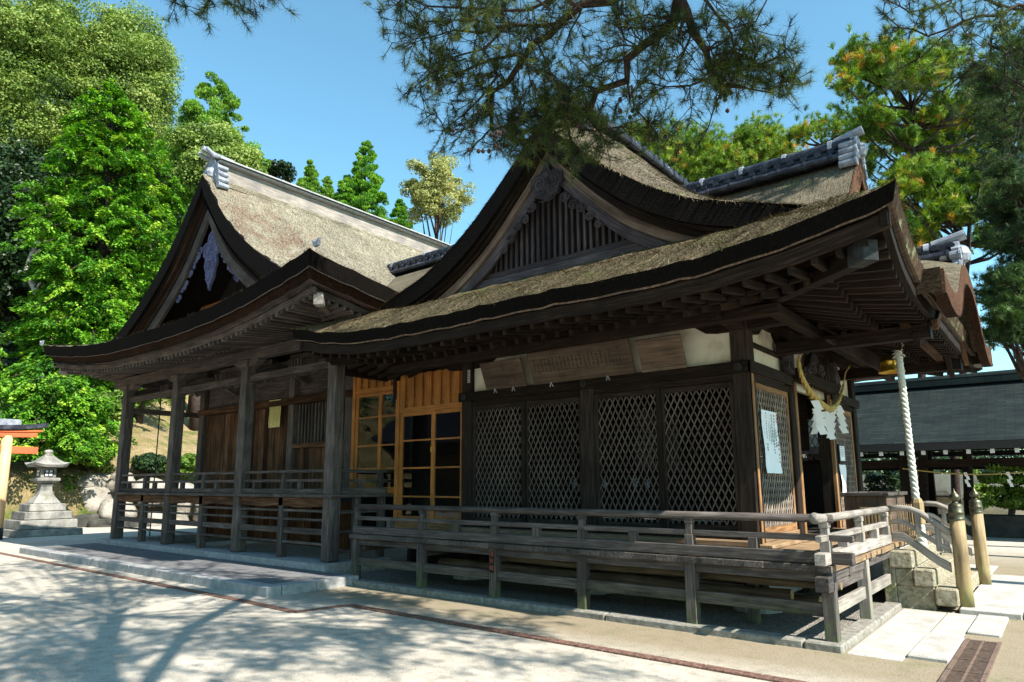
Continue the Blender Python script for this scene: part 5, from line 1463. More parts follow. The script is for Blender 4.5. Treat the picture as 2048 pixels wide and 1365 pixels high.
# framed notice and white sheet beside the doorway
t = empty('framed_notice', (-1.18, 5.75, 2.0), 'small dark-framed pale blue notice beside the doorway, above a white sheet', 'notice')
m = MB(); m.box(-1.20, -1.175, 5.60, 5.98, 1.93, 2.26); m.build('frame', M['ink'], t, bevel=0.003)
m = MB(); m.box(-1.174, -1.170, 5.63, 5.95, 1.97, 2.23); m.build('sheet', M['paper'], t)
m = MB(); 
for c in range(6): column_text(m, (-1.168, 5.67 + c * 0.045, 2.20), EX, EY, EN, 0.018, 6, 1.6, 800 + c)
m.build('lettering', M['ink'], t)
t = empty('white_notice_sheet', (-1.18, 5.75, 1.45), 'blank white paper sheet hanging beside the doorway, under the framed notice', 'notice')
m = MB(); m.grid([[(-1.18 + 0.015 * math.sin(i + j * .8), 5.60 + 0.34 * i / 4, 1.40 + 0.50 * j / 6) for i in range(5)] for j in range(7)]); m.build('sheet', M['paper'], t, smooth=True)
# sacred rope with paper streamers
t = empty('sacred_straw_rope', (-1.02, 4.3, 2.8), 'thick twisted straw rope sagging across the doorway with white zigzag paper streamers', 'sacred rope')
cp = [atx(a, b, -1.0) for a, b in ((1597, 722), (1603, 752), (1616, 780), (1632, 800), (1648, 815), (1660, 819), (1672, 811), (1680, 797), (1687, 771))]
path = []
for i in range(len(cp) - 1):
    p0, p1, p2, p3 = cp[max(0, i - 1)], cp[i], cp[i + 1], cp[min(len(cp) - 1, i + 2)]
    for s in np.linspace(0, 1, 8, endpoint=False): path.append(0.5 * ((2 * p1) + (-p0 + p2) * s + (2 * p0 - 5 * p1 + 4 * p2 - p3) * s * s + (-p0 + 3 * p1 - 3 * p2 + p3) * s ** 3))
path.append(cp[-1])
m = MB(); npz = len(path)
for st in range(3):
    pts = []; rd = []
    for i, p in enumerate(path):
        q = i / (npz - 1); th = 0.018 + 0.030 * math.sin(math.pi * min(1, q * 1.05)) ** 1.5
        d = nrm(np.subtract(path[min(i + 1, npz - 1)], path[max(i - 1, 0)])); a = np.array([1.0, 0, 0]); b = np.cross(d, a)
        ph = i * 0.62 + st * 2 * math.pi / 3
        pts.append(p + (a * math.cos(ph) + b * math.sin(ph)) * th * 0.62); rd.append(th * 0.78)
    m.tube(pts, rd, 8)
m.build('rope', M['straw'], t, smooth=True)
m = MB()
for i in range(60):
    p = path[random.randrange(8, npz - 6)]; d = nrm(rng.normal(0, 1, 3)) * random.uniform(0.05, 0.10); m.beam(p, p + d, 0.004, 0.004)
m.tube([path[0], path[0] + [0.05, 0.03, 0.14], path[0] + [0.18, 0.12, 0.30]], 0.012, 6); m.tube([path[-1], path[-1] + [0.05, 0.0, 0.22], path[-1] + [0.12, 0.05, 0.34]], 0.012, 6)
m.build('loose_straw', M['straw'], t)
def streamer(p, w_, n, sgn):
    m = MB(); x = 0.0; z = 0.0; p = np.asarray(p); ex = np.array([0.80, 0.55, 0.0]); h_ = w_ * 1.2
    for k in range(n):
        q = [(x - w_ / 2, z), (x + w_ / 2, z + 0.08 * w_), (x + w_ / 2 + sgn * w_ * 0.55, z - h_ + 0.08 * w_), (x - w_ / 2 + sgn * w_ * 0.55, z - h_)]
        m.add([p + ex * a + np.array([0, -0.015 * (k % 2) - 0.01 * k / n, b]) for a, b in q], [(0, 1, 2, 3)])
        x += sgn * w_ * 0.14; z -= h_ * 0.86
    return m.build('paper_streamer', M['shide'], t, recalc=False)
for (a, b, w_, s_) in ((1629, 802, 0.40, 1), (1637, 812, 0.34, -1), (1650, 824, 0.34, 1), (1668, 820, 0.36, -1), (1675, 812, 0.36, 1)):
    p = atx(a, b, -0.97); streamer(p, w_ * 0.30, 4, s_)
# bell rope and bell
t = empty('bell_rope', (0.1, 4.3, 0.8), 'thick white twisted bell rope with a faceted wooden grip hanging before the steps', 'bell rope')
m = MB(); n = 90; z0, z1 = 1.34, 3.85
for st in range(3):
    pts = []
    for i in range(n + 1):
        q = i / n; z = z1 + (z0 - z1) * q; ph = i * 0.75 + st * 2 * math.pi / 3; c = np.array([0.08 + 0.04 * q, 4.3, z])
        pts.append(c + np.array([math.cos(ph), math.sin(ph), 0]) * 0.026)
    m.tube(pts, 0.030, 8)
m.build('rope', M['hemp'], t, smooth=True)
m = MB(); m.lathe((0.13, 4.3, 0), [(0.055, 0.98), (0.085, 1.0), (0.085, 1.30), (0.06, 1.36)], 6); m.build('wooden_grip', M['newel'], t, bevel=0.004)
m = MB()
for st in range(3):
    m.tube([np.array([0.13 + 0.02 * q, 4.3 - 0.02 * q, 1.0 - 0.50 * q]) + np.array([math.cos(q * 16 + st * 2.1), math.sin(q * 16 + st * 2.1), 0]) * 0.032 for q in np.linspace(0, 1, 26)], 0.040, 8)
m.build('rope_tail', M['hemp'], t, smooth=True)
m = MB(); 
for k in range(60): a = random.uniform(0, 6.28); m.beam((0.08, 4.3, 3.55), (0.08 + 0.09 * math.cos(a), 4.3 + 0.09 * math.sin(a), 3.55 + random.uniform(-.1, .3)), 0.01, 0.01)
m.build('frayed_top', M['hemp'], t)
t = empty('bell', (-0.12, 4.34, 3.35), 'dull yellow brass bell hanging under the porch beside the bell rope', 'bell')
bc = aty(1782, 728, 4.6)
m = MB(); m.lathe((bc[0], bc[1], bc[2]), [(0.02, 0.16), (0.07, 0.15), (0.13, 0.11), (0.155, 0.05), (0.165, 0.045), (0.165, 0.02), (0.158, 0.01), (0.165, -0.08), (0.19, -0.13), (0.185, -0.14), (0.15, -0.10)], 26); m.build('bell_body', M['brass'], t, smooth=True)
m = MB(); m.tube([(bc[0], bc[1], bc[2] + 0.15), (bc[0], bc[1], bc[2] + 0.45)], 0.015, 8); m.build('bell_hanger', M['iron'], t)
t.location = (bc[0], bc[1], bc[2]); 
for c in t.children: c.location = -Vector((bc[0] + 0.12, bc[1] - 4.34, bc[2] - 3.35))
# offering box with slatted top and dovetailed corners
t = empty('offering_box', (-0.42, 4.35, FZ), 'weathered wooden offering box with a projecting lid on the veranda by the steps', 'offering box')
m = MB(); m.box(-0.70, -0.66, 3.62, 5.0, FZ + 0.06, 1.40); m.box(-0.18, -0.14, 3.62, 5.0, FZ + 0.06, 1.40); m.box(-0.66, -0.18, 3.62, 3.66, FZ + 0.06, 1.40); m.box(-0.66, -0.18, 4.96, 5.0, FZ + 0.06, 1.40); m.build('box_body', M['oldboard'], t, bevel=0.004)
m = MB(); m.box(-0.74, -0.66, 3.57, 5.05, 1.402, 1.45); m.box(-0.18, -0.10, 3.57, 5.05, 1.402, 1.45); m.box(-0.655, -0.185, 3.57, 3.65, 1.402, 1.45); m.box(-0.655, -0.185, 4.97, 5.05, 1.402, 1.45); m.build('box_rim', M['grey'], t, bevel=0.005)
m = MB(); y = 3.70
while y < 4.95: m.box(-0.66, -0.18, y, y + 0.04, 1.37, 1.41); y += 0.09
m.build('coin_slats', M['oldboard'], t, bevel=0.002)
m = MB(); m.box(-0.74, -0.10, 3.60, 3.70, FZ + 0.004, FZ + 0.06); m.box(-0.74, -0.10, 4.9, 5.0, FZ + 0.004, FZ + 0.06); m.build('box_foot', M['oldboard'], t, bevel=0.003)
# slatted barrier beside the box
t = empty('slatted_barrier', (-0.12, 3.5, FZ), 'low barrier of thin upright slats standing on the veranda at the head of the steps', 'barrier')
m = MB()
for k in range(8): m.box(-0.40 + k * 0.045, -0.375 + k * 0.045, 3.36, 3.385, FZ + 0.08, 1.22, axis=2)
for k in range(7): m.box(0.01 + 0.028 * k, 0.025 + 0.028 * k, 3.42, 3.445, FZ + 0.10, 1.30, axis=2)
m.build('slats', M['newel'], t, bevel=0.002)
m = MB(); m.box(-0.44, 0.0, 3.355, 3.39, FZ + 0.04, FZ + 0.08); m.box(-0.44, 0.0, 3.355, 3.39, 1.22, 1.25); m.box(0.0, 0.22, 3.41, 3.45, FZ + 0.05, FZ + 0.10); m.build('barrier_rail', M['newel'], t, bevel=0.002)
# poles stored under the veranda
lg = 'poles stored under the veranda'
def pole(x0, x1, y, z, r, lab, tilt=0.0):
    o = empty('stored_pole', (x1, y, z - r), lab, 'pole', lg)
    m = MB(); n = 12; m.tube([(x0 + (x1 - x0) * i / n, y + 0.012 * math.sin(i * 1.7), z + tilt * (i / n) + 0.008 * math.sin(i * 1.1)) for i in range(n + 1)], [r * (1.12 - 0.2 * i / n) for i in range(n + 1)], 12)
    m.build('pole_body', M['log'], o, smooth=False).data.polygons.foreach_set('use_smooth', [True] * (12 * n) + [False, False])
    m = MB()
    for e, d in ((x1, 0.004),): m.tube([(e, y + 0.012 * math.sin(n * 1.7), z + tilt + 0.008 * math.sin(n * 1.1)), (e + d, y + 0.012 * math.sin(n * 1.7), z + tilt + 0.008 * math.sin(n * 1.1))], r * 0.90, 12)
    m.build('cut_end', M['newel'], o)
pole(-5.8, -0.55, 0.45, 0.405, 0.065, 'thick dark pole under the veranda ending short of the corner with a pale cut end')
pole(-3.4, -0.10, 0.60, 0.53, 0.05, 'long pole under the veranda reaching nearest the corner post', 0.0)
pole(-4.6, -0.02, 0.33, 0.555, 0.042, 'thin pole lying highest under the veranda floor, just behind the front joist')
pole(-7.0, -1.9, 0.55, 0.285, 0.06, 'low dark pole lying behind the lower rail near the gravel')
pole(-3.0, -0.35, 0.75, 0.31, 0.075, 'split pale-brown pole lowest in the stack near the corner')
# ------------------------------------------------------------------ torii and stone lantern
c = atx(14, 880, -23.3); ty = float(c[1])
t = empty('torii_gate', (-23.3, ty, 0), 'vermilion wooden shrine gate with grey roofed crossbeam at the left edge', 'torii gate')
zt = lambda v, u=50: float(atx(u, v, -23.3)[2])
for k, y in enumerate((ty, ty - 3.1)):
    m = MB(); m.lathe((-23.3, y, 0), [(0.165, 0.35), (0.155, 1.5), (0.145, zt(872, 14))], 20); m.build('gate_pillar', M['pole'], t, smooth=True)
    m = MB(); m.lathe((-23.3, y, 0), [(0.185, 0), (0.18, 0.32), (0.17, 0.352)], 20); m.build('pillar_base', M['blackpaint'], t, smooth=True)
ye = float(atx(92, 858, -23.3)[1])
def gb(z0, z1, ya, yb, w, up, mat, name):
    m = MB(); n = 16; yc = (ty + ty - 3.1) / 2; hl = yb - yc
    top = []; bot = []
    for i in range(n + 1):
        y = ya + (yb - ya) * i / n; l = up * (abs(y - yc) / hl) ** 3
        top.append((-23.3 - w / 2, y, z1 + l)); bot.append((-23.3 - w / 2, y, z0 + l))
    m.strip(top, bot, (1, 0, 0), w); m.build(name, M[mat], t, bevel=0.006)
yl = 2 * (ty - 1.55) - ye
gb(zt(877), zt(868), yl + 0.25, ye - 0.25, 0.24, 0.04, 'vermilion', 'lower_crossbeam')
gb(zt(868) + .002, zt(864), yl + 0.15, ye - 0.12, 0.30, 0.07, 'vermilion', 'upper_crossbeam')
gb(zt(864) + .002, zt(855), yl, ye, 0.42, 0.16, 'tile', 'crossbeam_roof')
yn = float(atx(75, 900, -23.3)[1]); m = MB(); m.box(-23.36, -23.24, 2 * (ty - 1.55) - yn, yn, zt(908), zt(894), axis=1); m.build('tie_beam', M['vermilion'], t, bevel=0.006)
m = MB(); m.box(-23.40, -23.20, ty - .3, ty + .3, zt(868) + .05, zt(855) + 0.22); m.box(-23.45, -23.15, ty - 0.10, ty + 0.16, zt(855), zt(855) + .1); m.build('ridge_knob', M['tilepale'], t, bevel=0.01)
lx, ly = -24.6, float(atx(87, 1000, -24.6)[1])
t = empty('stone_lantern', (lx, ly, 0), 'tall weathered stone lantern on a stepped square base beside the gate', 'stone lantern')
pz = lambda v: float(atx(87, v, lx)[2]); S = 0.0138
ang = math.pi / 4
def sq(w_): return w_ * S / 2 * math.sqrt(2)
m = MB()
for (w_, va, vb) in ((138, 1080, 1056.5), (118, 1056, 1038.5), (98, 1038, 1022.5), (76, 1022, 1007.5)):
    m.lathe((lx, ly, 0), [(sq(w_), max(0, pz(va))), (sq(w_ * 0.98), pz(vb))], 4, rot=ang)
m.build('stepped_base', M['lantern'], t, bevel=0.02)
m = MB(); m.lathe((lx, ly, 0), [(sq(58), pz(1007)), (sq(50), pz(1002)), (sq(34), pz(992)), (sq(26), pz(982)), (sq(24), pz(974)), (sq(28), pz(970)), (sq(28), pz(967))], 4, rot=ang); m.build('shaft', M['lantern'], t, bevel=0.012)
m = MB(); m.lathe((lx, ly, 0), [(sq(30), pz(967)), (sq(48), pz(962)), (sq(48), pz(957)), (sq(38), pz(956))], 4, rot=ang); m.build('platform', M['lantern'], t, bevel=0.01)
m = MB(); m.lathe((lx, ly, 0), [(sq(32), pz(956)), (sq(32), pz(937))], 4, rot=ang); fb = m.build('fire_box', M['lantern'], t, bevel=0.01)
hw = 16 * S
for (dx, dy) in ((1, 0), (0, -1), (0, 1), (-1, 0)):
    m = MB(); m2 = MB()
    e = np.array([dy, dx, 0.0]); nn = np.array([dx, dy, 0.0]); c0 = np.array([lx, ly, pz(946.5)]) + nn * (hw + 0.002)
    s_ = 9.5 * S
    m.prism([(-s_, -s_ * .85), (s_, -s_ * .85), (s_, s_ * .85), (-s_, s_ * .85)], c0, e, (0, 0, 1), nn, 0.012); m.build('lantern_window', M['ink'], fb)
    for a in (-1, 1):
        for b in (-1, 1): m2.prism([(a * s_ * .45 - s_ * .3, b * s_ * .4 - s_ * .26), (a * s_ * .45 + s_ * .3, b * s_ * .4 - s_ * .26), (a * s_ * .45 + s_ * .3, b * s_ * .4 + s_ * .26), (a * s_ * .45 - s_ * .3, b * s_ * .4 + s_ * .26)], c0 + nn * 0.013, e, (0, 0, 1), nn, 0.004)
    m2.build('paper_pane', M['paper'], fb)
m = MB(); rows = []
for k, (w_, v) in enumerate(((70, 935), (77, 930), (56, 925.5), (36, 919.5), (22, 914), (17, 911.5))):
    row = []
    for i in range(33):
        a = 2 * math.pi * i / 32; cx_, sy_ = math.cos(a), math.sin(a); r_ = w_ * S / 2 / max(abs(cx_), abs(sy_)); r_ = min(r_, w_ * S / 2 * 1.36)
        lift = 0.10 * max(0, (r_ / (w_ * S / 2) - 1) / 0.41) ** 2 * (1 if k < 2 else 0.2)
        row.append((lx + cx_ * r_, ly + sy_ * r_, pz(v) + lift))
    rows.append(row)
rows = [[(lx, ly, pz(935))] * 33] + rows
m.grid(rows); m.build('lantern_roof', M['lantern'], t)
m = MB(); m.lathe((lx, ly, 0), [(7 * S, pz(912)), (8 * S, pz(909)), (6 * S, pz(908)), (9 * S, pz(906)), (9.5 * S, pz(903)), (7 * S, pz(900.5)), (2 * S, pz(899.5))], 18); m.build('jewel_knob', M['lantern'], t, smooth=True)
# ------------------------------------------------------------------ foliage
M['leaf_oak'] = leafmat('olive_oak_leaf', [(0.0, (0.030, 0.055, 0.012)), (0.4, (0.11, 0.18, 0.03)), (0.75, (0.24, 0.32, 0.07)), (1.0, (0.36, 0.40, 0.13))], 0.3)
M['leaf_hinoki'] = leafmat('bright_cypress_leaf', [(0.0, (0.012, 0.05, 0.006)), (0.4, (0.06, 0.19, 0.012)), (0.75, (0.16, 0.36, 0.022)), (1.0, (0.32, 0.46, 0.05))], 0.30)
M['leaf_sugi'] = leafmat('cedar_leaf', [(0.0, (0.025, 0.08, 0.012)), (0.5, (0.11, 0.25, 0.02)), (1.0, (0.24, 0.38, 0.05))], 0.25)
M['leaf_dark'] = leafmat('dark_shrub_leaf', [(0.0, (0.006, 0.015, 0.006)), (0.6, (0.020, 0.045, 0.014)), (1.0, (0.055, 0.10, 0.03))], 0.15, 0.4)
M['leaf_shrub'] = leafmat('garden_shrub_leaf', [(0.0, (0.02, 0.05, 0.01)), (0.5, (0.09, 0.18, 0.02)), (1.0, (0.24, 0.31, 0.06))], 0.3)
M['leaf_autumn'] = leafmat('pale_autumn_leaf', [(0.0, (0.09, 0.11, 0.03)), (0.5, (0.27, 0.29, 0.09)), (1.0, (0.46, 0.43, 0.19))], 0.35)
M['needle_near'] = leafmat('pine_needle', [(0.0, (0.008, 0.018, 0.006)), (0.45, (0.045, 0.080, 0.022)), (0.8, (0.13, 0.175, 0.035)), (1.0, (0.24, 0.27, 0.05))], 0.3, 0.5)
M['needle_far'] = leafmat('sunlit_pine_needle', [(0.0, (0.02, 0.05, 0.012)), (0.45, (0.10, 0.20, 0.02)), (0.85, (0.27, 0.37, 0.04)), (1.0, (0.50, 0.26, 0.05))], 0.3)
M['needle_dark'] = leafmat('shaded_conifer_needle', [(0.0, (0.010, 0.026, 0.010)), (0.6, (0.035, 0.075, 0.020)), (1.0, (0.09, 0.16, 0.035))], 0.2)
def barkmat(name, a, b, c):
    m, t, p = new_mat(name)
    n1 = noise(t, attr(t, 'gc'), 1.0, 5, 0.7, (9, 30, 30))
    t.links.new(ramp(t, n1, [(0.35, a), (0.5, b), (0.7, c)]), p.inputs['Base Color']); p.inputs['Roughness'].default_value = 0.95
    bump(t, p, n1, 0.8, 0.02); return m
M['bark'] = barkmat('pine_bark', (0.012, 0.008, 0.007), (0.036, 0.024, 0.020), (0.085, 0.06, 0.05))
M['barkpale'] = barkmat('pale_dead_wood', (0.22, 0.19, 0.15), (0.38, 0.34, 0.28), (0.52, 0.48, 0.42))

def unit(n): 
    v = rng.normal(0, 1, (n, 3)); return v / np.linalg.norm(v, axis=1, keepdims=True)
def leaves(cen, rad, per, size, mode='broad', droop=0.3, hue=None, flat=1.0):
    """cen (k,3), rad (k,3): leaf quads spread in the shell of each clump"""
    k = len(cen)
    c = np.repeat(cen, per, 0); r_ = np.repeat(rad, per, 0); n = len(c)
    d = unit(n); d[:, 2] = np.abs(d[:, 2]) * np.where(rng.random(n) < 0.72, 1, -1)
    p = c + d * r_ * (0.45 + 0.6 * rng.random((n, 1)) ** 0.6)
    lv = np.repeat(rng.normal(0.5, 0.16, k) if hue is None else hue, per) + rng.normal(0, 0.16, n)
    nn = d * 0.9 + rng.normal(0, 0.55, (n, 3)) + np.array([0, 0, 0.35]); nn /= np.linalg.norm(nn, axis=1, keepdims=True)
    a = np.cross(nn, unit(n)); a /= np.linalg.norm(a, axis=1, keepdims=True) + 1e-9
    if mode == 'spray':
        o = d.copy(); o[:, 2] = o[:, 2] * 0.3 - droop; a = o + rng.normal(0, 0.35, (n, 3)); a /= np.linalg.norm(a, axis=1, keepdims=True)
    if mode == 'up':
        a = d * 0.6 + rng.normal(0, 0.3, (n, 3)) + np.array([0, 0, 0.6]); a /= np.linalg.norm(a, axis=1, keepdims=True)
    b = np.cross(nn, a); b /= np.linalg.norm(b, axis=1, keepdims=True) + 1e-9
    s = size * (0.6 + 0.8 * rng.random((n, 1)))
    w_ = {'broad': 0.32, 'spray': 0.22, 'up': 0.20}[mode]
    V = np.stack([p - a * s * 0.5, p + b * s * w_ - a * s * 0.05, p + a * s * 0.5, p - b * s * w_ - a * s * 0.05], 1)
    return V.reshape(-1, 3), np.clip(lv, 0, 1)
def clumps_ellipsoid(c, R_, n, r0, r1, zmin=-0.5):
    d = unit(n * 3); d = d[d[:, 2] > zmin][:n]; n = len(d)
    f = (0.35 + 0.65 * rng.random((n, 1)) ** 0.45)
    f = f * (1 + 0.22 * np.sin(d[:, :1] * 5 + d[:, 2:] * 7 + c[0]) * np.sin(d[:, 1:2] * 6 - d[:, 2:] * 5 + c[1]))
    cen = np.asarray(c) + d * np.asarray(R_) * f
    rr = r0 + (r1 - r0) * rng.random((n, 1))
    return cen, np.repeat(rr, 3, 1) * np.array([1.15, 1.15, 0.75])
def clumps_cone(base, top_, rbase, n, r0, r1, pw=0.8, skirt=0.0):
    h_ = np.asarray(top_) - np.asarray(base)
    q = 1 - rng.random(n) ** 0.66; q = np.clip(q + skirt, 0, 0.975)
    ang = rng.random(n) * 2 * math.pi; rr = rbase * (1 - q) ** pw * (0.5 + 0.5 * rng.random(n) ** 0.4)
    wob = 1 + 0.18 * np.sin(ang * 3 + q * 17)
    cen = np.asarray(base) + q[:, None] * h_ + np.stack([np.cos(ang) * rr * wob, np.sin(ang) * rr * wob, np.zeros(n)], 1)
    s = (r0 + (r1 - r0) * rng.random(n)) * (0.45 + 0.55 * (1 - q))
    return cen, np.stack([s * 1.1, s * 1.1, s * 0.7], 1)
def tree(name, base, trunk_top, r_trunk, parts, label, cat='tree', group=None, limbs=6, bark='bark'):
    """parts: list of (cen, rad, per leaf count, leaf size, mode, droop, material)"""
    base = np.asarray(base, float); trunk_top = np.asarray(trunk_top, float)
    o = empty(name, tuple(base), label, cat, group)
    m = MB(); n = 9
    pts = [base + (trunk_top - base) * i / n + np.array([0.12 * math.sin(i * 1.3), 0.10 * math.cos(i * 1.7), 0]) * r_trunk * 3 for i in range(n + 1)]
    m.tube(pts, [r_trunk * (1.15 - 0.9 * i / n) for i in range(n + 1)], 9)
    allc = np.concatenate([q[0] for q in parts])
    for _ in range(limbs):
        c = allc[random.randrange(len(allc))]; i = random.randrange(2, n)
        s = pts[i]
        if c[2] < s[2] - 0.5 and i > 3: s = pts[i - 2]
        mid = (s + c) / 2 + np.array([0, 0, 0.12 * np.linalg.norm(c - s)])
        m.tube([s, mid, c], [r_trunk * 0.35, r_trunk * 0.22, r_trunk * 0.06], 6)
    m.build('trunk', M[bark], o, smooth=True)
    bym = {}
    for q in parts: bym.setdefault(q[6], []).append(q)
    for mt, qs in bym.items():
        VV = []; LL = []
        for (cen, rad, per, size, mode, droop, _) in qs:
            V, lv = leaves(cen, rad, per, size, mode, droop); VV.append(V); LL.append(lv)
        np_mesh('crown', np.concatenate(VV), 4, M[mt], o, np.concatenate(LL))
    return o
def ppm(depth): return depth / FPX                       # metres per photograph pixel at that depth
def gz(x, y): return max(0.0, hill_z(x, y))
def stand(p, depth_shift=0):
    return np.array([p[0], p[1], gz(p[0], p[1]) - 0.1])
def ell_tree(name, u, v, ru, rv, D, n, r0, r1, per, size, mat, label, mode='broad', droop=0.3, group='trees on the wooded slope', trunk=0.3, zmin=-0.6, extra=None, limbs=6):
    c = at(u, v, D); s = ppm(D)
    cen, rad = clumps_ellipsoid(c, (ru * s, ru * s, rv * s), n, r0, r1, zmin)
    parts = [(cen, rad, per, size, mode, droop, mat)]
    if extra: parts += extra
    b = stand(c)
    return tree(name, b, c + np.array([0, 0, rv * s * 0.5]), trunk, parts, label, 'tree', group, limbs)
def cone_tree(name, u, vtop, vbase, ru, D, n, r0, r1, per, size, mat, label, mode='spray', droop=0.5, pw=0.8, group='trees on the wooded slope', trunk=0.3, skirt=0.0):
    top_ = at(u, vtop, D); s = ppm(D); base = np.array([top_[0], top_[1], at(u, vbase, D)[2]])
    cen, rad = clumps_cone(base, top_, ru * s, n, r0, r1, pw, skirt)
    return tree(name, stand(base), top_ - np.array([0, 0, 1.3]), trunk * 0.7, [(cen, rad, per, size, mode, droop, mat)], label, 'tree', group, 8)

def cypress(name, u, vtop, vbot, ru, D, nb, label, fan=(0.35, 0.7), per=100, size=0.20, mat='leaf_hinoki', pw=0.27, trunk=0.28, group='trees on the wooded slope'):
    """conifer of flat drooping sprays with dark gaps between them"""
    s = ppm(D); tp = at(u, vtop, D); bz = at(u, vbot, D)[2]; b = stand(tp); Hh = tp[2] - bz
    o = empty(name, tuple(b), label, 'tree', group)
    m = MB(); m.tube([b, (b + tp) / 2 + [0.1, 0.1, 0], tp - [0, 0, 0.4]], [trunk, trunk * 0.6, 0.03], 9)
    VV = []; LL = []
    for k in range(nb):
        q = 1 - rng.random() ** 0.75; z = bz + Hh * (q ** 0.95)
        a = rng.random() * 6.283; R_ = ru * s * (1 - q) ** pw * (0.35 + 0.75 * rng.random()) * (1 + 0.2 * math.sin(a * 3 + k * 0.0 + q * 11)) + 0.3
        st = np.array([tp[0], tp[1], z + 0.12 * R_]); dr = np.array([math.cos(a), math.sin(a), 0.0])
        en = st + dr * R_ + np.array([0, 0, -0.32 * R_ - 0.1]); m.tube([st, (st + en) / 2 + [0, 0, 0.12 * R_], en], [0.045, 0.03, 0.01], 4, caps=False)
        nf = 2 + int(R_ / 0.7)
        for f in range(nf):
            w_ = 0.42 + 0.58 * (f + rng.random()) / nf; side = np.array([-dr[1], dr[0], 0]) * rng.normal(0, 0.32 * R_ * 0.5)
            c = st + (en - st) * w_ + side + [0, 0, 0.10 * R_ * math.sin(math.pi * w_)]; fr_ = (fan[0] + (fan[1] - fan[0]) * rng.random()) * (0.55 + 0.45 * (1 - q))
            n = per; h = rng.normal(0.50, 0.22)
            tl = rng.normal(0, 0.55, 2); ang = rng.random(n) * 6.283; rr_ = np.sqrt(rng.random(n)) * fr_
            p = c + np.stack([np.cos(ang) * rr_, np.sin(ang) * rr_, -0.55 * rr_ ** 1.3 + rng.normal(0, 0.06, n) + rr_ * (np.cos(ang) * tl[0] + np.sin(ang) * tl[1])], 1) + dr * (rr_ * 0.15)[:, None]
            od = np.stack([np.cos(ang), np.sin(ang), -0.65 + rng.normal(0, 0.3, n)], 1) + dr * 0.5 + rng.normal(0, 0.25, (n, 3)); od /= np.linalg.norm(od, axis=1, keepdims=True)
            nn = np.array([0, 0, 1.0]) + rng.normal(0, 0.45, (n, 3)); bb = np.cross(nn, od); bb /= np.linalg.norm(bb, axis=1, keepdims=True) + 1e-9
            sz = size * (0.6 + 0.8 * rng.random((n, 1)))
            VV.append(np.stack([p - od * sz * .5, p + bb * sz * .24, p + od * sz * .5, p - bb * sz * .24], 1).reshape(-1, 3)); LL.append(np.clip(h + rng.normal(0, 0.15, n), 0, 1))
    m.build('trunk', M['bark'], o, smooth=True)
    np_mesh('crown', np.concatenate(VV), 4, M[mat], o, np.concatenate(LL))
    return o
# --- wooded slope on the left
ell_tree('oak_tree', 55, 235, 150, 250, 46, 360, 0.6, 1.5, 420, 0.17, 'leaf_oak', 'largest olive-green broadleaf tree at the far left edge, above the stone lantern', trunk=0.5)
ell_tree('oak_tree', 238, 235, 96, 240, 50, 320, 0.6, 1.4, 420, 0.17, 'leaf_oak', 'tall rounded olive-green broadleaf tree just left of the bright pointed cedar', trunk=0.5)
ell_tree('oak_tree', 425, 345, 70, 84, 42, 130, 0.45, 1.0, 380, 0.16, 'leaf_oak', 'pale rounded broadleaf tree directly behind the peak of the left hall roof', trunk=0.3)
cypress('cypress_tree', 232, 176, 790, 128, 35, 380, 'bright green cypress with drooping sprays, tallest foliage left of the rear hall gable', (0.28, 0.62), 95, 0.17)
cypress('cypress_tree', 322, 310, 790, 70, 38, 200, 'cypress showing along the swept left bargeboard of the rear hall', (0.28, 0.6), 90, 0.17)
cypress('cypress_tree', 120, 735, 905, 120, 27, 110, 'low bright green cypress under the left tip of the eaves', (0.28, 0.5), 100, 0.15, pw=0.35, trunk=0.16)
cypress('cypress_tree', 150, 520, 800, 70, 33, 80, 'slim cypress boughs between the dead trunk and the tall bright cypress', (0.35, 0.6), 90, 0.18)
cone_tree('cedar_tree', 432, 152, 470, 104, 45, 420, 0.32, 0.8, 260, 0.17, 'leaf_sugi', 'bright green pointed cedar rising above the left roof peak', mode='up', pw=0.58)
ell_tree('evergreen_tree', 30, 555, 150, 250, 40, 330, 0.6, 1.1, 170, 0.24, 'leaf_dark', 'dark evergreen in shade behind the vermilion gate', trunk=0.3)
ell_tree('evergreen_tree', 200, 690, 150, 150, 43, 220, 0.6, 1.1, 170, 0.24, 'leaf_dark', 'dark evergreen in shade behind the low cypress bough', trunk=0.3)
ell_tree('evergreen_tree', 500, 345, 24, 58, 62, 40, 0.4, 0.8, 150, 0.28, 'leaf_sugi', 'narrow evergreen at the right foot of the pointed cedar', trunk=0.2)
ell_tree('evergreen_tree', 555, 345, 28, 20, 66, 26, 0.35, 0.7, 130, 0.26, 'leaf_dark', 'small dark evergreen top peeping over the rear hall ridge', trunk=0.2)
cone_tree('cedar_tree', 622, 318, 420, 28, 60, 160, 0.22, 0.5, 180, 0.19, 'leaf_sugi', 'short blue-green spire behind the middle of the rear hall ridge', mode='up', pw=0.9)
cone_tree('cedar_tree', 655, 352, 430, 24, 60, 100, 0.22, 0.45, 180, 0.19, 'leaf_sugi', 'lowest small cedar tip between the two spires behind the ridge', mode='up', pw=0.9)
cone_tree('cedar_tree', 733, 282, 470, 46, 58, 320, 0.2, 0.55, 170, 0.18, 'leaf_hinoki', 'tallest slender yellow-green spire behind the rear hall ridge', mode='up', pw=0.6)
cone_tree('cedar_tree', 695, 350, 450, 28, 57, 130, 0.2, 0.5, 170, 0.18, 'leaf_hinoki', 'lower shoulder spire just left of the tallest slender spire', mode='up', pw=0.6)
cone_tree('cedar_tree', 800, 395, 480, 24, 57, 90, 0.2, 0.45, 160, 0.18, 'leaf_hinoki', 'small green spire between the tall spire and the pale autumn tree', mode='up', pw=0.7)
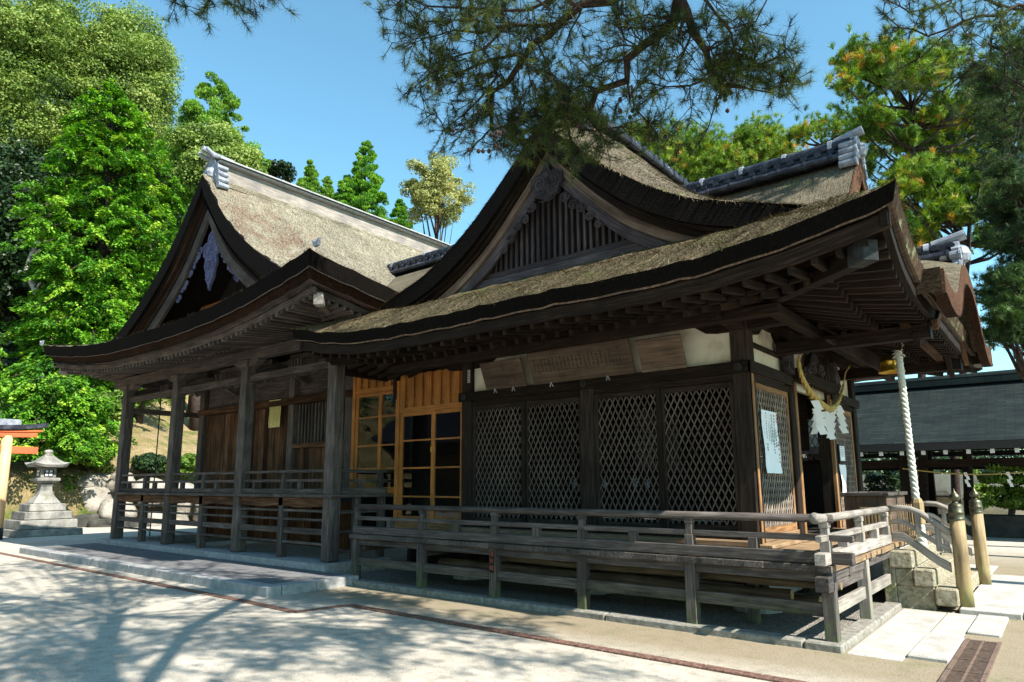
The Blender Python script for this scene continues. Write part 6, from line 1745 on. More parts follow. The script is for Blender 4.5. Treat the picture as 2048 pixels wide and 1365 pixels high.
ell_tree('autumn_tree', 872, 398, 62, 84, 52, 120, 0.3, 0.75, 190, 0.17, 'leaf_autumn', 'pale yellowing broadleaf tree in the gap between the two roofs', trunk=0.25, limbs=16)
# shrubs at the foot of the slope
def shrub(u, v, ru, rv, D, mat, label, n=40, per=170, size=0.13, r=(0.16, 0.34), base=None):
    c = at(u, v, D); s = ppm(D)
    cen, rad = clumps_ellipsoid(c, (ru * s, ru * s * 0.9, rv * s), n, r[0], r[1], -0.7)
    b = c - np.array([0, 0, rv * s * 1.05])
    return tree('shrub', b, c, 0.05, [(cen, rad, per, size, 'broad', 0, mat)], label, 'shrub', 'shrubs at the foot of the slope', 5)
shrub(178, 905, 46, 42, 28, 'leaf_shrub', 'rounded green shrub with a dark underside behind the stone lantern', 60)
shrub(232, 820, 34, 30, 30, 'leaf_shrub', 'small leafy shrub on the slope left of the first porch post')
shrub(60, 935, 40, 28, 30, 'leaf_shrub', 'low shrub on the bank between the gate pillar and the lantern roof')
shrub(120, 985, 26, 24, 27, 'leaf_shrub', 'small trailing shrub just right of the lantern shaft', 26)
shrub(350, 935, 40, 18, 30, 'leaf_shrub', 'flat clipped shrub seen between the first and second porch posts', 40)
shrub(300, 930, 26, 18, 29, 'leaf_dark', 'dark low shrub right beside the first porch post', 30)
shrub(385, 930, 26, 20, 30, 'leaf_shrub', 'light green clipped shrub against the corner of the board wall', 30)
shrub(60, 1010, 34, 40, 29, 'leaf_dark', 'dark shrub in shade behind the lantern steps and gate pillar', 40)
shrub(170, 820, 60, 40, 34, 'leaf_dark', 'dark bush in shade under the low cypress on the slope', 60)
shrub(20, 770, 60, 60, 33, 'leaf_dark', 'dark bush in shade above the crossbeam of the gate', 60)
# dead trunk on the slope
t = empty('dead_tree', tuple(stand(at(70, 640, 37))), 'bare pale dead trunk leaning in the shade at the far left', 'tree')
m = MB(); P_ = lambda u, v: at(u, v, 37)
m.tube([P_(85, 660), P_(78, 620), P_(70, 580), P_(52, 545), P_(62, 515), P_(74, 485), P_(86, 462)], [0.22, 0.18, 0.16, 0.15, 0.14, 0.11, 0.04], 8)
m.tube([P_(70, 580), P_(85, 560), P_(98, 553)], [0.08, 0.05, 0.02], 6); m.tube([P_(62, 515), P_(80, 500), P_(94, 478)], [0.08, 0.05, 0.02], 6); m.build('trunk', M['barkpale'], t, smooth=True)
# boulder bank
def boulder(u, v, wu, wv, D, mat, label, seed):
    rr = random.Random(seed); c = at(u, v, D); s = ppm(D)
    o = empty('boulder', tuple(c - np.array([0, 0, wv * s * 0.5])), label, 'boulder', 'boulders of the retaining bank')
    m = MB(); n, k = 12, 18; rows = []
    ph = [rr.uniform(0, 6.28) for _ in range(6)]
    for i in range(n + 1):
        la = math.pi * (i / n - 0.5); row = []
        for j in range(k + 1):
            lo = 2 * math.pi * j / k
            f = 1 + 0.16 * math.sin(2 * lo + ph[0]) * math.cos(la) + 0.12 * math.sin(3 * lo + ph[1] + 2 * la) * math.cos(la) + 0.10 * math.sin(4 * la + ph[2]) * math.cos(la) + 0.06 * math.sin(7 * lo + ph[3]) * math.cos(la)
            cl = math.copysign(abs(math.cos(la)) ** 0.6, math.cos(la)); sl = math.copysign(abs(math.sin(la)) ** 0.75, math.sin(la))
            row.append(c + np.array([math.cos(lo) * cl * wu * s * 0.45, math.sin(lo) * cl * wu * s * 0.55, sl * wv * s * 0.5]) * f)
        rows.append(row)
    m.grid(rows); m.build('boulder_stone', M[mat], o, smooth=True)
BL = [(180, 965, 108, 36, 28.4, 'rock', 'long pale capstone boulder on top of the bank beside the lantern'), (245, 968, 50, 44, 28.2, 'rock', 'pale boulder on top of the bank next to the first porch post'),
      (193, 1000, 52, 54, 27.6, 'rock', 'pale angular boulder in the middle of the bank'), (235, 1022, 52, 44, 27.4, 'rock', 'squat pale boulder low in the bank left of the first porch post'),
      (140, 1005, 66, 74, 27.8, 'rock', 'ivy-flecked boulder of the bank right behind the lantern shaft'), (300, 985, 60, 56, 28.2, 'rock', 'bank boulder seen through the porch rail between the first and second posts'),
      (360, 1000, 66, 70, 28.6, 'rock', 'bank boulder seen through the porch rail left of the second post'), (330, 1042, 80, 36, 27.6, 'rock', 'low bank boulder seen through the slatted base of the porch'),
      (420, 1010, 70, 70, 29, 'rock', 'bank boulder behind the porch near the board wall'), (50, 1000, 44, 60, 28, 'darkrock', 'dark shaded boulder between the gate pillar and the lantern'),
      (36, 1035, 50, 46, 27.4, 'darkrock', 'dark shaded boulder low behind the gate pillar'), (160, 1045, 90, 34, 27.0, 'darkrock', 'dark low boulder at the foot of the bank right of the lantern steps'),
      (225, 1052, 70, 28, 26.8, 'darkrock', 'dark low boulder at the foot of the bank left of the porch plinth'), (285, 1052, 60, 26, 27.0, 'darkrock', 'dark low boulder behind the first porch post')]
for i, b in enumerate(BL): boulder(*b, seed=i + 3)

# --- pines
def tuft_arrays(P_, D_, per, ln, wd, spread=0.9, hue=None):
    """needle triangles round every shoot tip"""
    k = len(P_); n = k * per
    p = np.repeat(P_, per, 0) - np.repeat(D_, per, 0) * (rng.random((n, 1)) * ln * 0.9)
    d = np.repeat(D_, per, 0) * 0.75 + unit(n) * spread; d /= np.linalg.norm(d, axis=1, keepdims=True)
    s = np.cross(d, unit(n)); s /= np.linalg.norm(s, axis=1, keepdims=True) + 1e-9
    L_ = ln * (0.7 + 0.5 * rng.random((n, 1)))
    lv = np.repeat(rng.normal(0.45, 0.2, k) if hue is None else hue, per) + rng.normal(0, 0.12, n)
    V = np.stack([p - s * wd, p + s * wd, p + d * L_], 1)
    return V.reshape(-1, 3), np.clip(lv, 0, 1)
def resample(path, step):
    out = []; path = [np.asarray(p, float) for p in path]
    for a, b in zip(path[:-1], path[1:]):
        n = max(1, int(np.linalg.norm(b - a) / step))
        for i in range(n): out.append(a + (b - a) * i / n)
    out.append(path[-1]); return out
def pine_branch(mb, tips, path, r0, r1, dens=1.0, tw=(0.35, 0.9), sub=4, bare=0.15, jit=0.03, up=0.15):
    """limb plus side twigs; shoot tips are appended to tips"""
    pts = resample(path, 0.22); n = len(pts)
    pts = [p + rng.normal(0, jit, 3) for p in pts]
    mb.tube(pts, [r0 + (r1 - r0) * i / (n - 1) for i in range(n)], 7)
    for i in range(int(n * bare), n):
        for _ in range(1 + (random.random() < 0.6 * dens) + (random.random() < 0.4 * dens)):
            if random.random() > dens: continue
            t = nrm(pts[min(i + 1, n - 1)] - pts[max(i - 1, 0)])
            q = rng.normal(0, 1, 3); q -= t * np.dot(q, t); q = nrm(q)
            d = nrm(t * random.uniform(0.1, 0.9) + q + np.array([0, 0, up])); L_ = random.uniform(*tw) * (1 - 0.35 * i / n)
            side = [pts[i]]; dd = d.copy(); m_ = 5
            for k in range(m_):
                dd = nrm(dd + rng.normal(0, 0.22, 3)); side.append(side[-1] + dd * L_ / m_)
            mb.tube(side, [min(r1 * 0.65, 0.009) + 0.003 - 0.0012 * k for k in range(m_ + 1)], 4, caps=False)
            tips.append((side[-1], dd))
            for _ in range(sub):
                k = random.randint(1, m_); q = rng.normal(0, 1, 3); q = nrm(q + dd * 0.5 + np.array([0, 0, 0.2])); e = side[k] + q * random.uniform(0.10, 0.30)
                mb.tube([side[k], (side[k] + e) / 2 + rng.normal(0, 0.012, 3), e], [0.005, 0.004, 0.003], 3, caps=False); tips.append((e, q))
    tips.append((pts[-1], nrm(pts[-1] - pts[-2])))
t = empty('pine_tree', (5.2, -7.2, 0), 'near pine whose dark needled branches with cones hang across the top of the view', 'tree', 'overhanging pines')
mb = MB(); tips = []
trunk = [(5.2, -7.2, -0.1), (5.0, -7.0, 2.5), (4.7, -6.6, 5.0), (4.2, -6.0, 7.0), (3.3, -5.2, 8.6), (2.6, -4.4, 9.8)]
mb.tube(resample(trunk, 0.5), list(np.linspace(0.30, 0.11, len(resample(trunk, 0.5)))), 12)
def PP(pts, d0, d1): 
    n = len(pts); return [at(u, v, d0 + (d1 - d0) * i / (n - 1)) for i, (u, v) in enumerate(pts)]
A = PP([(1300, -160), (1262, -50), (1226, 0), (1179, 17), (1132, 47), (1111, 68), (1077, 89), (1035, 123), (1009, 153), (997, 178), (988, 221), (985, 250)], 6.6, 7.6)
B = PP([(1370, -150), (1358, -50), (1353, 0), (1341, 25), (1319, 59), (1298, 93), (1260, 123), (1239, 157), (1205, 187), (1175, 221), (1150, 246), (1105, 255)], 6.2, 7.6)
C_ = PP([(1362, -20), (1375, 30), (1392, 68), (1409, 106), (1426, 140), (1447, 170), (1458, 182)], 6.3, 6.9)
lead = [np.array(trunk[3]), (np.array(trunk[3]) + A[0]) / 2 + [0, 0, 0.6], A[0]]
mb.tube(resample(lead, 0.4), 0.075, 9)
mb.tube(resample([A[0], B[0]], 0.3), 0.05, 8)
pine_branch(mb, tips, A, 0.055, 0.022, 1.0, (0.25, 0.75), 9, 0.25)
pine_branch(mb, tips, B, 0.062, 0.026, 0.9, (0.2, 0.65), 8, 0.30)
pine_branch(mb, tips, C_, 0.045, 0.022, 1.0, (0.25, 0.7), 9, 0.2)
for pts, d0, d1, r0, dn in (([(1132, 36), (1077, 40), (1018, 51), (971, 57), (907, 64), (860, 78)], 6.9, 7.3, 0.024, 1.0),
        ([(1162, 17), (1120, -2), (1060, 10), (990, 16), (930, 10), (850, 14), (822, 6)], 6.8, 7.0, 0.022, 1.0),
        ([(1035, 123), (980, 128), (930, 150), (880, 165), (845, 178)], 7.2, 7.5, 0.018, 1.0), ([(1009, 153), (960, 190), (920, 230), (895, 255)], 7.3, 7.6, 0.016, 0.9),
        ([(997, 178), (975, 215), (945, 255), (915, 280)], 7.4, 7.6, 0.012, 0.5), ([(1077, 89), (1090, 130), (1108, 160), (1130, 190)], 7.2, 7.2, 0.012, 0.9),
        ([(1018, 51), (970, 90), (915, 105), (870, 120)], 7.0, 7.3, 0.014, 1.0), ([(1290, 100), (1250, 80), (1235, 50)], 6.7, 6.9, 0.010, 0.7),
        ([(1409, -10), (1434, 30), (1451, 68), (1460, 106), (1475, 150)], 6.2, 6.5, 0.016, 0.8), ([(1421, 140), (1383, 161), (1332, 174), (1268, 170)], 6.8, 7.0, 0.014, 0.9),
        ([(1247, 166), (1268, 212), (1290, 246), (1324, 276)], 7.2, 7.3, 0.012, 0.8), ([(1426, 100), (1470, 110), (1520, 130), (1568, 150)], 6.5, 6.4, 0.016, 1.0), ([(1447, 170), (1490, 178), (1540, 180), (1575, 165)], 6.8, 6.5, 0.012, 1.0),
        ([(1441, 150), (1500, 140), (1550, 120)], 6.6, 6.3, 0.012, 1.0), ([(1150, 246), (1190, 262), (1240, 265), (1280, 262)], 7.5, 7.3, 0.012, 0.9), ([(1175, 221), (1120, 220), (1070, 215), (1035, 240)], 7.5, 7.6, 0.012, 0.9),
        ([(1150, 246), (1100, 275), (1055, 280), (1030, 265)], 7.6, 7.7, 0.012, 1.0), ([(1110, 240), (1075, 262), (1060, 285)], 7.6, 7.7, 0.010, 1.0), ([(1120, 215), (1080, 190), (1045, 200), (1020, 225)], 7.5, 7.6, 0.010, 1.0), ([(1170, 240), (1200, 275), (1230, 290)], 7.5, 7.5, 0.010, 1.0), ([(1205, 187), (1160, 180), (1120, 170), (1085, 180)], 7.3, 7.4, 0.010, 1.0), ([(1130, 250), (1140, 280), (1160, 295)], 7.6, 7.6, 0.010, 1.0), ([(1260, 123), (1215, 120), (1180, 140)], 7.1, 7.2, 0.010, 0.8), ([(860, 80), (840, 50), (815, 20)], 7.1, 7.2, 0.01, 1.0), ([(930, 110), (890, 140), (850, 150)], 7.2, 7.3, 0.01, 1.0), ([(1000, 60), (950, 40), (900, 45), (850, 40)], 6.9, 7.1, 0.01, 1.0), ([(1100, 20), (1060, -10), (1000, -15), (940, -20)], 6.7, 6.9, 0.012, 1.0), ([(1319, 59), (1360, 90), (1380, 120), (1350, 160)], 6.6, 6.9, 0.010, 0.7), ([(1434, 30), (1470, 60), (1510, 35), (1545, 5)], 6.2, 6.2, 0.008, 0.0), ([(1375, 30), (1330, 40), (1290, 20), (1255, 45)], 6.4, 6.6, 0.010, 0.7)):
    pine_branch(mb, tips, PP(pts, d0, d1), r0, 0.006, dn, (0.15, 0.52), 9, 0.05)
# branches above the picture that shade the forecourt and the roof
topr = random.Random(5)
def clear(p):
    q = np.asarray(p) - CAM; z = q @ CF
    return z < 0.3 or (CYP - FPX * (q @ CU) / z) < -70 or abs(FPX * (q @ CR) / z) > 1250
for k in range(104):
    s = np.array([topr.uniform(-5.2, 4.8), topr.uniform(-6.2, -1.5), 7.3]); a = topr.uniform(0, 6.28); L_ = topr.uniform(0.8, 1.5)
    e = s + np.array([math.cos(a) * L_, math.sin(a) * L_ * 0.7, topr.uniform(-0.2, 0.4)])
    for _ in range(14):
        if all(clear(s + (e - s) * q + np.array([dx, dy, -0.5])) for q in (0, 0.5, 1.1) for dx in (-.5, .5) for dy in (-.5, .5)): break
        s[2] += 0.35; e[2] += 0.35
    h0 = np.array(trunk[4 if k % 3 else 5]); mb.tube(resample([h0, (h0 + s) / 2 + [0, 0, 0.25], s], 0.5), 0.010 + 0.014 * (k % 6 == 0), 6)
    pine_branch(mb, tips, [s, (s + e) / 2 + [0, 0, 0.1], e], 0.020, 0.010, 1.0, (0.3, 0.9), 8, 0.0)
mb.build('trunk', M['bark'], t, smooth=True)
TP = np.array([p for p, d in tips]); TD = np.array([d for p, d in tips])
V, lv = tuft_arrays(TP, TD, 40, 0.105, 0.0020)
np_mesh('needles', V, 3, M['needle_near'], t, lv)
m = MB()
for u, v in ((906, 262), (958, 225), (948, 262), (994, 266), (1001, 268), (993, 274), (983, 270), (1008, 263), (938, 300), (957, 303), (966, 303), (978, 303), (998, 298), (990, 292), (1050, 82), (1042, 135), (1034, 140), (1076, 147), (1064, 165), (985, 210), (1108, 115), (1365, 112), (1430, 170), (1445, 183), (1452, 190), (1462, 186), (1440, 195), (1450, 200), (1240, 200), (1265, 222), (1240, 222), (1280, 195), (1155, 252), (1165, 253), (880, 180), (857, 175), (903, 163), (1230, 8), (1245, 10), (1310, 128), (1335, 126), (1352, 145), (1290, 160), (1435, 210), (1455, 222), (1260, 235), (1300, 280), (1330, 275)):
    c = at(u, v, 7.15); q = nrm(rng.normal(0, 1, 3)); L_ = 0.022
    m.lathe(c, [(0.004, -L_ * 1.2), (0.019, -L_ * .6), (0.024, 0), (0.017, L_ * .8), (0.003, L_ * 1.4)], 7)
tw_ = [at(985, 250, 7.58), at(992, 268, 7.2), at(998, 298, 7.15), at(978, 302, 7.15), at(957, 301, 7.15), at(932, 297, 7.16)]
m.build('cones', M['bark'], t)
[tag(c, kind='stuff') for c in t.children if c.name.startswith('cones')]
m = MB(); m.tube(resample(tw_, 0.05), 0.004, 5); m.tube([at(1000, 255, 7.5), at(1004, 264, 7.15), at(985, 272, 7.15), at(945, 262, 7.2), at(905, 258, 7.3)], 0.004, 5); m.build('cone_twig', M['bark'], t)
# second near pine, top right corner, and the spray at the top left
t = empty('pine_tree', (7.0, 6.0, 0), 'second near pine reaching in from the upper right corner', 'tree', 'overhanging pines')
mb = MB(); tips = []
tr = [(7.0, 6.0, -0.1), (6.9, 6.0, 3), (6.6, 5.8, 6), (6.0, 5.4, 9)]
mb.tube(resample(tr, 0.5), list(np.linspace(0.28, 0.12, len(resample(tr, 0.5)))), 12)
base2 = at(2200, -60, 10.5)
mb.tube(resample([tr[3], base2], 0.4), 0.07, 8)
for pts, d0, d1, r0, dn in (([(2200, -60), (2080, 20), (2005, 10), (1990, 70), (1975, 115), (1945, 150), (1930, 185)], 10.5, 10.6, 0.04, 0.8), ([(2100, 10), (2000, 25), (1920, 45), (1860, 70), (1800, 55), (1770, 20)], 10.2, 10.4, 0.03, 1.0),
        ([(2005, 10), (1940, -10), (1880, 10), (1830, 20), (1770, 6)], 10.2, 10.3, 0.025, 1.0), ([(1985, 85), (2010, 110), (2015, 150), (2050, 190)], 10.5, 10.7, 0.02, 0.9), ([(1960, 130), (1920, 150), (1880, 180), (1850, 200)], 10.6, 11, 0.016, 0.9),
        ([(2080, 30), (2040, 110), (2030, 170), (2000, 230)], 10.4, 10.8, 0.02, 1.0), ([(1920, 45), (1880, 80), (1840, 110), (1800, 130)], 10.3, 10.6, 0.014, 0.8), ([(2120, 60), (2070, 150), (2040, 240), (2020, 320)], 10.4, 10.8, 0.024, 1.0)):
    pine_branch(mb, tips, PP(pts, d0, d1), r0, 0.008, dn, (0.25, 0.8), 4, 0.1)
mb.build('trunk', M['bark'], t, smooth=True)
V, lv = tuft_arrays(np.array([p for p, d in tips]), np.array([d for p, d in tips]), 46, 0.13, 0.0028)
np_mesh('needles', V, 3, M['needle_near'], t, lv)
t = empty('pine_tree', (-4.5, -9.5, 0), 'third near pine showing only a small needled spray at the top left', 'tree', 'overhanging pines')
mb = MB(); tips = []
tr = [(-4.5, -9.5, -0.1), (-4.4, -9.3, 3), (-4.2, -8.8, 6), (-3.9, -8.0, 7.6)]
mb.tube(resample(tr, 0.5), list(np.linspace(0.24, 0.10, len(resample(tr, 0.5)))), 10)
b3 = at(480, -140, 6.4); mb.tube(resample([tr[3], b3], 0.4), 0.045, 8)
for pts in ([(480, -140), (470, -60), (450, -15), (455, 8)], [(480, -140), (520, -50), (535, -8), (548, 2)], [(470, -60), (430, -20), (415, -8)], [(450, -15), (490, -6), (478, 12)], [(430, -20), (370, -18), (358, -8)]):
    pine_branch(mb, tips, PP(pts, 6.4, 6.5), 0.02, 0.006, 0.9, (0.10, 0.22), 3, 0.5)
mb.build('trunk', M['bark'], t, smooth=True)
V, lv = tuft_arrays(np.array([p for p, d in tips]), np.array([d for p, d in tips]), 50, 0.115, 0.0022)
np_mesh('needles', V, 3, M['needle_near'], t, lv)

# --- mid-distance pines on the right
def far_pine(u0, vb, D, puffs, label, mat='needle_far', ln=0.24, wd=0.011, per=54, tufts=26, r_tr=0.16, group='pines behind the front hall'):
    """puffs: (u, v, radius px)"""
    s = ppm(D); b = at(u0, vb, D); b = np.array([b[0], b[1], 0.0])
    o = empty('pine_tree', tuple(b), label, 'tree', group)
    tufts = int(tufts * 1.5); mb = MB(); P_ = []; D_ = []; hue = []
    cs = [at(u, v, D + random.uniform(-1.2, 1.2)) for u, v, r_ in puffs]
    topc = max(cs, key=lambda c: c[2]); mid = np.mean(cs, 0)
    tr = [b, b + (np.array([mid[0], mid[1], mid[2] * 0.55]) - b) * [0.6, 0.6, 1], np.array([(mid[0] + topc[0]) / 2, (mid[1] + topc[1]) / 2, mid[2]]), topc - [0, 0, 0.3]]
    trp = resample(tr, 0.7); mb.tube(trp, list(np.linspace(r_tr, 0.04, len(trp))), 8)
    for c, (u, v, r_) in zip(cs, puffs):
        R_ = r_ * s
        cand = [p for p in trp if p[2] < c[2] - 0.2] or trp
        j = min(cand, key=lambda p: np.linalg.norm(p - c) + (c[2] - p[2]) * -0.3 + random.random())
        mb.tube([j, (j + c) / 2 + np.array([0, 0, -0.15 * np.linalg.norm(c - j)]), c - [0, 0, R_ * 0.5]], [0.06, 0.045, 0.02], 6)
        h_ = random.gauss(0.5, 0.16)
        for _ in range(tufts):
            d = nrm(rng.normal(0, 1, 3) + np.array([0, 0, 0.5])); p = c + rng.normal(0, 0.62, 3) * R_ * np.array([1.25, 1.25, 0.6])
            P_.append(p); D_.append(nrm(d + np.array([0, 0, 0.5]))); hue.append(h_ + random.gauss(0, 0.14) + (0.45 if random.random() < 0.03 else 0))
            if random.random() < 0.25: mb.tube([c - [0, 0, R_ * 0.5], p], [0.018, 0.008], 4, caps=False)
    mb.build('trunk', M['bark'], o, smooth=True)
    V, lv = tuft_arrays(np.array(P_), np.array(D_), per, ln, wd, 0.7, np.array(hue))
    np_mesh('needles', V, 3, M[mat], o, lv)
rp = random.Random(21)
def scatter(n, u0, u1, v0, v1, r0, r1): return [(rp.uniform(u0, u1), rp.uniform(v0, v1), rp.uniform(r0, r1)) for _ in range(n)]
far_pine(1800, 600, 24, [(1712, 100, 26), (1760, 96, 30), (1800, 95, 26), (1700, 135, 24), (1745, 140, 30), (1690, 165, 20), (1850, 110, 36), (1900, 130, 34), (1830, 150, 30)] + scatter(30, 1690, 2000, 110, 270, 13, 26), 'tall pine with bare stems and orange-tinted needles right of the front ridge end', tufts=30)
far_pine(1870, 650, 27, scatter(52, 1715, 2010, 215, 370, 12, 25), 'pine of the right-hand group filling the middle height behind the porch roof', tufts=28)
far_pine(1900, 700, 23, scatter(44, 1785, 2040, 320, 490, 12, 24), 'lower pine of the right-hand group just above the porch ridge', tufts=28)
far_pine(1640, 600, 30, [(1640, 248, 30), (1615, 262, 24), (1670, 262, 26), (1590, 268, 16), (1700, 235, 24)], 'small pine clump with an orange tuft left of the tiled ridge end', tufts=30)
far_pine(1400, 700, 34, [(1395, 270, 34), (1420, 300, 38), (1375, 330, 40), (1440, 330, 34), (1410, 352, 36), (1460, 310, 22), (1350, 345, 26)] + scatter(26, 1345, 1470, 285, 372, 16, 28), 'bright green pine behind the front hall roof, left of the tiled ridge', tufts=44, per=44)
far_pine(1520, 700, 35, [(1515, 250, 26), (1525, 285, 34), (1545, 305, 30), (1500, 305, 34), (1480, 330, 30), (1560, 290, 20)] + scatter(22, 1475, 1575, 265, 350, 14, 24), 'bright green pine nearest the sunlit branch tip, behind the tiled ridge', tufts=44, per=44)
far_pine(1280, 700, 36, [(1270, 262, 30), (1300, 285, 32), (1325, 320, 34), (1360, 310, 22)] + scatter(16, 1255, 1365, 255, 340, 14, 24), 'bright green pine partly hidden by the overhanging branches behind the front gable', tufts=40, per=44)
far_pine(2030, 800, 15, scatter(46, 1985, 2130, 330, 570, 20, 40) + scatter(34, 1985, 2140, 540, 705, 16, 30), 'dark shaded pine at the right edge beside the undulating porch gable', 'needle_dark', 0.16, 0.006, 44, 34)
far_pine(2080, 800, 17, scatter(26, 1960, 2150, 60, 330, 26, 46), 'dark shaded pine at the upper right edge', 'needle_dark', 0.16, 0.006, 44, 34)
# ------------------------------------------------------------------ background wood on the slope (one far mass)
cen = []; rad = []
fr = random.Random(3)
for k in range(620):
    u = fr.uniform(-260, 560); D = fr.uniform(52, 74)
    lim = 330 if u < 330 else 330 + (u - 330) * 0.5
    v = fr.uniform(lim, 840)
    cen.append(at(u, v, D)); q = fr.uniform(1.2, 2.4); rad.append((q * 1.2, q * 1.2, q))
for k in range(260):
    cen.append(np.array([fr.uniform(-75, -36), fr.uniform(-75, -6), fr.uniform(1, 17)])); q = fr.uniform(1.6, 3.0); rad.append((q * 1.2, q * 1.2, q))
V, lv = leaves(np.array(cen), np.array(rad), 95, 0.42)
tag(np_mesh('forest', V, 4, M['leaf_dark'], None, lv), 'shaded mass of woodland covering the slope behind the nearer trees', 'woodland', kind='stuff')
cen = []; rad = []
for k in range(420):
    u = fr.uniform(1660, 2330); D = fr.uniform(60, 85)
    cen.append(at(u, fr.uniform(890, 1010), D)); q = fr.uniform(1.0, 2.2); rad.append((q * 1.3, q * 1.3, q))
V, lv = leaves(np.array(cen), np.array(rad), 70, 0.40)
tag(np_mesh('distant_trees', V, 4, M['leaf_dark'], None, lv), 'distant mass of garden greenery seen under the eaves of the green-roofed hall', 'woodland', kind='stuff')
# ------------------------------------------------------------------ green-roofed hall behind on the right
GH = empty('green_roofed_hall', (0, 18.5, 0), 'long open hall with a dark green shingled roof behind the steps on the right', 'hall')
ex0, ex1 = -9.0, 9.0
ze = float(aty(1900, 884, 15.5)[2]); zr = float(aty(2000, 762, 19.0)[2])
m = MB(); rows = []; G = []
for i in range(13):
    q = i / 12; y = 15.5 + 3.5 * q; z = ze + (zr - ze) * (q * 0.86 + 0.14 * q * q)
    rows.append([(x, y, z) for x in np.linspace(ex0, ex1, 10)]); G.append([(x, 4.2 * q, 0) for x in np.linspace(ex0, ex1, 10)])
m.grid(rows, G)
rows2 = [[(p[0], 38.0 - p[1], p[2]) for p in r_] for r_ in rows]; m.grid(rows2, G); m.build('roof', M['shingle'], GH, smooth=True)
m = MB(); m.box(ex0, ex1, 18.75, 19.25, zr - 0.04, zr + 0.14); m.tube([(ex0, 19.0, zr + 0.20), (ex1, 19.0, zr + 0.20)], 0.13, 10); m.build('roof_ridge', M['shingle'], GH)
m = MB(); m.box(ex0, ex1, 15.50, 15.62, ze - 0.22, ze - 0.01); m.box(ex0, ex1, 22.4, 22.5, ze - 0.2, ze - 0.02); m.build('eave_fascia', M['blackpaint'], GH)
m = MB(); x = ex0
while x < ex1: m.beam((x, 15.7, ze - 0.28), (x, 18.8, zr - 0.35), 0.09, 0.11); x += 0.55
m.build('rafters', M['timber'], GH)
m = MB(); x = ex0
while x < ex1: m.box(x - 0.05, x + 0.05, 15.62, 15.69, ze - 0.34, ze - 0.225); x += 0.55
m.build('rafter_end_caps', M['white'], GH)
for x in (-7.6, -4.6, float(aty(1815, 1000, 16.6)[0]), 1.9, 5.2):
    for y in (16.6, 21.4):
        m = MB(); m.box(x - 0.13, x + 0.13, y - 0.13, y + 0.13, 0, ze + 0.1, axis=2); m.build('hall_post', M['timber'], GH, bevel=0.012)
m = MB()
for y in (16.6, 21.4): m.box(ex0, ex1, y - 0.07, y + 0.07, 2.02, 2.26); m.box(ex0, ex1, y - 0.08, y + 0.08, ze + 0.1, ze + 0.3)
m.build('tie_beam', M['timber'], GH, bevel=0.008)
m = MB(); pts = [(x, 16.45, 2.0 - 0.20 * math.sin((x + 2.0) / 4.0 * math.pi)) for x in np.linspace(-2.0, 2.0, 20)]; m.tube(pts, 0.02, 6); m.build('hung_rope', M['straw'], GH)
m = MB()
for x in (-0.4, 0.6): 
    for k in range(4): m.add([(x - .05 + .04 * (k % 2), 16.43, 1.86 - .1 * k), (x + .03 + .04 * (k % 2), 16.43, 1.86 - .1 * k), (x + .05 + .04 * (k % 2), 16.44, 1.75 - .1 * k), (x - .03 + .04 * (k % 2), 16.44, 1.75 - .1 * k)], [(0, 1, 2, 3)])
m.build('paper_streamer', M['shide'], GH, recalc=False)
m = MB(); m.box(-9, 9, 24.6, 24.8, 0, 1.9); 
tag(m.build('garden_wall', M['plaster'], None), 'pale plastered garden wall behind the green-roofed hall', 'wall')
def hedge(u0, u1, v0, v1, D, mat, label, name='hedge', n=70, per=150, size=0.12):
    s = ppm(D); cs = []
    for _ in range(n): cs.append(at(rp.uniform(u0, u1), rp.uniform(v0, v1), D + rp.uniform(-0.7, 0.7)))
    cen = np.array(cs); rad = np.full((n, 3), 0.26) * np.array([1.2, 1.2, 0.8])
    b = at((u0 + u1) / 2, v1, D); b = np.array([b[0], b[1], 0.0])
    o = empty(name, tuple(b), label, 'shrub', 'garden plants beyond the steps')
    m = MB(); m.tube([b, np.array([b[0], b[1], cen[:, 2].mean()])], 0.06, 6); m.build('stem', M['bark'], o)
    V, lv = leaves(cen, rad, per, size); np_mesh('foliage', V, 4, M[mat], o, lv)
hedge(1862, 1905, 955, 1010, 30, 'leaf_dark', 'square dark clipped hedge left of the onion-capped posts')
hedge(1905, 1945, 925, 985, 32, 'leaf_shrub', 'sunlit yellow-green bush above the first onion-capped post')
hedge(1945, 1975, 975, 1010, 26, 'leaf_shrub', 'small sunlit bush just right of the second onion-capped post', n=30)
hedge(1742, 1800, 945, 990, 27, 'leaf_dark', 'dark thin-leaved shrub behind the offering box', n=30, per=80)
for (u, v, ru, rv, lab) in ((2015, 945, 40, 12, 'top'), ):
    pass
o = empty('clipped_pine', tuple(atz(2020, 1045, 0.0)), 'layered clipped garden pine at the right edge behind the posts', 'tree', 'garden plants beyond the steps')
cs = []; rr_ = []
for (u, v, ru, rv) in ((2025, 935, 40, 9), (2000, 958, 34, 9), (2045, 962, 34, 9), (2010, 982, 38, 9), (2050, 990, 30, 9), (1995, 1004, 34, 9), (2040, 1012, 40, 9)):
    for _ in range(14): cs.append(at(u + rp.uniform(-ru, ru), v + rp.uniform(-rv, rv) * .4, 20 + rp.uniform(-.5, .5))); rr_.append((0.24, 0.24, 0.11))
m = MB(); b = np.array(o.location); m.tube([b, at(2028, 1000, 20), at(2022, 960, 20), at(2028, 935, 20)], [0.12, 0.09, 0.06, 0.03], 8)
for c in cs[::7]: m.tube([at(2026, 975, 20), c], [0.03, 0.015], 5)
m.build('trunk', M['bark'], o)
V, lv = leaves(np.array(cs), np.array(rr_), 120, 0.12, 'up'); np_mesh('foliage', V, 4, M['leaf_shrub'], o, lv)
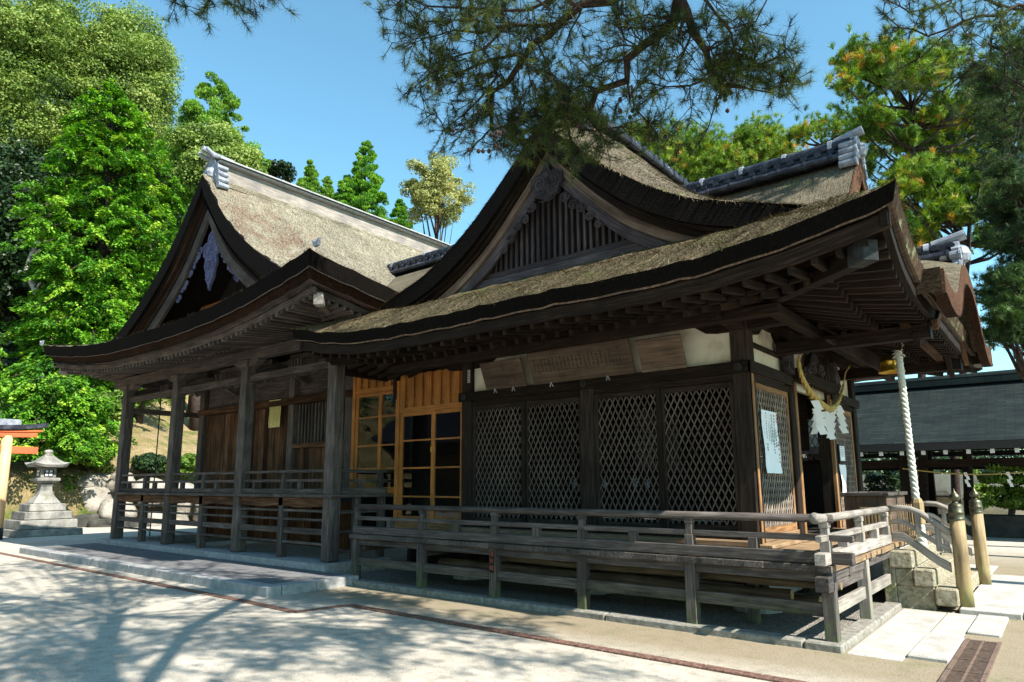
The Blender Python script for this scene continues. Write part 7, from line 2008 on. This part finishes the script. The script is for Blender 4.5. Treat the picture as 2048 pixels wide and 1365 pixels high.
# stone water trough, garden lantern, low things by the path
o = empty('water_trough', tuple(atz(1960, 1074, 0.0)), 'long low dark stone water trough beyond the steps on the right', 'water trough')
b = np.array(o.location); m = MB()
m.box(b[0] - 1.0, b[0] + 1.6, b[1], b[1] + 0.12, 0, 0.62); m.box(b[0] - 1.0, b[0] + 1.6, b[1] + 0.9, b[1] + 1.02, 0, 0.62); m.box(b[0] - 1.0, b[0] - 0.88, b[1] + .121, b[1] + .899, 0, 0.62); m.box(b[0] + 1.48, b[0] + 1.6, b[1] + .121, b[1] + .899, 0, 0.62)
m.box(b[0] - .879, b[0] + 1.479, b[1] + .121, b[1] + .899, 0, 0.50); m.build('trough_body', M['darkrock'], o, bevel=0.02)
o = empty('garden_lantern', tuple(atz(1893, 1046, 0.0)), 'small squat dark stone lantern in the garden between the two onion-capped posts', 'stone lantern')
b = np.array(o.location); q = np.linalg.norm(b - CAM) / FPX
m = MB(); m.lathe(b, [(18 * q, 0), (18 * q, 8 * q), (10 * q, 10 * q), (10 * q, 22 * q), (16 * q, 24 * q), (16 * q, 28 * q)], 6); m.build('lantern_base', M['darkrock'], o, bevel=0.01)
m = MB(); m.lathe(b, [(12 * q, 28 * q), (12 * q, 42 * q)], 6); m.build('fire_box', M['darkrock'], o)
m = MB(); m.lathe(b, [(26 * q, 42 * q), (26 * q, 45 * q), (12 * q, 54 * q), (4 * q, 58 * q), (6 * q, 62 * q), (1 * q, 67 * q)], 6); m.build('lantern_roof', M['darkrock'], o, bevel=0.01)
# hall and trees across the forecourt, behind the camera (they shade and are mirrored in the glass)
OH = empty('opposite_hall', (-27, -22, 0), 'tile-roofed hall across the forecourt, mirrored in the glass doors', 'shrine hall')
m = MB(); m.box(-33, -21, -27, -21.5, 0, 3.4); m.build('wall', M['board'], OH)
pf = smooth_prof([(0, 8.0), (1.4, 6.4), (3.0, 5.0), (4.6, 4.1)])
m = MB(); rows = []; G = []
for i in range(13):
    x = -35 + 16 * i / 12; rows.append([(x, -24.2 + 4.6 * j / 16, interp(pf, abs(4.6 * j / 16)) + 0.4 * abs((x + 27) / 8) ** 3) for j in range(-16, 17)]); G.append([(x, j * .3, 0) for j in range(-16, 17)])
m.grid(rows, G); m.build('roof', M['tile'], OH, smooth=True)
tile_ridge(OH, (-35, -24.2, 0), (-19, -24.2, 0), 7.9, 8.6, 0.5, 0.3, straps=0)
for k, (x, y, h_) in enumerate(((-14, -26, 12), (-6, -30, 14), (3, -29, 13), (12, -25, 12), (-24, -36, 15), (-38, -34, 16))):
    cen, rad = clumps_ellipsoid((x, y, h_ * 0.55), (4.5, 4.0, h_ * 0.42), 120, 0.9, 1.6)
    tree('evergreen_tree', (x, y, 0), (x, y, h_ * 0.7), 0.3, [(cen, rad, 90, 0.36, 'broad', 0, 'leaf_dark')], ['evergreen tree behind the camera, nearest the opposite hall', 'tall evergreen behind the camera on the forecourt axis', 'evergreen behind the camera facing the front corner', 'evergreen behind the camera furthest towards the road', 'evergreen rising behind the opposite hall roof', 'evergreen at the foot of the slope beyond the opposite hall'][k], 'tree', 'trees across the forecourt')

# fallen pine needles and grit on the forecourt
V = []
fr = random.Random(8)
for k in range(9000):
    x = fr.uniform(-14, 2.5); y = fr.uniform(-6.5, -0.2); a = fr.uniform(0, math.pi); L_ = fr.uniform(0.008, 0.05); w_ = fr.choice((0.0015, 0.0015, 0.004))
    if -17.9 < x < -7.2 and y > -1.66: continue
    if w_ > .003: L_ *= 0.4
    d = np.array([math.cos(a), math.sin(a), 0]); s_ = np.array([-d[1], d[0], 0]) * w_; p = np.array([x, y, 0.006])
    V += [p - s_, p + s_, p + d * L_ + [0, 0, fr.uniform(0, .008)]]
tag(np_mesh('fallen_needles', V, 3, M['strawA'], None, rng.random(len(V) // 3)), 'fallen pine needles and leaf bits scattered over the forecourt', 'litter', kind='stuff')
